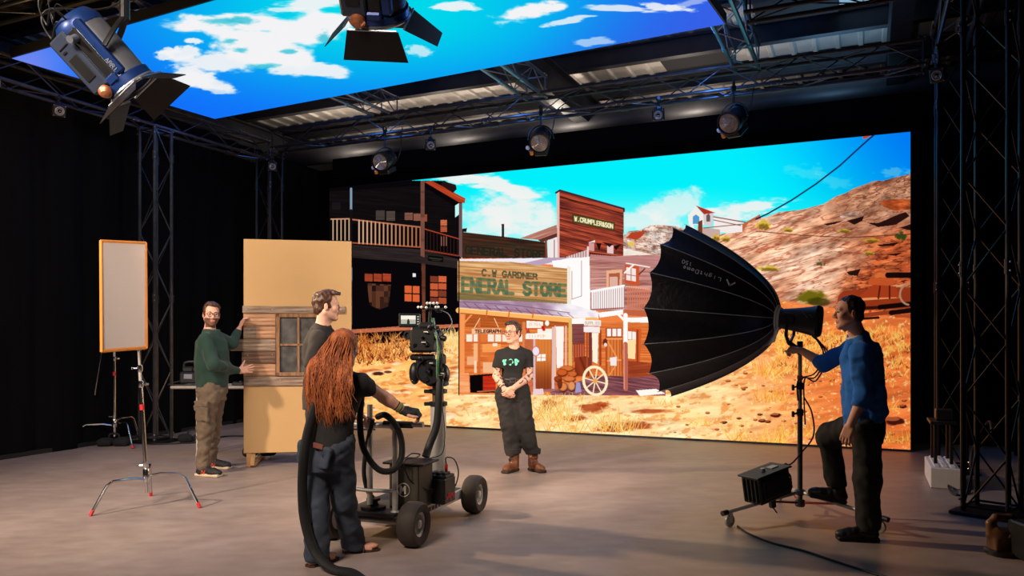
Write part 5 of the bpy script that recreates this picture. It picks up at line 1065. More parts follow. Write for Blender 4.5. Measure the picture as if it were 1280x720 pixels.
# weight box with emblem, battery
bxm = mat('olive_grey_box', (84, 78, 68), .55, .3, var=.2, scale=5)
bc = P(514, 604, 5.83); bc.z = 0
th = Thing('power_box', 'olive grey box with round white emblem on the dolly deck', 'box', (bc.x, bc.y, .217))
mb = MB(); mb.box(Vector((bc.x, bc.y, .217+.16)), (.24, .24, .32), X=sl*-1, Y=dl, bev=.006); th.part('body', mb, bxm)
mb = MB(); mb.box(Vector((bc.x, bc.y, .217+.33)), (.33, .28, .016), X=sl*-1, Y=dl, bev=.004); th.part('lid', mb, lamp_black)
e0 = Vector((bc.x, bc.y, .217+.14))-dl*.122; white_print = mat('white_print', (232, 228, 220), .6, var=.02)
mb = MB(); mb.torus(e0, dl, .048, .0035, 36, 6); text3d(mb, 'M', e0+sl*.024-Z*.026-dl*.001, -sl, Z, .052, .013, depth=.004); th.part('emblem', mb, white_print, smooth=False)
bt = P(550, 618, 5.98); bt.z = 0
th = Thing('battery', 'black battery with red print and terminals on the dolly deck', 'battery', (bt.x, bt.y, .217))
mb = MB(); mb.box(Vector((bt.x, bt.y, .217+.095)), (.17, .2, .19), X=-sl, Y=dl, bev=.008); th.part('case', mb, black_pl)
mb = MB(); mb.box(Vector((bt.x, bt.y, .217+.2)), (.172, .16, .022), X=-sl, Y=dl, bev=.006)
for q in (-.05, .0, .05): mb.box(Vector((bt.x, bt.y, .217+.215))-sl*q, (.03, .1, .03), X=-sl, Y=dl, bev=.005)
th.part('lid', mb, black_pl)
mb = MB(); q = Vector((bt.x, bt.y, .217))-dl*.1015; text3d(mb, 'GO', q+sl*.045+Z*.09, -sl, Z, .026, .006)if 0 else mb.box(q+sl*.035+Z*.10, (.045, .003, .014), X=-sl, Y=dl); mb.box(q+sl*.02+Z*.085, (.02, .003, .006), X=-sl, Y=dl)
for k in range(5): mb.box(Vector((bt.x, bt.y, .217))-sl*.0865+dl*(-.06+.03*k)+Z*(.045+.012*(k % 2)), (.003, .018, .02+.02*(k % 3)), X=-sl, Y=dl)
th.part('red_print', mb, mat('red_print', (206, 30, 44), .5), smooth=False)
mb = MB(); q = Vector((bt.x, bt.y, .217+.22))+dl*.05-sl*.03; mb.tube([q, q+Z*.06], .012, 8); th.part('terminal', mb, red_tape)
q2 = q+Z*.06; mb = MB(); mb.tube(bez([q2, q2+Z*.05, q2+Vector((.06, .03, .03)), q2+Vector((.09, .05, -.08)), q2+Vector((.05, .03, -.2)), q2+Vector((-.04, .08, -.24))], 8), .005, 6); th.part('lead', mb, cable_m)
# camera rig on the column
rig = Thing('cinema_camera', 'black camera and remote head rigged on top of the dolly column', 'camera', tuple(cl(1.26)))
rc = lambda px, py, dd=0.0: P(px, py, 6.26+dd)
mb = MB(); c = rc(547, 478); mb.lathe(c-Z*.03, Z, [(.07, 0), (.09, .01), (.09, .03), (.05, .06), (.05, .09)], 20); rig.part('mount_plate', mb, lamp_black)
mb = MB(); c = rc(534, 462); mb.box(c, (.16, .16, .17), X=dl, Y=sl, bev=.03); mb.lathe(c+Vector((.03, -.1, -.01)), (0, -1, 0), [(.1, -.02), (.105, .01), (.095, .03), (.09, .02), (.05, .02), (.002, .02)], 26)
mb.ell(c+Vector((-.1, 0, -.03)), (.045, .05, .09)); mb.ell(c+Vector((.13, .02, -.04)), (.05, .06, .085)); mb.box(c+Vector((.12, 0, .08)), (.06, .08, .1), bev=.02); mb.box(c+Vector((-.03, -.05, .1)), (.2, .05, .05), bev=.015); rig.part('remote_head', mb, lamp_black)
mb = MB(); c = rc(531, 425); mb.box(c, (.21, .26, .2), bev=.02); mb.box(c+Vector((.02, -.02, .115)), (.12, .2, .05), bev=.015); mb.box(c+Vector((.12, 0, .0)), (.05, .2, .16), bev=.02)
for k in range(5): mb.box(c+Vector((-.107, 0, -.06+.03*k)), (.006, .2, .012))
rig.part('camera_body', mb, black_pl)
mb = MB(); mb.lathe(c+Vector((.01, .13, .0)), (.0, 1, 0), [(.07, 0), (.07, .1), (.08, .12), (.08, .24), (.06, .24)], 22); rig.part('lens', mb, lamp_black)
mb = MB(); mb.lathe(rc(509, 419)-Vector((-.03, 0, 0)), (-.5, -.85, 0), [(.02, -.06), (.028, 0), (.036, .03), (.036, .05), (.022, .05), (.018, .035)], 18); rig.part('viewfinder', mb, lamp_black)
mb = MB(); mb.box(rc(514, 412)+Vector((.03, 0, 0)), (.06, .05, .03), bev=.008); rig.part('camera_plate', mb, mat('red_blue_knob', (170, 40, 50), .4))
mc = rc(512, 400.5, .05); mb = MB(); mx = Vector((.97, .22, 0)).normalized(); mb.box(mc, (.172, .03, .112), X=mx, Y=Z.cross(mx), bev=.006); mon = rig.part('monitor', mb, black_pl)
mb = MB(); fy = -(Z.cross(mx)); mo = mc+fy*.0162; scr = [mat('screen_grey', (150, 160, 156), .4, emit=(150, 160, 156), estr=.55), mat('screen_dark', (30, 34, 34), .4, emit=(30, 34, 34), estr=.5), mat('screen_pale', (190, 196, 190), .4, emit=(200, 206, 200), estr=.7)]
mb.mat(0).box(mo-mx*.012, (.118, .002, .078), X=mx, Y=fy, Zv=Z); mb.mat(2).box(mo-mx*.012+Z*.022+fy*.0006, (.118, .002, .03), X=mx, Y=fy, Zv=Z); mb.mat(1).box(mo-mx*.012-Z*.034+fy*.0008, (.118, .002, .012), X=mx, Y=fy, Zv=Z); mb.mat(1).box(mo-mx*.012-Z*.018+fy*.001, (.02, .002, .034), X=mx, Y=fy, Zv=Z); mb.mat(1).ell(mo-mx*.012+Z*.004+fy*.0008, (.008, .0015, .009), mx, fy)
for k in range(4): mb.mat(0).box(mo+mx*.066+Z*(-.03+.02*k)+fy*.0006, (.014, .002, .01), X=mx, Y=fy, Zv=Z)
rig.part('screen', mb, scr, parent=mon, smooth=False)
mb = MB(); mb.tube([rc(520, 408), rc(524, 412)], .012, 8); mb.tube([rc(536, 412), rc(538, 384)], .012, 8); mb.box(rc(541, 386), (.17, .03, .014), bev=.004); mb.box(rc(548, 388), (.06, .05, .03), bev=.01); rig.part('marker_bar', mb, lamp_black)
mb = MB()
for (x, y) in ((523, 384), (527, 384), (534, 379), (533, 384.5), (538, 379), (542, 379), (545, 384), (546.5, 379), (557, 384), (548, 384)):
    q = rc(x, y, random.uniform(-.06, .06)); mb.mat(1).ell(q, .0115, n=10, m=8); mb.mat(0).tube([q, Vector((q.x, rc(541, 386).y, rc(541, 386).z))], .0025, 5)
rig.part('tracking_marker', mb, [lamp_black, white_m], label='white marker balls on a crown')
rr_ = random.Random(5); mb = MB()
for k in range(16):
    q = rc(rr_.uniform(515, 553), rr_.uniform(408, 478), -.13+rr_.uniform(-.03, .04)); e = rr_.uniform(.015, .04); Xr = Vector((rr_.uniform(-1, 1), rr_.uniform(-1, 1), rr_.uniform(-1, 1))).normalized(); yr = frame(Xr)[0]
    if k % 3: mb.box(q, (e, e*rr_.uniform(.5, 1.6), e), X=Xr, Y=yr, bev=.004)
    else: mb.lathe(q, Xr, [(e*.5, 0), (e*.6, .005), (e*.6, e), (e*.4, e+.006)], 14)
rig.part('accessory', mb, lamp_black)['kind'] = 'stuff'
mb = MB()
for k in range(5): q = rc(530+5*k-(k % 2)*8, 415+13*k, -.14); mb.tube([q, q+Vector((.03, -.02, .0))], .006, 8)
rig.part('connector', mb, alu)['kind'] = 'stuff'
for k, (col, off) in enumerate((((60, 120, 70), 0), ((20, 20, 22), .012), ((120, 160, 130), -.012), ((20, 20, 22), .025))):
    mb = MB(); mb.tube(bez([rc(540+k, 398), rc(543+k, 415, -.12), rc(549, 435, -.15)+Vector((off, 0, 0)), rc(548, 455, -.15)+Vector((off, 0, 0)), rc(548, 480, -.1)+Vector((off, 0, 0)), rc(548, 500, -.08)+Vector((off, 0, 0))], 8), .006, 6); rig.part('cable', mb, mat('cable_%s' % 'abcd'[k], col, .5))
mb = MB(); mb.tube(bez([rc(550, 388), rc(560, 392), rc(565, 402), rc(562, 410), rc(552, 420)], 8), .004, 6); rig.part('antenna_cable', mb, mat('grey_cable', (130, 130, 130), .5))
mb = MB(); mb.tube(bez([rc(552, 470), rc(552, 500, -.1), rc(556, 540, -.12), rc(553, 566, -.1), rc(540, 572, -.2), P(530, 573, 5.9)], 8), .004, 6); rig.part('thin_cable', mb, cable_m)
mb = MB(); mb.tube(bez([rc(550, 460, -.1), rc(549, 490, -.12), rc(546, 530, -.12), rc(537, 556, -.14), rc(532, 571, -.2)], 8), [.03]*33, 10, flat=.6); rig.part('cable_sleeve', mb, cable_m)
# loose cables around the dolly
sleeve = mat('cable_sleeve_mesh', (13, 13, 14), .7, var=.4, scale=40, stretch=(1, 1, 4), bump=.4)
mb = MB(); cp = lambda x, y, d: P(x, y, d)
mb.tube(bez([cp(452, 494, 5.3), cp(450, 530, 5.3), cp(455, 562, 5.3), cp(472, 586, 5.32), cp(490, 588, 5.36), cp(501, 574, 5.42), cp(502, 552, 5.44), cp(495, 532, 5.42), cp(482, 519, 5.36), cp(472, 521, 5.42)], 8), .022, 10)
single('cable', mb, sleeve, 'thick black sleeved cable looped over the dolly push bars', 'cable', origin=D(hf, .1, .2))
mb = MB(); mb.tube(bez([cp(466, 524, 5.55), cp(458, 560, 5.6), cp(455, 590, 5.6), cp(459, 612, 5.6), cp(466, 622, 5.62)], 8), .016, 8)
single('cable', mb, sleeve, 'black cable hanging behind the push bars down to the dolly deck', 'cable', origin=D(hf+.1, .3, .25))
mb = MB(); mb.tube(bez([cp(508, 572, 5.72), cp(515, 567, 5.8), cp(525, 568, 5.85), cp(520, 572, 5.75), cp(510, 573, 5.7), cp(505, 580, 5.66), cp(512, 600, 5.68), cp(525, 608, 5.72), cp(540, 612, 5.84), cp(556, 606, 5.95)], 8), .005, 6)
single('cable', mb, cable_m, 'thin black cable coiled on the lid of the emblem box', 'cable', origin=Vector((bc.x, bc.y, .56)))
mb = MB(); mb.tube(bez([cp(527, 583, 6.0), cp(533, 585, 5.98), cp(538, 593, 5.96), cp(539, 603, 5.97)], 8), .015, 10)
single('hose', mb, mat('tan_hose', (170, 130, 90), .5), 'tan hose curving between the emblem box and the battery', 'hose', origin=cp(533, 590, 5.97))
mb = MB(); mb.tube(bez([cp(420, 462, 5.14), cp(409, 480, 5.10), cp(395, 508, 5.06), cp(385, 540, 4.99), cp(380, 570, 4.95), cp(378, 610, 4.96), cp(381, 650, 4.96), Vector((-1.24, 4.93, .12)), Vector((-1.12, 4.86, .035)), Vector((-.98, 4.78, .03)), Vector((-.86, 4.6, .03)), Vector((-.7, 4.4, .03))], 8), .034, 10, flat=.6)
single('cable', mb, sleeve, 'thick black cable sleeve hanging from the red-haired woman down to the floor', 'cable', origin=Vector((-1.1, 4.88, 0)))

# ------------------------------------------------------------------ dome light on a rolling stand
hub = G(1000, 643.5)
kit = Thing('rolling_stand', 'black and chrome rolling stand carrying the big black dome light', 'stand', tuple(hub))
ends = [G(905, 660)+Vector((.0, .0, 0)), Vector((2.79, 5.84, 0)), hub+Vector((.03, .62, 0))]
for e, cap in zip(ends, (1, 1, 0)):
    d = Vector((e.x-hub.x, e.y-hub.y, 0)); mb = MB(); mb.tube([hub+Z*.19+d.normalized()*.03, hub+Z*.115+d], .0155, 12); lg = kit.part('leg', mb, alu)
    mb = MB(); mb.tube([hub+Z*.118+d*.96, hub+Z*.113+d*1.02], .021, 12); kit.part('end_cap', mb, black_pl, parent=lg)
    mb = MB(); mb.tube([hub+Z*.10, hub+Z*.15+d*.42], .009, 8, flat=.5); kit.part('brace', mb, mat('red_anodised', (170, 40, 34), .4, .5), label='red brace')
    k = hub+d*.93; f_ = d.normalized(); sd_ = f_.cross(Z); w = Vector((k.x, k.y, .0485)); fk = MB(); fk.tube([k+Z*.118, k+Z*.09], .012, 8)
    for q in (-1, 1): fk.box(w+sd_*(q*.02)+Z*.025, (.03, .004, .075), X=f_, Y=sd_, bev=.002)
    ck = kit.part('caster_fork', fk, alu); mb = MB(); mb.lathe(w-sd_*.013, sd_, [(.022, 0), (.04, .0), (.048, .005), (.048, .021), (.04, .026), (.022, .026)], 26); kit.part('caster_wheel', mb, mat('clear_grey_wheel', (150, 146, 140), .4, var=.1), parent=ck)
ctop = P(1000, 431, 6.5); ctop.x = hub.x
mb = MB(); mb.tube([hub+Z*.07, hub+Z*.85], .021, 14); mb.lathe(hub+Z*.07, Z, [(.035, 0), (.04, .01), (.04, .05), (.03, .06)], 16); mb.lathe(hub+Z*.165, Z, [(.03, 0), (.045, .01), (.045, .04), (.03, .05)], 16); kit.part('lower_column', mb, mat('dark_steel', (92, 92, 98), .3, .8))
mb = MB(); mb.tube([hub+Z*.8, Vector((hub.x, hub.y, 1.36))], .0165, 12); kit.part('upper_column', mb, alu)
for z, c_ in ((.85, lamp_black), (1.07, lamp_black)):
    mb = MB(); mb.lathe(hub+Z*(z-.03), Z, [(.024, 0), (.028, .01), (.028, .05), (.02, .06)], 14); q = hub+Z*z; mb.tube([q, q+Vector((-.06, -.03, -.01))], .008, 8); mb.box(q+Vector((-.07, -.035, -.012)), (.02, .03, .05), bev=.006); kit.part('locking_knob', mb, c_)
mb = MB(); mb.tube([hub+Z*1.12, hub+Z*1.155], .023, 12); kit.part('tape_band', mb, mat('magenta_tape', (190, 30, 60), .5), label='magenta tape band')
# lamp head
nk = P(972, 398, 6.45); fd_ = Vector((-.83, .54, .09)).normalized(); sx_ = fd_.cross(Z).normalized(); up_ = sx_.cross(fd_)
if up_.z < 0: up_ = -up_
lamp = Thing('lamp_head', 'black lamp head with rear cowl behind the dome softbox', 'lamp', (hub.x, hub.y, 1.37))
h0 = nk-fd_*.02
mb = MB(); prof = [(-.02, .075, .075), (.04, .085, .085), (.16, .095, .10), (.24, .10, .115), (.30, .12, .13), (.315, .11, .12)]
vs = []; fs = []; n = 24
for (h, a, b) in prof:
    for k in range(n):
        t = 2*math.pi*k/n; ct, stt = math.cos(t), math.sin(t); e = .6
        vs.append(h0-fd_*h+sx_*(a*math.copysign(abs(ct)**e, ct))+up_*(b*math.copysign(abs(stt)**e, stt)))
for i in range(len(prof)-1):
    for k in range(n): fs.append((i*n+k, (i+1)*n+k, (i+1)*n+(k+1) % n, i*n+(k+1) % n))
fs.append(tuple(range(n))); fs.append(tuple((len(prof)-1)*n+k for k in range(n))[::-1]); mb.add(vs, fs); lamp.part('housing', mb, black_pl)
mb = MB(); q = h0-fd_*.10-sx_*(.096 if sx_.y > 0 else -.096)
xdir = -fd_; ns = -sx_ if sx_.y > 0 else sx_
text3d(mb, '600', q+up_*.045-xdir*.05, xdir, up_, .03, .004) if 0 else None
for k in range(3): mb.box(q+up_*(.05-.014*k)+xdir*(-.01+.006*k)+ns*.003, (.075-.012*k, .003, .005), X=xdir, Y=ns)
mb.tube([q+up_*.07+xdir*.09+ns*.008, q+up_*.02+xdir*.14+ns*.008, q+up_*.05+xdir*.15+ns*.01, q+up_*.0+xdir*.2+ns*.016], .0025, 5); lamp.part('print', mb, mat('grey_mark', (110, 112, 118), .5), smooth=False)
mb = MB(); q = h0-fd_*.09; mb.lathe(q-sx_*.12, sx_, [(.045, 0), (.05, .01), (.05, .23), (.045, .24)], 20); mb.tube([q-sx_*.125, q-sx_*.125-up_*.13, q-sx_*.03-up_*.19, q+sx_*.03-up_*.19, q+sx_*.125-up_*.13, q+sx_*.125], .014, 8, flat=.6); lamp.part('yoke', mb, lamp_black)
yk = q-up_*.19; mb = MB(); mb.tube([yk, Vector((hub.x, hub.y, 1.36))], .02, 10); mb.tube([Vector((hub.x, hub.y, 1.33)), Vector((hub.x, hub.y, 1.44))], .024, 12); lamp.part('receiver', mb, lamp_black)
for k in range(3):
    mb = MB(); q = h0-fd_*.27-up_*.12+sx_*(.03*(k-1)); r_ = .06+.03*k
    mb.tube(bez([q, q+Vector((.05, 0, -.05)), q+Vector((.06+r_*.4, -.02, -.16)), q+Vector((.01, -.02, -.30-.03*k)), Vector((hub.x+.025*(k-1), hub.y-.03, 1.12)), Vector((hub.x+.03*(k-1), hub.y-.035, .95-.1*k))], 8), .006, 6); lamp.part('cable', mb, cable_m)
# dome softbox
dome = Thing('dome_softbox', 'big black ribbed dome softbox with white piping, open toward the woman', 'softbox', tuple(nk))
RD, LD, NP = .755, .86, 16
def S(th_, h, off=0.0):
    t = (th_/(2*math.pi)*NP) % 1; b = 1-(2*t-1)**2; q = max(h/LD, 0)
    r = (.085+(RD-.085)*min(q, 1.2)**.56)*(1-.06*b*q**.7)+off
    hh = h*(1-.035*b*q**4)
    return nk+fd_*hh+(sx_*math.cos(th_)+up_*math.sin(th_))*r
dm = mat('black_nylon', (21, 22, 29), .40, var=.4, scale=6, stretch=(1, 1, 1), bump=.35, bscale=24, spec=.55)
def shell(off, flip):
    nt_, nh = NP*8, 22; vs = []; fs = []
    for i in range(nh+1):
        h = LD*(i/nh)**1.35
        for k in range(nt_):
            th_ = 2*math.pi*k/nt_; wv = .004*math.sin(k*1.9+i*1.1)*math.sin(i*.7+k)*((i/nh)) if k % 8 else 0
            vs.append(S(th_, h, off+wv))
    for i in range(nh):
        for k in range(nt_):
            l = (k+1) % nt_; f = (i*nt_+k, i*nt_+l, (i+1)*nt_+l, (i+1)*nt_+k); fs.append(f if flip else f[::-1])
    return MB().add(vs, fs)
dome.part('canopy', shell(0, False), dm, angle=28)
dome.part('lining', shell(-.008, True), mat('silver_lining', (220, 220, 222), .4, .2, var=.02), angle=28)
pip = mat('white_piping', (170, 172, 178), .5)
for k in range(NP):
    a = 2*math.pi*k/NP; mb = MB(); mb.tube([S(a, LD*(i/20)**1.35, .003) for i in range(21)]+[S(a, LD*1.015, .0)], .0035, 6); dome.part('rib', mb, pip)
mb = MB(); mb.torus(nk+fd_*.0, fd_, .098, .014, 30, 8); mb.lathe(nk-fd_*.03, fd_, [(.075, 0), (.09, .0), (.1, .02), (.1, .05), (.08, .06)], 28); dome.part('speed_ring', mb, mat('white_ring', (214, 214, 214), .4, var=.05))
mb = MB(); q = nk-up_*.10; ns = -sx_ if sx_.y > 0 else sx_
mb.prism([(0, .05), (.02, -.09), (.13, -.16), (.05, -.02)], .006, q+ns*.05+fd_*(-.03), fd_, up_); dome.part('glow_flap', mb, mat('white_slit_glow', (232, 232, 232), .6, var=.02), label='light from the neck slit drawn as white flap')  # light showing through the neck slit, put in as a white piece
mb = MB(); n_ = 48; q = nk+fd_*LD*.80
mb.lathe(q, fd_, [(RD*.84, 0), (RD*.84, .004), (.002, .004)], 48, close=False); dome.part('diffuser', mb, mat('glowing_diffuser', (255, 250, 240), .8, var=.0, emit=(255, 232, 205), estr=14.0))
# lettering printed upside down on the canopy
tp = math.atan2((-(Vector((0, -1, 0))).dot(sx_)*-1), 0.0) if 0 else 0
def surf_text(mb, t, h_start, th_c, size, w, dirn):
    adv = size*.92; rr = .6
    for i, ch in enumerate(t):
        for stq in STROKES.get(ch, []):
            pts = []
            for u, v in stq:
                h = h_start+(i*adv+u*size*.62); pts.append(S(th_c+dirn*((1-v)-.5)*size/rr, h, .004))
            if len(pts) > 1: mb.tube(pts, w, 5)
side_th = math.atan2(0, 1) if sx_.y < 0 else math.pi                     # canopy angle facing the camera
dirn = -1 if math.cos(side_th) < 0 else 1
T0 = side_th+(-1 if math.cos(side_th) < 0 else 1)*math.radians(34)
gi = mat('grey_ink', (226, 228, 236), .5)
for t_, h_, q_, z_ in (('LightDome', .37, 0, .036), ('150', .60, .08, .030)): mb = MB(); surf_text(mb, t_, h_, T0+(1 if math.cos(side_th) > 0 else -1)*q_, z_, .0028, -1 if math.cos(side_th) > 0 else 1); dome.part('lettering', mb, gi)
mb = MB(); e = .05; sg = (1 if math.cos(side_th) > 0 else -1)
mb.tube([S(T0+sg*.05, .27, .005), S(T0-sg*.05, .30, .005)], .006, 6); mb.tube([S(T0+sg*.05, .33, .005), S(T0-sg*.05, .30, .005)], .006, 6); dome.part('emblem', mb, mat('grey_ink', (176, 180, 190), .5)); mb = MB(); mb.tube([S(T0-sg*.02, .295, .006), S(T0-sg*.05, .303, .006)], .007, 6); dome.part('emblem_mark', mb, red_tape)
# ballast hung on the stand leg
bc2 = P(954, 608, 6.28); bx_ = Vector((.80, .60, .06)).normalized(); by_ = Vector((-.58, .79, .10)).normalized(); bz_ = bx_.cross(by_)
bal = Thing('control_box', 'black lamp control box resting tilted on the rolling stand leg', 'control box', tuple(bc2))
tl = (Vector((ends[0].x-hub.x, ends[0].y-hub.y, 0))).normalized(); bx_ = -(tl+Z*-.18).normalized(); by_ = Z.cross(bx_).normalized(); bz_ = bx_.cross(by_)
bc2 = hub+Vector((ends[0].x-hub.x, ends[0].y-hub.y, 0))*.46+Z*.29
mb = MB(); mb.box(bc2, (.36, .19, .22), X=bx_, Y=by_, bev=.012); bal.part('case', mb, black_pl)
mb = MB(); mb.box(bc2+bz_*.112, (.40, .215, .016), X=bx_, Y=by_, bev=.005); pnl = bal.part('top_panel', mb, mat('navy_panel', (24, 30, 44), .45, .3))
mb = MB(); mb.box(bc2+bz_*.123+bx_*.09, (.08, .06, .006), X=bx_, Y=by_); mb.lathe(bc2+bz_*.12-bx_*.02, bz_, [(.02, 0), (.018, .02)], 14); bal.part('control_knob', mb, lamp_silver, parent=pnl)
mb = MB(); mb.box(bc2-by_*.1, (.3, .02, .15), X=bx_, Y=by_, bev=.006) if by_.y > 0 else mb.box(bc2+by_*.1, (.3, .02, .15), X=bx_, Y=by_, bev=.006)
for k in range(4): mb.tube([bc2-bx_*.19+bz_*.09+by_*(.06-.04*k), bc2-bx_*.19-bz_*.09+by_*(.06-.04*k)], .008, 6)
bal.part('side_grille', mb, lamp_black)
mb = MB(); q = bc2+bx_*.19; mb.tube([q+bz_*.08, q+bz_*.09+bx_*.07], .022, 10); mb.tube(bez([q+bz_*.09+bx_*.07, q+bz_*.09+bx_*.14, Vector((hub.x, hub.y-.03, .52)), Vector((hub.x+.1, hub.y-.03, .66)), Vector((hub.x+.09, hub.y-.02, .85)), Vector((hub.x+.02, hub.y-.03, .98))], 8), .007, 6); bal.part('head_cable', mb, cable_m)
mb = MB()
for k in range(3): mb.tube(bez([q+bz_*(.04-.05*k), q+bx_*.07+bz_*(.03-.05*k), q+bx_*.10-bz_*(.04+.03*k), q+bx_*.03-bz_*.16], 8), .008, 6)
bal.part('cable_loop', mb, cable_m)
mb = MB(); q = bc2-bz_*.11; mb.box(q-bz_*.05+bx_*.04, (.05, .05, .09), X=bx_, Y=by_, bev=.01); mb.tube([q-bz_*.09+bx_*.04, q-bz_*.15+bx_*.08], .006, 6); bal.part('clamp', mb, lamp_black)
mb = MB(); mb.tube(bez([G(922, 659)+Z*.008, G(935, 668)+Z*.008, G(965, 680)+Z*.008, G(1005, 690)+Z*.008, G(1050, 705)+Z*.008, G(1105, 722)+Z*.008, G(1180, 740)+Z*.008], 10), .008, 8)
single('cable', mb, cable_m, 'thin black cable running across the floor from the rolling stand', 'cable', origin=G(1005, 690))

# ------------------------------------------------------------------ odds and ends on the right
fm = mat('white_foam', (214, 210, 214), .85, var=.06, bump=.2, bscale=120)
wb = G(1163, 610); fxd = Vector((.80, -.60, 0)).normalized(); fyd = Z.cross(fxd)
fxd = Vector((.98, .2, 0)).normalized(); fyd = Z.cross(fxd); fyd = Vector((.30, .95, 0)).normalized()
mb = MB()
fxd = U; fyd = V
mb.box(wb+fxd*.13+fyd*.42+Z*.10, (.26, .84, .20), X=fxd, Y=fyd, bev=.008)
for i in range(10):
    for j in (-1, 0, 1): mb.box(wb+fxd*.13+fyd*.42+Z*.207+Z.cross(fxd)*(-.35+i*.078)+fxd*(j*.07), (.045, .045, .02), X=fxd, Y=Z.cross(fxd), bev=.004)
single('foam_block', mb, fm, 'white studded foam block on the floor by the right tower', 'block', origin=wb)
th = Thing('equipment_rack', 'small black metal rack standing on the white foam block', 'rack', tuple(wb+fxd*.13+fyd*.42+Z*.215))
q = wb+fxd*.13+fyd*.42-Z*.03
for i in (-1, 1):
    for j in (-1, 1): mb = MB(); mb.box(q+fxd*(i*.07)+Z.cross(fxd)*(j*.2)+Z*.44, (.03, .03, .40), X=fxd, Y=Z.cross(fxd)); th.part('leg', mb, lamp_black)
mb = MB(); mb.box(q+Z*.65, (.24, .48, .03), X=fxd, Y=Z.cross(fxd), bev=.005); mb.box(q+Z*.72+fxd*.02, (.16, .2, .11), X=fxd, Y=Z.cross(fxd), bev=.01); th.part('shelf', mb, lamp_black)
kb = G(1254, 693); bz = mat('bronze_vinyl', (120, 84, 58), .42, .35, var=.2)
F = Field(kb-Vector((.2, .2, .02)), kb+Vector((.2, .2, .36)), .006); F.ell(kb+Z*.135, (.105, .07, .10), k=.02)
F.chain([kb+Vector((-.092, 0, .13)), kb+Vector((-.09, 0, .21)), kb+Vector((-.05, 0, .25)), kb+Vector((.05, 0, .25)), kb+Vector((.09, 0, .21)), kb+Vector((.092, 0, .13))], [.024]*6, k=.015); F.box(kb+Z*.07, (.085, .06, .05), rnd=.02, k=.02); F.box(kb+Vector((.01, 0, .2)), (.062, .12, .025), rnd=.02, k=.01, op='s')
th = Thing('kettlebell', 'bronze kettlebell weight on a flat base by the right tower', 'weight', tuple(kb)); field_obj('body', F, bz, th.o, th.Mi)
mb = MB(); mb.lathe(kb, Z, [(.10, 0), (.115, .008), (.115, .03), (.10, .038)], 28); th.part('base', mb, lamp_black); mb = MB(); mb.prism([(-.012, -.01), (.012, -.01), (0, .014)], .004, kb+Vector((0, -.071, .14)), (1, 0, 0), (0, 0, 1)); th.part('emblem', mb, white_m)
cs_ = G(1322, 712); th = Thing('flight_case', 'black equipment case cut off by the lower right corner', 'case', tuple(cs_)); mb = MB(); mb.box(cs_+Vector((.05, .12, .13)), (.34, .4, .24), bev=.012); th.part('body', mb, black_pl); mb = MB(); mb.tube(bez([cs_+Vector((-.06, .05, .25)), cs_+Vector((-.06, .05, .31)), cs_+Vector((.1, .05, .31)), cs_+Vector((.1, .05, .25))], 6), .012, 8); th.part('handle', mb, lamp_black)
mb = MB()
mb.box(cs_+Vector((.05, -.082, .2)), (.06, .01, .05), bev=.003); th.part('latch', mb, alu)
mb = MB(); mb.tube(bez([G(1190, 606)+Z*.1, G(1186, 612)+Z*.03, G(1195, 620)+Z*.012, G(1212, 616)+Z*.02, G(1216, 598)+Z*.3, G(1235, 590)+Z*.55, tb+Z*.7], 10), .012, 8)
single('cable', mb, cable_m, 'black cable looping from the foam block to the right tower', 'cable', origin=G(1195, 620))
mb = MB(); mb.tube(bez([R(aS+.2, 7.8, .012), R(aS+.7, 8.3, .012), R(aS+.5, 8.9, .012), R(aS+1.2, 9.3, .012), R(aS+1.0, 10.1, .012), R(aS+2.0, 10.6, .012)], 10), .012, 6)
single('cable', mb, cable_m, 'black cable along the floor beside the dark left tower', 'cable', origin=R(aS+.7, 8.3, 0))

mb = MB(); q0 = G(699, 551); q1 = G(717, 544); e = (q1-q0).normalized(); mb.box((q0+q1)/2+Z*.0015, ((q1-q0).length, .03, .002), X=e, Y=Z.cross(e)); single('tape_mark', mb, mat('pale_tape', (200, 176, 160), .6), 'pale tape strip stuck on the floor in front of the desert screen', 'tape', origin=(q0+q1)/2)
sandbag('black sandbag beside the foot of the dark left tower', R(aS+.42, 8.35), .5, .44)
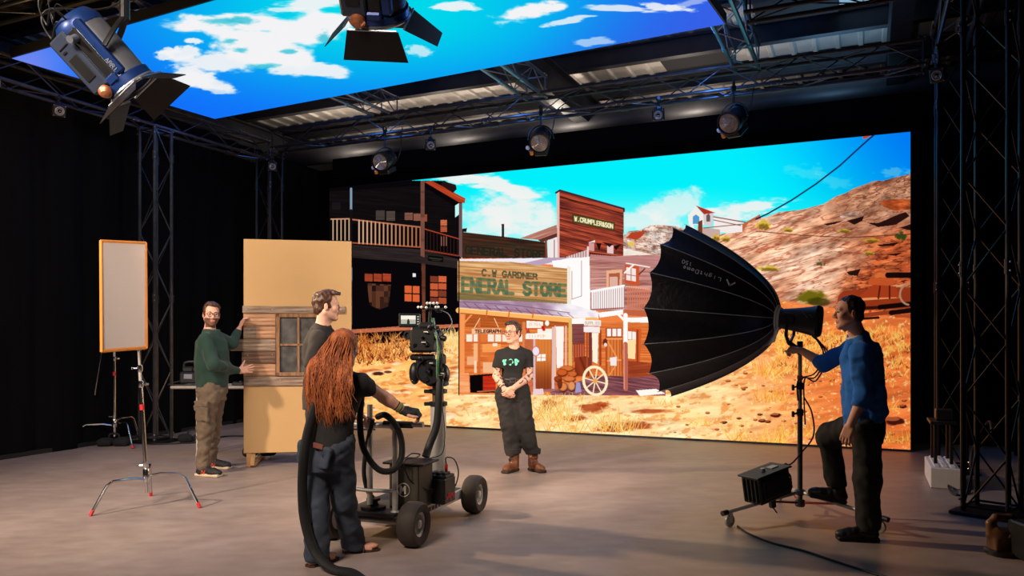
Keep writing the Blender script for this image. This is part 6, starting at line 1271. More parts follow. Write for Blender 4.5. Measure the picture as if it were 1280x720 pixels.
# ------------------------------------------------------------------ people
def v3(p): return np.array(p, float)
def unit(p): p = v3(p); return p/np.linalg.norm(p)
SKIN = {}
def skin_mat(n, rgb): return mat(n, rgb, .5, var=.06, scale=30, spec=.4, bump=.05, bscale=200)
class Head:
    def __init__(s, c, f, up=(0, 0, 1), sc=1.0):
        s.c = v3(c); s.f = unit(f); u = v3(up); s.u = unit(u-s.f*(u@s.f)); s.r = np.cross(s.f, s.u); s.k = sc
    def p(s, x, y, z): return s.c+(s.r*x+s.f*y+s.u*z)*s.k
    def loc(s, q): d = (q-s.c)/s.k; return np.stack([d@s.r, d@s.f, d@s.u], -1)
    def build(s, F):
        k = s.k; E = lambda c, r, kk=.02, op='u': F.ell(s.p(*c), np.array(r)*k, s.r, s.f, kk, op)
        E((0, -.008, .045), (.074, .094, .081)); E((0, .026, -.032), (.058, .064, .080), .03)
        for q in (-1, 1):
            F.cone(s.p(q*.052, -.012, -.045), s.p(q*.014, .066, -.094), .022*k, .017*k, .025)
            E((q*.040, .060, -.016), (.022, .026, .024), .02)
        E((0, .068, -.096), (.022, .019, .018), .015); F.cone(s.p(-.032, .074, .032), s.p(.032, .074, .032), .015*k, k=.018)
        F.cone(s.p(0, .090, .016), s.p(0, .110, -.022), .008*k, .011*k, .010); E((-.012, .100, -.028), (.009, .010, .008), .006); E((.012, .100, -.028), (.009, .010, .008), .006)
        for q in (-1, 1): E((q*.031, .098, .012), (.017, .014, .012), .012, 's')
        E((0, .083, -.055), (.023, .011, .007), .008); E((0, .081, -.066), (.020, .011, .007), .008)
        for q in (-1, 1):
            F.ell(s.p(q*.078, -.010, -.002), np.array((.008, .018, .031))*k, s.r+s.f*-.25*q, s.f, .008); F.ell(s.p(q*.086, -.004, .002), np.array((.005, .009, .016))*k, s.r, s.f, .004, 's')
def hand(F, w, d, n, ts, curl=(18, 26, 18), spread=5, th=(42, 18, 12), s=1.0, fc=None):
    w = v3(w); d = unit(d); n = v3(n); n = unit(n-d*(n@d)); l = np.cross(d, n)*ts                        # l points to the thumb side
    F.box(w+d*.052*s+n*.0, (.046*s, .038*s, .014*s), d, l, .012*s, .012); F.ell(w+d*.035*s+l*.022*s+n*.008*s, (.03*s, .018*s, .014*s), d, l, .01)
    rot = lambda v, a, ax: v*math.cos(a)+np.cross(ax, v)*math.sin(a)+ax*(ax@v)*(1-math.cos(a))
    for i, (off, L) in enumerate(((.029, .074), (.010, .082), (-.010, .076), (-.028, .060))):
        b = w+d*(.092-.004*abs(i-1))*s+l*off*s; dd = unit(d+l*math.tan(math.radians(spread*(1.2-i*.8)))); cu = fc[i] if fc else curl; pts = [b]; r = [.0092*s]
        ax = np.cross(dd, n)
        for j, (fr, a) in enumerate(zip((.45, .32, .25), cu)):
            dd = unit(rot(dd, math.radians(a), ax)); pts.append(pts[-1]+dd*L*fr*s); r.append((.0088, .0080, .0068)[j]*s)
        F.chain(pts, r, .004)
    b = w+d*.024*s+l*.026*s+n*.006*s; dd = unit(d*math.cos(math.radians(th[0]))+l*math.sin(math.radians(th[0]))+n*.25); pts = [b]; r = [.013*s]; ax = unit(np.cross(dd, d))
    for j, (L, a) in enumerate(((.036, 0), (.034, th[1]), (.026, th[2]))): dd = unit(rot(dd, math.radians(a), ax)); pts.append(pts[-1]+dd*L*s); r.append((.0112, .0095, .0078)[j]*s)
    F.chain(pts, r, .008)
def cut(F, p, d, r=.09, L=.12):
    p = v3(p); d = unit(d); x = unit(np.cross(d, (0.3, .5, .8))); F.box(p+d*L, (L, r, r), d, x, .002, 0, 's')
def bounds(pts, m=.16):
    a = np.array([v3(p) for p in pts]); return a.min(0)-m, a.max(0)+m
def eyes(th, H, iris, brow, browm=None):
    ew = mat('eye_white', (190, 178, 170), .35, var=.02); im = mat(iris[0], iris[1], .2)
    for q in (-1, 1):
        mb = MB(); mb.mat(0).ell(Vector(H.p(q*.031, .0755, .011)), .0122*H.k, n=14, m=10); c = Vector(H.p(q*.031, .0895, .011)); mb.mat(1).ell(c, (.0064*H.k, .0064*H.k, .0026*H.k), Vector(H.r), Vector(H.u), n=12, m=6); th.part('eye', mb, [ew, im])
        mb = MB(); mb.tube([Vector(H.p(q*.014, .088, .032)), Vector(H.p(q*.030, .0885, .036)), Vector(H.p(q*.048, .074, .031))], [.0035, .004, .0025], 6); th.part('eyebrow', mb, brow)
def glasses(th, H, m):
    mb = MB()
    for q in (-1, 1):
        mb.torus(Vector(H.p(q*.032, .104, .008)), Vector(H.f), .0235, .0026, 24, 6); mb.tube([Vector(H.p(q*.055, .100, .014)), Vector(H.p(q*.080, .05, .014)), Vector(H.p(q*.084, -.01, .012))], .0024, 5)
    mb.tube([Vector(H.p(-.009, .106, .012)), Vector(H.p(.009, .106, .012))], .0025, 5); th.part('glasses', mb, m)
def cap_hair(H, th, m, thick=.012, top=.0, front=.0, nape=-.055, wr=(.006, 90), seed=1, side=None, rag=0):
    F = Field(H.c-.2, H.c+.22, .0045)
    F.ell(H.p(0, -.012, .048), np.array((.074+thick, .094+thick, .081+thick))*H.k, H.r, H.f, .0)
    if top: F.ell(H.p(0, .02, .10), np.array((.062, .082, .028+top))*H.k, H.r, H.f, .02); F.ell(H.p(.01, .066, .088), np.array((.05, .03, .024+top*.6))*H.k, H.r, H.f, .02)
    F.ell(H.p(0, -.055, -.02), np.array((.062, .042+thick, .05))*H.k, H.r, H.f, .02)
    F.box(H.p(0, .125, -.042+front), np.array((.12, .09, .13))*H.k, H.r, H.f, .03, .012, 's')                           # face opening
    F.box(H.p(0, .03, -.14), np.array((.12, .055, .13))*H.k, H.r, H.f, .01, .01, 's')
    F.plane(H.p(0, 0, nape), -H.u)
    for q in (-1, 1): F.ell(H.p(q*.084, -.008, -.002), np.array((.016, .021, .034))*H.k, H.r, H.f, .004, 's')
    F.wrinkle(wr[0], wr[1], seed, (1, 1, .6)); return field_obj('hair', F, m, th.o, th.Mi)
def shoe(th, ank, toe, m, sole, L=.285, W=.052, z=0.0, high=.09, pitch=0.0, boot=0.0, laces=None, stripe=None):
    a = v3(ank); d = v3(toe); d[2] = 0; d = unit(d); up = np.array((0, 0, 1.0)); d2 = unit(d*math.cos(pitch)+up*math.sin(pitch)); u2 = unit(up-d2*(up@d2)); s_ = np.cross(d2, u2)
    o = np.array((a[0], a[1], z))-d*.07
    q = lambda f, s, h: o+d2*f+s_*s+u2*h
    F = Field(o-np.array((.36, .36, .08)), o+np.array((.36, .36, .24+boot)), .0052)
    F.ell(q(L*.72, 0, .045), (L*.30, W*.94, .042), d2, s_, .03); F.ell(q(L*.30, 0, .05), (L*.30, W*.80, .055), d2, s_, .03); F.cone(q(L*.2, 0, .05), q(L*.22, 0, high), W*.82, W*.78, .03); F.cone(q(L*.35, 0, .07), q(L*.65, 0, .055), W*.7, W*.66, .03)
    if boot: F.cone(q(L*.2, 0, .08), q(L*.21, 0, .08+boot), W*1.02, W*1.12, .02); cut(F, q(L*.21, 0, .08+boot), u2, .1, .1)
    F.plane(q(0, 0, .014), -u2); F.wrinkle(.0018, 90, 3); ob = field_obj('shoe' if not boot else 'boot', F, m, th.o, th.Mi)
    G_ = Field(o-np.array((.36, .36, .06)), o+np.array((.36, .36, .18)), .0052); G_.box(q(L*.66, 0, .016), (L*.32, W*.97, .016), d2, s_, .014, .02); G_.box(q(L*.25, 0, .016), (L*.25, W*.84, .016), d2, s_, .014, .02); field_obj('sole', G_, sole, ob, th.Mi)
    if laces:
        mb = MB()
        for k in range(4 if not boot else 6):
            f = L*.62-k*.024; h = .085+k*.006
            if boot and k > 2: f = L*.42; h = .11+(k-2)*.035
            mb.tube([Vector(q(f, -.02, h-.006)), Vector(q(f+.006, 0, h+.003)), Vector(q(f, .02, h-.006))], .0028, 5)
        mb.tube([Vector(q(L*.4, 0, .11)), Vector(q(L*.42, .03, .115)), Vector(q(L*.45, .035, .09))], .0025, 5)
        x = link_mesh('laces', mb.v, mb.f, laces, th.Mi); x.parent = ob
    if stripe:
        for sd in (-1, 1):
            mb = MB(); e = q(L*.40, sd*W*.88, .05)
            for a_, b_ in (((-.025, -.02), (-.018, .02)), ((-.018, .02), (.012, -.02)), ((.012, -.02), (.02, .02))): mb.tube([Vector(e+d2*a_[0]+u2*a_[1]), Vector(e+d2*b_[0]+u2*b_[1])], .0055, 6)
            x = link_mesh('side_mark', mb.v, mb.f, stripe, th.Mi); x.parent = ob
    return ob
def body_field(J, H, cell=.0052, hands=()):
    F = Field(*bounds([q for k_, q in J.items() if not k_.startswith('to')]+[H.p(0, 0, .14), H.p(0, .13, 0)], .17), cell)
    j = {k: v3(p) for k, p in J.items()}
    H.build(F); F.cone(H.p(0, -.022, -.045), j['neck'], .054, .058, .025); F.ell(H.p(0, .03, -.115), (.012, .012, .02), k=.02)
    ch = (j['shL']+j['shR'])/2; 
    F.cone(j['shL'], j['shR'], .042, k=.03); F.chain([ch-[0, 0, .08], (ch+j['hip'])/2, j['hip']], [.075, .075, .09], .03); F.cone(j['neck'], ch-[0, 0, .03], .056, .055, .03)
    for s in 'LR':
        F.chain([j['sh'+s], j['el'+s], j['wr'+s]], [.046, .038, .026], .02); m = j['el'+s]*.72+j['wr'+s]*.28; F.cone(j['el'+s], m, .037, .041, .02); F.cone(m, j['wr'+s], .041, .0265, .01)
        F.chain([j['hip'+s], j['kn'+s], j['an'+s]], [.075, .048, .033], .02); t = j['an'+s]; F.cone(t, t+unit(v3(J['to'+s]))*.11-[0, 0, .055], .028, .02, .015)
    for a in hands: hand(F, *a[0], **a[1])
    return F
def face_regions(H, lips=True, beard=False):
    def f(c):
        q = H.loc(c); out = np.zeros(len(c), int)
        if beard: out[(q[:, 1] > .0) & (q[:, 2] < -.030-np.clip(.035-np.abs(np.abs(q[:, 0])-.0), 0, .035)*.3) & (q[:, 2] > -.128) & (np.abs(q[:, 0]) < .08)] = 2
        out[(np.abs(q[:, 0]) < .023) & (np.abs(q[:, 2]+.060) < .0125) & (q[:, 1] > .070)] = 1
        return out
    return f
lip = mat('lips', (190, 120, 106), .45, var=.05)
sk1 = skin_mat('skin_fair', (226, 172, 148)); sk2 = skin_mat('skin_pale', (222, 172, 150)); sk3 = skin_mat('skin_rosy', (218, 160, 136))
def hairm(n, a, b, s=40): return mat(n, a, .45, rgb2=b, scale=s, stretch=(1, 1, .25), spec=.5, bump=.5, bscale=90)
def neckline(C, J, H, W, r=.066):
    n = v3(J['neck']); ch = (v3(J['shL'])+v3(J['shR']))/2; ax = unit(H.p(0, -.022, -.045)-n)
    C.cone(n-ax*.03, ch-W*.05, r+.016, .115, .035); C.cone(n-ax*.03+(v3(J['shL'])-ch)*.25, ch+(v3(J['shL'])-ch)*.9, .055, .058, .03); C.cone(n-ax*.03+(v3(J['shR'])-ch)*.25, ch+(v3(J['shR'])-ch)*.9, .055, .058, .03)
    C.cone(n+ax*.058, n+ax*.17, .073, .15, .004, 's'); C.cone(n-ax*.03, n+ax*.05, .059, .066, .004, 's')
def torso(F, o, rt, fw, up, st, k=.03): F.loft(o, rt, fw, up, st, k)
def pp(x, y, d): return v3(P(x, y, d))

# ---- A: the man in blue by the dome light
def man_blue():
    g = G(1070, 672); th = Thing('person', 'man in blue sweatshirt and black trousers holding the dome light stand, one foot raised', 'person', tuple(g))
    H = Head(pp(1061.5, 392, 5.74), (-.985, .12, .0), (-.10, 0, 1), 1.0)
    J = dict(neck=pp(1072, 420, 5.78), shL=pp(1077, 440, 5.60), shR=pp(1062, 438, 5.96), elL=pp(1080, 494, 5.56), wrL=pp(1063, 531, 5.52), elR=pp(1030, 455, 6.08), wrR=pp(1001.5, 438, 6.34),
             hip=pp(1080, 527, 5.76), hipL=pp(1083, 535, 5.68), hipR=pp(1072, 533, 5.86), knL=pp(1084, 598, 5.66), anL=pp(1086, 657, 5.66), knR=pp(1036, 545, 6.05), anR=pp(1046, 610, 6.16), toL=(-.97, .2, 0), toR=(-.97, .2, 0))
    F = body_field(J, H, .0050, [((J['wrR'], unit(np.array((-.80, .45, .18))), (.3, .2, -1), 1), dict(curl=(62, 58, 40), spread=1, th=(30, 20, 30))), ((J['wrL'], unit(np.array((-.38, -.02, -.92))), (.62, .75, -.2), 1), dict(curl=(22, 34, 24), spread=5, th=(32, 14, 8)))])
    field_obj('body', F, [sk3, lip, mat('stubble', (150, 104, 88), .6)], th.o, th.Mi, face_regions(H, beard=False))
    hm = hairm('hair_dark_brown', (44, 30, 25), (22, 15, 14)); cap_hair(H, th, hm, .006, .0, .004, -.07, (.002, 160)); eyes(th, H, ('iris_brown', (60, 40, 30)), hm)
    blue = mat('blue_sweatshirt', (20, 104, 196), .88, var=.12, scale=5, bump=.25, bscale=180, sheen=.1)
    W = unit(v3(J['neck'])-v3(J['hip'])); fw = unit((-.95, .30, 0)); rt = np.cross(fw, W)
    C = Field(*bounds([J[k] for k in ('neck', 'shL', 'shR', 'elL', 'elR', 'wrL', 'hip')], .2), .0062)
    torso(C, J['hip'], rt, fw, W, [(-.02, 0, .01, .175, .135), (.06, 0, .0, .185, .150), (.2, 0, .0, .185, .148), (.36, 0, .01, .195, .142), (.46, 0, -.005, .19, .125), (.52, 0, -.02, .15, .095), (.57, 0, -.02, .085, .075)], .04)
    for s in 'LR': C.cone(J['sh'+s], v3(J['sh'+s])*.5+v3(J['el'+s])*.5, .082, .068, .05)
    C.chain([v3(J['shL'])*.5+v3(J['elL'])*.5, J['elL'], v3(J['elL'])*.62+v3(J['wrL'])*.38], [.068, .060, .050], .03)
    C.chain([v3(J['shR'])*.5+v3(J['elR'])*.5, J['elR'], v3(J['elR'])*.72+v3(J['wrR'])*.28], [.068, .062, .052], .03)
    cut(C, v3(J['elL'])*.58+v3(J['wrL'])*.42, v3(J['wrL'])-v3(J['elL']), .08, .06); cut(C, v3(J['elR'])*.78+v3(J['wrR'])*.22, v3(J['wrR'])-v3(J['elR']), .08, .06)
    neckline(C, J, H, W); C.wrinkle(.0085, 24, 5, (1, 1, .75)); C.wrinkle(.003, 60, 6); field_obj('sweatshirt', C, blue, th.o, th.Mi)
    mb = MB(); nb = Vector(v3(J['neck'])+W*-.004); ff = Vector(fw); rr = Vector(rt)
    mb.tube([nb+rr*(.070*math.cos(t))+ff*(.074*math.sin(t)-.0)+Z*(-.018*math.sin(t)) for t in [2*math.pi*i/28 for i in range(28)]], .008, 6, closed=True, flat=1.0); th.part('collar', mb, mat('white_tee', (214, 212, 214), .85, var=.03), label='white collar of the undershirt')
    tr = mat('black_trousers', (17, 17, 20), .85, var=.3, bump=.2, bscale=150)
    T = Field(*bounds([J[k] for k in ('hip', 'hipL', 'hipR', 'knL', 'knR', 'anL', 'anR')], .2), .0066)
    torso(T, J['hip'], rt, fw, np.array((0, 0, 1.0)), [(-.14, 0, 0, .15, .12), (-.05, 0, 0, .178, .135), (.07, 0, 0, .168, .125)], .03)
    T.chain([J['hipL'], J['knL'], v3(J['anL'])+[0, 0, .0]], [.115, .088, .074], .05); T.chain([J['hipR'], J['knR'], v3(J['anR'])+[0, 0, .03]], [.118, .088, .068], .05)
    cut(T, v3(J['anL'])+[0, 0, -.04], (0, 0, -1), .1, .06); cut(T, v3(J['anR'])+[0, 0, .02], (0, 0, -1), .1, .06); T.wrinkle(.008, 22, 8, (1, 1, .7)); T.wrinkle(.003, 60, 18); field_obj('trousers', T, tr, th.o, th.Mi)
    sm = mat('black_shoe_leather', (24, 23, 24), .45, var=.3); so = mat('black_sole', (14, 14, 14), .7); lc = mat('black_laces', (40, 40, 42), .7)
    shoe(th, J['anL'], (-.97, .12, 0), sm, so, .30, .052, 0, .10, laces=lc); shoe(th, J['anR'], (-.95, .22, 0), sm, so, .29, .052, .165, .115, .16, laces=lc)
    mb = MB(); mb.tube([Vector(v3(J['anR'])+[.012, 0, -.06]), Vector(v3(J['anR'])+[0, 0, .0]), Vector(v3(J['anR'])+[0, 0, .09])], [.046, .045, .05], 16); th.part('sock', mb, mat('black_sock', (16, 16, 18), .9))
# ---- B: the man in the green sweatshirt
def man_green():
    g = G(258, 590); th = Thing('person', 'bearded man in dark green sweatshirt and khaki cargo trousers steadying the beige flat', 'person', tuple(g)); D0 = 8.42
    H = Head(pp(264.3, 394, D0), (.50, -.86, -.03), (.04, 0, 1), 1.03)
    J = dict(neck=pp(262, 414, D0+.02), shR=pp(256.5, 425, D0-.16), shL=pp(272, 423, D0+.16), elR=pp(267, 456, D0-.22), wrR=pp(298, 463.5, 8.72), elL=pp(290, 430, D0+.30), wrL=pp(299, 411, 8.86),
             hip=pp(265, 484, D0), hipR=pp(262, 490, D0-.09), hipL=pp(269, 490, D0+.09), knR=pp(257, 534, 8.33), anR=pp(252.5, 585, 8.36), knL=pp(267, 531, 8.62), anL=pp(264, 577, 8.84), toL=(.9, -.3, 0), toR=(.93, -.35, 0))
    F = body_field(J, H, .0056, [((J['wrR'], unit(np.array((.93, .30, .16))), (.0, 1, .15), 1), dict(curl=(4, 8, 8), spread=11, th=(45, -8, 0))), ((J['wrL'], unit(np.array((.28, .12, .95))), (.9, .3, -.2), -1), dict(curl=(20, 35, 25), spread=3, th=(30, 10, 0)))])
    field_obj('body', F, [sk1, lip, mat('brown_beard', (108, 74, 58), .8, bump=.3, bscale=300)], th.o, th.Mi, face_regions(H, beard=True))
    hm = hairm('hair_brown', (84, 52, 36), (46, 28, 22)); cap_hair(H, th, hm, .010, .016, .012, -.06, (.005, 110), 4); eyes(th, H, ('iris_brown', (60, 40, 30)), hm); glasses(th, H, mat('black_frames', (20, 20, 22), .3))
    gm = mat('green_sweatshirt', (29, 60, 51), .9, var=.12, scale=6, bump=.25, bscale=180, sheen=.1); W = np.array((0, 0, 1.0)); fw = unit((.90, -.42, 0)); rt = np.cross(fw, W)
    C = Field(*bounds([J[k] for k in ('neck', 'shL', 'shR', 'elL', 'elR', 'wrL', 'wrR', 'hip')], .2), .0066)
    torso(C, J['hip'], rt, fw, unit(v3(J['neck'])-v3(J['hip'])), [(-.01, 0, .0, .165, .128), (.05, 0, .0, .18, .142), (.2, 0, 0, .185, .14), (.38, 0, .005, .20, .135), (.49, 0, -.01, .19, .115), (.55, 0, -.015, .14, .09), (.60, 0, -.015, .085, .072)], .04)
    C.chain([J['shR'], J['elR'], v3(J['elR'])*.08+v3(J['wrR'])*.92], [.080, .064, .042], .04); C.chain([J['shL'], J['elL'], v3(J['elL'])*.15+v3(J['wrL'])*.85], [.078, .060, .042], .04)
    cut(C, v3(J['elR'])*.06+v3(J['wrR'])*.94, v3(J['wrR'])-v3(J['elR']), .07, .05); cut(C, v3(J['elL'])*.12+v3(J['wrL'])*.88, v3(J['wrL'])-v3(J['elL']), .07, .05); neckline(C, J, H, W)
    C.wrinkle(.008, 26, 11, (1, 1, .8)); field_obj('sweatshirt', C, gm, th.o, th.Mi)
    km = mat('khaki_cargo', (112, 96, 80), .88, var=.15, scale=5, bump=.25, bscale=150); T = Field(*bounds([J[k] for k in ('hip', 'knL', 'knR', 'anL', 'anR')], .22), .0068)
    torso(T, J['hip'], rt, fw, W, [(-.14, 0, 0, .14, .12), (-.04, 0, 0, .170, .130), (.06, 0, 0, .155, .115)], .03)
    T.chain([J['hipR'], J['knR'], v3(J['anR'])+[0, 0, .02]], [.102, .080, .062], .05); T.chain([J['hipL'], J['knL'], v3(J['anL'])+[0, 0, .02]], [.102, .078, .060], .05)
    m = v3(J['hipR'])*.45+v3(J['knR'])*.55; T.box(m+rt*.082+[.01, 0, 0], (.022, .085, .10), rt, fw, .015, .01); T.box(m+rt*.092+[.01, 0, .085], (.022, .09, .03), rt, fw, .01, .004); T.wrinkle(.0065, 30, 13, (1, 1, 1.5)); T.wrinkle(.004, 60, 14); field_obj('cargo_trousers', T, km, th.o, th.Mi)
    sm = mat('black_trainer', (30, 29, 31), .7, var=.3); so = mat('cream_sole', (206, 186, 160), .7); lc = mat('grey_laces', (120, 116, 112), .7); rd = mat('orange_red_mark', (206, 70, 52), .5)
    shoe(th, J['anR'], (.93, -.3, 0), sm, so, .31, .055, 0, .09, laces=lc, stripe=rd); shoe(th, J['anL'], (.93, -.15, 0), sm, so, .31, .055, 0, .09, laces=lc, stripe=rd)
# ---- C: the man in the dark tee behind the woman
def man_dark():
    D0 = 6.55; g = G(410, 642); th = Thing('person', 'brown-haired man in loose dark tee in profile before the beige flat, behind the woman', 'person', tuple(g))
    H = Head(pp(408.5, 383.5, D0), (.95, .28, .0), (.02, 0, 1), 1.02)
    J = dict(neck=pp(403, 409, D0+.01), shR=pp(396, 424, D0-.17), shL=pp(408, 421, D0+.18), elR=pp(392, 468, D0-.22), wrR=pp(424, 482, D0-.12), elL=pp(412, 468, D0+.24), wrL=pp(436, 482, D0+.1),
             hip=pp(402, 512, D0), hipR=pp(399, 520, D0-.09), hipL=pp(406, 520, D0+.09), knR=pp(404, 575, D0-.06), anR=pp(402, 632, D0-.1), knL=pp(414, 575, D0+.1), anL=pp(414, 628, D0+.1), toL=(.95, .1, 0), toR=(.95, -.1, 0))
    F = body_field(J, H, .0056, [((J['wrR'], unit(np.array((.95, .2, .05))), (0, 1, 0), 1), dict(curl=(30, 40, 25))), ((J['wrL'], unit(np.array((.95, -.2, .05))), (0, -1, 0), -1), dict(curl=(30, 40, 25)))])
    field_obj('body', F, [sk2, lip, mat('stubble', (150, 104, 88), .6)], th.o, th.Mi, face_regions(H))
    hm = hairm('hair_chestnut', (92, 56, 36), (48, 28, 20)); cap_hair(H, th, hm, .012, .016, .010, -.065, (.006, 100), 7); eyes(th, H, ('iris_brown', (60, 40, 30)), hm)
    cm = mat('charcoal_tee', (38, 33, 33), .9, var=.15, bump=.25, bscale=180); fw = unit((.92, .38, 0)); W = unit(v3(J['neck'])-v3(J['hip'])); rt = np.cross(fw, W)
    C = Field(*bounds([J[k] for k in ('neck', 'shL', 'shR', 'elL', 'elR', 'hip')], .24), .0064)
    torso(C, J['hip'], rt, fw, W, [(.0, 0, -.01, .18, .145), (.1, 0, -.01, .185, .148), (.3, 0, 0, .195, .14), (.45, 0, .0, .205, .135), (.56, 0, -.01, .195, .115), (.62, 0, -.015, .14, .09), (.67, 0, -.015, .085, .07)], .04)
    for s in 'LR': C.chain([J['sh'+s], v3(J['sh'+s])*.3+v3(J['el'+s])*.7], [.084, .076], .04); cut(C, v3(J['sh'+s])*.22+v3(J['el'+s])*.78, v3(J['el'+s])-v3(J['sh'+s]), .1, .06)
    neckline(C, J, H, W); C.wrinkle(.010, 20, 21, (1, 1, .6)); field_obj('tee_shirt', C, cm, th.o, th.Mi)
    tr = mat('black_trousers', (17, 17, 20), .85); T = Field(*bounds([J[k] for k in ('hip', 'knL', 'knR', 'anL', 'anR')], .2), .008)
    torso(T, J['hip'], rt, fw, np.array((0, 0, 1.0)), [(-.14, 0, 0, .14, .12), (-.04, 0, 0, .165, .13), (.06, 0, 0, .16, .12)], .03)
    for s in 'LR': T.chain([J['hip'+s], J['kn'+s], v3(J['an'+s])+[0, 0, .02]], [.105, .080, .066], .05)
    T.wrinkle(.006, 24, 22); field_obj('trousers', T, tr, th.o, th.Mi); sm = mat('black_shoe_leather', (24, 23, 24), .45); so = mat('black_sole', (14, 14, 14), .7)
    shoe(th, J['anR'], (.95, -.1, 0), sm, so, .30); shoe(th, J['anL'], (.95, .1, 0), sm, so, .30)
# ---- D: the red-haired woman pushing the dolly
def woman_red():
    D0 = 5.16; g = G(418, 698); th = Thing('person', 'woman with long red hair, black top and jeans, pushing the camera dolly', 'person', tuple(g))
    H = Head(pp(430.5, 436.5, D0+.02), (.52, .85, -.10), (.08, .10, 1), .98)
    J = dict(neck=pp(427, 466, D0), shL=pp(399, 482, D0+.05), shR=pp(452, 477, D0-.05), elR=pp(479, 496, D0+.16), wrR=pp(504.5, 513, D0+.22), elL=pp(408, 520, D0+.22), wrL=pp(438, 522, D0+.34),
             hip=pp(411, 556, D0-.02), hipL=pp(397, 566, D0), hipR=pp(425, 566, D0-.05), knL=pp(397, 634, 5.08), anL=pp(395, 692, 5.05), knR=pp(430, 626, 5.22), anR=pp(440, 677, 5.36), toL=(.5, .8, 0), toR=(.85, .35, 0))
    F = body_field(J, H, .0052, [((J['wrR'], unit(np.array((.80, -.10, -.12))), (0, .25, -1), -1), dict(curl=(48, 52, 36), spread=2, th=(30, 25, 20))), ((J['wrL'], unit(np.array((.7, .3, .1))), (0, .2, -1), 1), dict(curl=(50, 50, 35), spread=2))])
    for s, d in (('L', (.5, .8, 0)), ('R', (.90, .25, 0))):                       # bare feet with toes
        a = v3(J['an'+s]); d = unit(d); sd = np.cross(d, (0, 0, 1)); h = np.array((a[0], a[1], 0)); F.ell(h-d*.02+[0, 0, .035], (.045, .034, .034), d, sd, .03); F.ell(h+d*.09+[0, 0, .034], (.09, .042, .024), d, sd, .03)
        for k in range(5): o = (k-2)*.0165; L = .155-.008*abs(k-1)-.006*k; F.cone(h+d*(L-.03)+sd*o+[0, 0, .024], h+d*(L+.02)+sd*o+[0, 0, .018], .0095, .0085, .006)
    field_obj('body', F, [sk3, lip, sk3], th.o, th.Mi, face_regions(H)); eyes(th, H, ('iris_blue', (80, 110, 130)), mat('red_brow', (130, 74, 44), .6))
    for s, d in (('L', (.5, .8, 0)), ('R', (.90, .25, 0))):
        a = v3(J['an'+s]); d = unit(d); sd = np.cross(d, (0, 0, 1)); h = Vector((a[0], a[1], 0)); mb = MB(); D_ = Vector(d); S_ = Vector(sd)
        mb.prism([(-.065, -.03), (-.05, -.04), (.09, -.045), (.16, -.045), (.185, -.01), (.18, .03), (.13, .045), (-.05, .04), (-.068, .02)], .014, h+Z*.008, D_, S_); x = th.part('sandal', mb, mat('brown_sandal', (58, 36, 28), .7), smooth=False)
        mb = MB(); mb.tube([h+D_*.075+S_*(.05*math.cos(t))+Z*(.012+.052*math.sin(t)) for t in [math.pi*i/10 for i in range(11)]], .006, 6); mb.tube([h-D_*.01+S_*(.046*math.cos(t))+Z*(.012+.07*math.sin(t)) for t in [math.pi*i/10 for i in range(11)]], .006, 6); x2 = th.part('strap', mb, mat('brown_sandal', (58, 36, 28), .7), parent=x)
    tm = mat('black_top', (24, 22, 23), .88, var=.2, bump=.25, bscale=180); W = unit(v3(J['neck'])-v3(J['hip'])); fw = unit((.52, .85, 0)); rt = unit(np.cross(fw, W)); fw = np.cross(W, rt)
    C = Field(*bounds([J[k] for k in ('neck', 'shL', 'shR', 'elR', 'elL', 'hip')], .2), .0060)
    torso(C, J['hip'], rt, fw, W, [(-.02, 0, .0, .166, .130), (.05, 0, .0, .158, .124), (.16, 0, .0, .142, .112), (.28, 0, .0, .150, .115), (.38, 0, .0, .160, .112), (.45, 0, -.01, .150, .095), (.50, 0, -.01, .10, .07)], .04)
    for s in 'LR': C.chain([J['sh'+s], v3(J['sh'+s])*.62+v3(J['el'+s])*.38], [.064, .056], .04); cut(C, v3(J['sh'+s])*.66+v3(J['el'+s])*.34, v3(J['el'+s])-v3(J['sh'+s]), .08, .06)
    C.wrinkle(.008, 26, 31, (1, 1, 1.2)); field_obj('top', C, tm, th.o, th.Mi)
    jm = mat('dark_jeans', (58, 68, 84), .85, rgb2=(34, 41, 54), scale=5, bump=.3, bscale=200); T = Field(*bounds([J[k] for k in ('hip', 'knL', 'knR', 'anL', 'anR')], .2), .0062)
    up = np.array((0, 0, 1.0)); torso(T, J['hip'], rt, fw, up, [(-.16, 0, -.01, .150, .125), (-.08, 0, -.015, .160, .135), (.0, 0, -.01, .150, .122), (.055, 0, 0, .138, .108)], .03)
    T.chain([J['hipL'], J['knL'], v3(J['anL'])+[0, 0, .0]], [.100, .074, .082], .04); T.chain([J['hipR'], J['knR'], v3(J['anR'])+[0, 0, .0]], [.100, .074, .082], .04)
    for s in 'LR': cut(T, v3(J['an'+s])*[1, 1, 0]+[0, 0, .03], (0, 0, -1), .12, .06)
    for s in (-1, 1): T.box(v3(J['hip'])-fw*.135+rt*(s*.08)+up*-.07, (.055, .014, .065), rt, fw, .012, .008)
    T.wrinkle(.0075, 24, 33, (1, 1, 1.2)); T.wrinkle(.003, 60, 34); field_obj('jeans', T, jm, th.o, th.Mi)
    mb = MB(); c = v3(J['hip'])+up*.03; mb.tube([Vector(c+rt*(.147*math.cos(t))+fw*(.116*math.sin(t))) for t in [2*math.pi*i/40 for i in range(40)]], .016, 8, closed=True, flat=.5)
    th.part('belt', mb, mat('black_belt', (22, 20, 20), .5))
    pc = Vector(v3(J['hip'])-fw*.150+rt*.05); mb = MB(); mb.box(pc, (.09, .012, .034), X=Vector(rt), Y=Vector(fw), bev=.004); single('phone', mb, mat('phone_edge', (150, 92, 84), .3, .4), 'small reddish phone tucked in the back pocket of the jeans', 'phone', origin=pc)
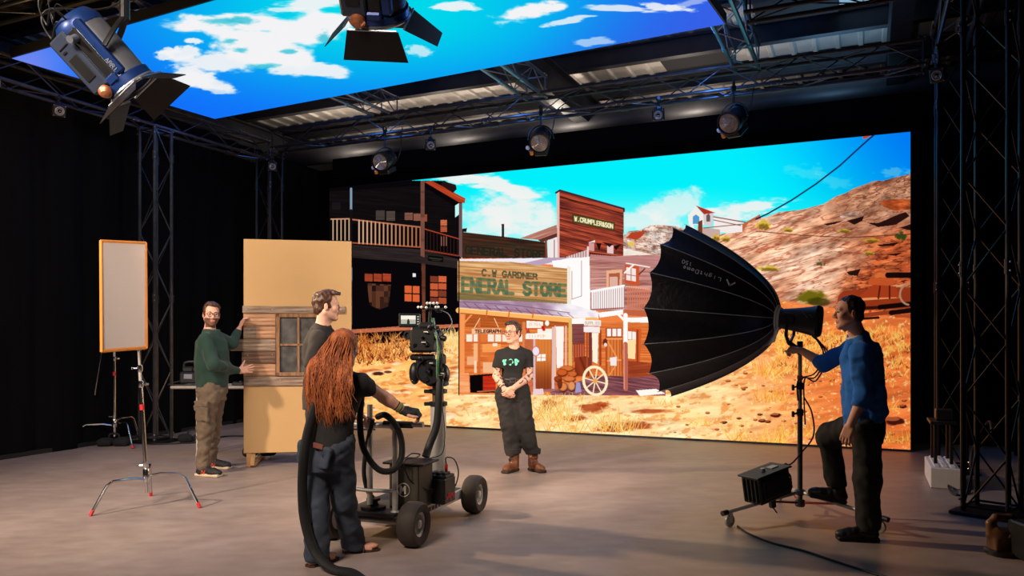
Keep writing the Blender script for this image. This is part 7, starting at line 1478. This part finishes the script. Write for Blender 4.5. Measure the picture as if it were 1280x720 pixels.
    # glove and bracelets
    gv = mat('black_glove', (20, 19, 20), .75, bump=.3); Fg = Field(*bounds([J['wrR'], v3(J['wrR'])+unit((.8, -.1, -.12))*.12], .08), .004); w = v3(J['wrR']); d = unit((.80, -.10, -.12)); n = np.array((0, .25, -1.0)); n = unit(n-d*(n@d)); l = np.cross(d, n)*-1
    Fg.box(w+d*.052, (.052, .044, .020), d, l, .016, .01); Fg.cone(w-d*.01, w+d*.02, .031, .034, .015); Fg.ell(w+d*.035+l*.024+n*.01, (.034, .023, .019), d, l, .01)
    rotv = lambda v, a, ax: v*math.cos(a)+np.cross(ax, v)*math.sin(a)+ax*(ax@v)*(1-math.cos(a))
    for i, off in enumerate((.029, .010, -.010, -.028)): b = w+d*.092+l*off; dd = unit(rotv(d, math.radians(48), np.cross(d, n))); Fg.cone(b, b+dd*.034, .0122, .0118, .006)
    field_obj('glove', Fg, gv, th.o, th.Mi)
    aw = unit(v3(J['wrR'])-v3(J['elR']))
    for k, (o, c, r) in enumerate(((-.035, (60, 120, 70), .007), (-.05, (150, 140, 60), .005), (-.062, (40, 40, 44), .006))): mb = MB(); mb.torus(Vector(v3(J['wrR'])+aw*o), Vector(aw), .031, r, 22, 6); th.part('bracelet', mb, mat('bracelet_%s' % ('green', 'yellow', 'black')[k], c, .6))
    # long wavy hair
    hm = mat('hair_red', (196, 114, 66), .5, rgb2=(122, 64, 38), scale=26, stretch=(1, 1, .18), spec=.25, bump=.4, bscale=60)
    Fh = Field(*bounds([H.p(0, 0, .12), H.p(0, -.1, -.38)], .26), .0044); Fh.ell(H.p(0, -.014, .046), np.array((.086, .104, .094))*H.k, H.r, H.f, .0); r = random.Random(12)
    Fh.box(H.p(0, .14, -.05), (.12, .095, .13), H.r, H.f, .03, .01, 's')
    bk = -fw
    for i in range(130):
        a = r.uniform(-1.0, 1.0); st = H.p(.078*math.sin(a*1.75), -.012-.085*math.cos(a*1.6)*r.uniform(.7, 1), .08*r.uniform(-.6, .8)); sh = v3(J['neck'])+rt*(a*.175)+bk*(.10+.05*math.cos(a*1.5)*r.uniform(.4, 1.1))+W*(.01)
        L = r.uniform(.20, .34)*(1-.25*abs(a)); e1 = sh-np.array((0, 0, L*.5))+rt*r.uniform(-.02, .02)+bk*r.uniform(0, .025); e2 = sh-np.array((0, 0, L))+rt*r.uniform(-.035, .035)+bk*r.uniform(-.005, .02)
        pts = bez([Vector(st), Vector((st*.45+sh*.55)+bk*.012), Vector(sh), Vector(e1), Vector(e2)], 5); ph = r.uniform(0, 6); n_ = len(pts)
        pts = [v3(q)+rt*.012*math.sin(ph+k*.9)*min(1, k/8)+bk*.006*math.cos(ph+k*.8) for k, q in enumerate(pts)]
        rr = r.uniform(.008, .0125); Fh.chain(pts, [rr*(1.0 if k < n_*.7 else 1.0-.65*(k-n_*.7)/(n_*.3)) for k in range(n_)], .005)
    ms = MB(); r2 = random.Random(21)
    for i in range(420):
        a = r2.uniform(-1.05, 1.05); st = H.p(.086*math.sin(a*1.75), -.014-.100*math.cos(a*1.6)*r2.uniform(.8, 1.03), .09*r2.uniform(-.7, .95)); sh = v3(J['neck'])+rt*(a*.185)+bk*(.115+.055*math.cos(a*1.5)*r2.uniform(.7, 1.15))+W*.01
        L = r2.uniform(.22, .40)*(1-.25*abs(a)); e1 = sh-np.array((0, 0, L*.5))+rt*r2.uniform(-.03, .03)+bk*r2.uniform(0, .03); e2 = sh-np.array((0, 0, L))+rt*r2.uniform(-.05, .05)+bk*r2.uniform(-.01, .025)
        pts = bez([Vector(st), Vector(st*.45+sh*.55+bk*.02), Vector(sh), Vector(e1), Vector(e2)], 5); ph = r2.uniform(0, 6)
        pts = [q+Vector(rt)*.011*math.sin(ph+k*.8)*min(1, k/8) for k, q in enumerate(pts)]; n_ = len(pts); w_ = r2.uniform(.0016, .0036); ms.tube(pts, [w_*(1-.8*max(0, k/n_-.6)/.4) for k in range(n_)], 5)
    Fh.wrinkle(.0022, 130, 41, (1, 1, .25)); hd = field_obj('hair', Fh, hm, th.o, th.Mi, relax=1); th.part('hair_strands', ms, hm, parent=hd, angle=None)['kind'] = 'stuff'
# ---- E: the woman standing before the screen
def woman_tee():
    D0 = 8.68; g = G(657, 588); th = Thing('person', 'woman in black printed tee and brown boots standing hands clasped before the screen', 'person', tuple(g))
    H = Head(pp(641, 416.5, D0-.02), (-.58, -.81, -.02), (-.03, 0, 1), .98)
    J = dict(neck=pp(643, 437, D0), shR=pp(624.5, 444, D0-.01), shL=pp(660, 444, D0+.01), elR=pp(620.5, 470, D0-.02), wrR=pp(630, 485.5, D0-.20), elL=pp(662, 471, D0-.02), wrL=pp(642, 485, D0-.22),
             hip=pp(641, 484, D0), hipR=pp(632, 494, D0), hipL=pp(650, 494, D0), knR=pp(636.5, 532, D0-.03), anR=pp(642, 577, D0-.02), knL=pp(655.5, 532, D0-.03), anL=pp(667, 577, D0+.01), toR=(-.5, -.8, 0), toL=(.5, -.8, 0))
    F = body_field(J, H, .0050, [((J['wrR'], unit(np.array((.55, -.05, -.80))), (.5, .8, .3), 1), dict(curl=(25, 40, 30), spread=2, th=(25, 10, 10))), ((J['wrL'], unit(np.array((-.72, -.05, -.70))), (-.3, .9, .2), -1), dict(curl=(22, 38, 30), spread=2, th=(25, 10, 10)))])
    inkr = face_regions(H)
    def reg(c):
        o = inkr(c); q = np.sin(c[:, 0]*97+3*np.sin(c[:, 2]*61))+np.sin(c[:, 2]*83+2.2*np.sin(c[:, 0]*71+1)); arm = (c[:, 2] < v3(J['shL'])[2]-.13) & (c[:, 2] > v3(J['wrL'])[2]+.02) & (np.abs(c[:, 0]-v3(J['hip'])[0]) > .06)
        o[arm & (q > .92)] = 3; return o
    field_obj('body', F, [sk1, lip, sk1, mat('tattoo_ink', (92, 74, 74), .55)], th.o, th.Mi, reg)
    hm = hairm('hair_ash_brown', (88, 62, 48), (46, 32, 28)); cap_hair(H, th, hm, .010, .006, .012, -.07, (.004, 120), 9); eyes(th, H, ('iris_blue', (80, 110, 130)), hm); glasses(th, H, mat('thin_metal_frames', (150, 120, 100), .3, .7))
    mb = MB(); bp = [H.p(.045, -.085, -.05), H.p(.06, -.075, -.10), v3(J['neck'])+[.075, -.03, -.01], v3(J['neck'])+[.085, -.075, -.06], v3(J['neck'])+[.085, -.09, -.10]]
    q = bez([Vector(b) for b in bp], 6); mb.tube(q, [.017+.004*math.sin(k*1.9) for k in range(len(q)-3)]+[.013, .009, .004], 8); th.part('braid', mb, hm)
    bm = mat('black_tee', (30, 29, 31), .9, var=.15, bump=.25, bscale=180); fw = unit((-.16, -.98, 0)); W = np.array((0, 0, 1.0)); rt = np.cross(fw, W)
    C = Field(*bounds([J[k] for k in ('neck', 'shL', 'shR', 'elL', 'elR', 'hip')], .2), .0060)
    torso(C, J['hip'], rt, fw, W, [(.09, 0, 0, .142, .108), (.16, 0, .0, .142, .110), (.26, 0, .012, .158, .125), (.32, 0, .012, .168, .125), (.385, 0, -.0, .160, .098), (.42, 0, -.01, .11, .078), (.45, 0, -.01, .075, .062)], .035)
    for s in 'LR': C.chain([J['sh'+s], v3(J['sh'+s])*.42+v3(J['el'+s])*.58], [.056, .060], .035); cut(C, v3(J['sh'+s])*.40+v3(J['el'+s])*.60, v3(J['el'+s])-v3(J['sh'+s]), .09, .06)
    neckline(C, J, H, W); C.wrinkle(.006, 28, 51); 
    tee = field_obj('tee_shirt', C, bm, th.o, th.Mi)
    teal = mat('teal_print', (120, 226, 206), .7, var=.05)
    mb = MB(); fy = Vector(fw); rx = -Vector(rt); c0 = Vector(v3(J['hip'])+W*.278+fw*.141)                  # three bulbous letters across the chest
    for i, shp in enumerate((((-.012, .012, .016), (.006, .018, .012), (0, -.006, .016), (-.008, -.018, .012)), ((0, .014, .020), (.012, .004, .014), (-.004, -.02, .010)), ((-.004, .014, .020), (.014, .012, .012), (0, -.012, .012), (-.002, -.022, .009)))):
        for (x, z, r_) in shp: yq = .012+.125*(1-(abs((i-1)*.060+x*1.15)/.161)**2.3)**.435; mb.lathe(Vector(v3(J['hip'])+W*.278)+rx*((i-1)*.060+x*1.15)+Z*z*1.1+fy*(yq-.012), fy, [(r_*1.25, 0), (r_*1.25, .018), (r_*1.1, .020)], 16)
    pr = th.part('print', mb, teal, parent=None)
    mb = MB()
    for i in range(3): mb.torus(c0+rx*((i-1)*.060)+Z*.012+fy*(.004-.006*abs(i-1)), fy, .006, .002, 12, 5)
    th.part('print_line', mb, bm, parent=pr)
    mb = MB(); n0 = Vector(v3(J['neck'])); mb.tube([n0+Vector((-.05, -.05, .0)), n0+Vector((-.03, -.098, -.05)), n0+Vector((-.008, -.118, -.085)), n0+Vector((.02, -.105, -.05)), n0+Vector((.045, -.055, .0))], .0025, 5); mb.ell(n0+Vector((-.008, -.122, -.098)), (.006, .004, .012)); th.part('necklace', mb, lamp_silver)
    tr = mat('charcoal_trousers', (38, 35, 36), .88, var=.2, bump=.2, bscale=150); T = Field(*bounds([J[k] for k in ('hip', 'knL', 'knR', 'anL', 'anR')], .2), .0066)
    torso(T, J['hip'], rt, fw, W, [(-.14, 0, 0, .17, .12), (-.06, 0, 0, .182, .135), (.03, 0, 0, .160, .12), (.11, 0, 0, .142, .106)], .03)
    for s in 'LR': T.chain([J['hip'+s], J['kn'+s], v3(J['an'+s])+[0, 0, .06]], [.118, .098, .076], .04); cut(T, v3(J['an'+s])+[0, 0, .085], (0, 0, -1), .11, .06)
    T.wrinkle(.0085, 22, 53, (1, 1, .8)); T.wrinkle(.003, 60, 54); field_obj('trousers', T, tr, th.o, th.Mi)
    for s in 'LR':
        mb = MB(); c = Vector(v3(J['an'+s])*.93+v3(J['kn'+s])*.07+np.array((0, 0, .065))); mb.lathe(c, Z, [(.074, 0), (.086, .004), (.088, .05), (.078, .056)], 26); th.part('trouser_cuff', mb, tr)
    mb = MB(); c = v3(J['hip'])+W*.085; mb.tube([Vector(c+rt*(.148*math.cos(t))+fw*(.113*math.sin(t))) for t in [2*math.pi*i/40 for i in range(40)]], .019, 8, closed=True, flat=.4); blt = th.part('belt', mb, mat('dark_brown_belt', (44, 30, 26), .45))
    mb = MB(); c = Vector(c+fw*.122-rt*.02); q = Vector(rt); mb.tube([c-q*.032-Z*.02, c+q*.032-Z*.02, c+q*.032+Z*.02, c-q*.032+Z*.02], .0045, 6, closed=True); th.part('buckle', mb, lamp_silver, parent=blt)
    for k, (o, cc) in enumerate(((-.012, (24, 24, 26)), (-.026, (40, 36, 40)))):
        aw = unit(v3(J['wrR'])-v3(J['elR'])); mb = MB(); mb.torus(Vector(v3(J['wrR'])+aw*o), Vector(aw), .0295, .005, 20, 6); th.part('wristband', mb, mat('dark_band', cc, .6))
    bo = mat('brown_boot_leather', (128, 78, 48), .55, rgb2=(88, 50, 32), bump=.15); so = mat('dark_brown_sole', (48, 32, 26), .7); lc = mat('tan_laces', (90, 62, 46), .7)
    shoe(th, J['anR'], (-.50, -.80, 0), bo, so, .27, .05, 0, .10, boot=.11, laces=lc); shoe(th, J['anL'], (.52, -.80, 0), bo, so, .27, .05, 0, .10, boot=.11, laces=lc)
for fn_ in (man_blue, man_green, man_dark, woman_red, woman_tee): fn_()
# ------------------------------------------------------------------ camera, light, view
cam = bpy.data.cameras.new('camera'); co = bpy.data.objects.new('camera', cam); COL.objects.link(co)
co.location = (0, 0, EYE); co.rotation_euler = (math.pi/2, 0, 0); cam.sensor_width = 36; cam.lens = FPX*36/1280; cam.shift_y = (HY-360)/1280; cam.clip_end = 100
SC.camera = co
w = bpy.data.worlds.new('World'); SC.world = w; w.use_nodes = True
w.node_tree.nodes['Background'].inputs[0].default_value = (.35, .45, .7, 1); w.node_tree.nodes['Background'].inputs[1].default_value = .01
def spot(name, loc, target, power, rgb, angle, blend=.6, radius=.12):
    l = bpy.data.lights.new(name, 'SPOT'); o = bpy.data.objects.new(name, l); COL.objects.link(o); o.location = loc
    o.rotation_euler = (Vector(target)-Vector(loc)).to_track_quat('-Z', 'Y').to_euler(); l.energy = power; l.color = rgb; l.spot_size = math.radians(angle); l.spot_blend = blend; l.shadow_soft_size = radius
    return o
spot('fresnel_light_key', (-6.2, 2.2, 4.5), (-2.4, 8.2, .9), 2500, (1, .80, .62), 54, .8, .2)
def area(name, loc, target, power, rgb, size):
    l = bpy.data.lights.new(name, 'AREA'); o = bpy.data.objects.new(name, l); COL.objects.link(o); o.location = loc; o.rotation_euler = (Vector(target)-Vector(loc)).to_track_quat('-Z', 'Y').to_euler(); l.energy = power; l.color = rgb; l.size = size; return o
spot('overhead_soft_light', (-3.2, .6, 5.2), (-2.9, 6.6, .8), 2300, (1, .82, .68), 74, .9, .9)
v = SC.view_settings; v.view_transform = 'Standard'; v.look = 'None'; v.exposure = 0; v.gamma = 1; v.use_curve_mapping = False
SC.cycles.use_denoising = True
SC.cycles.max_bounces = 6; SC.cycles.sample_clamp_indirect = 6
f_ = (Vector((2.5, 6.2, .5))-fl_).normalized()
spot('fresnel_light_left', fl_+f_*.25, (.4, 7.0, .7), 1800, (1, .72, .44), 40, .6, .12)
def point(name, loc, power, rgb, r=.1):
    l = bpy.data.lights.new(name, 'POINT'); o = bpy.data.objects.new(name, l); COL.objects.link(o); o.location = loc; l.energy = power; l.color = rgb; l.shadow_soft_size = r; return o
point('lamp_spill', fl_+f_*.35, 45, (1, .6, .28), .05)
for a_, e_ in ((-7.4, 30), (-4.9, 34), (-1.95, 60)): point('added_truss_blue', R(a_, 9.3, 4.95), e_, (.08, .28, 1), .06)  # points added to colour the cross trusses blue, no fixtures there
for b_, q_ in ((12.75, 75), (14.5, 55)):
    for a_ in (-9.6, -7.2, -4.9, -2.7): spot('added_roof_fill', R(a_, b_, 4.95), R(a_, b_+.05, 6.2), q_, (1, .84, .70), 172, .9, .1)  # unseen fill lamps added to brighten the roof sheets
spot('added_roof_fill_blue', R(-.5, 12.3, 5.0), R(-.5, 12.35, 6.2), 90, (.30, .62, 1), 170, .9, .1)  # unseen lamp added to turn the right-hand roof sheets blue
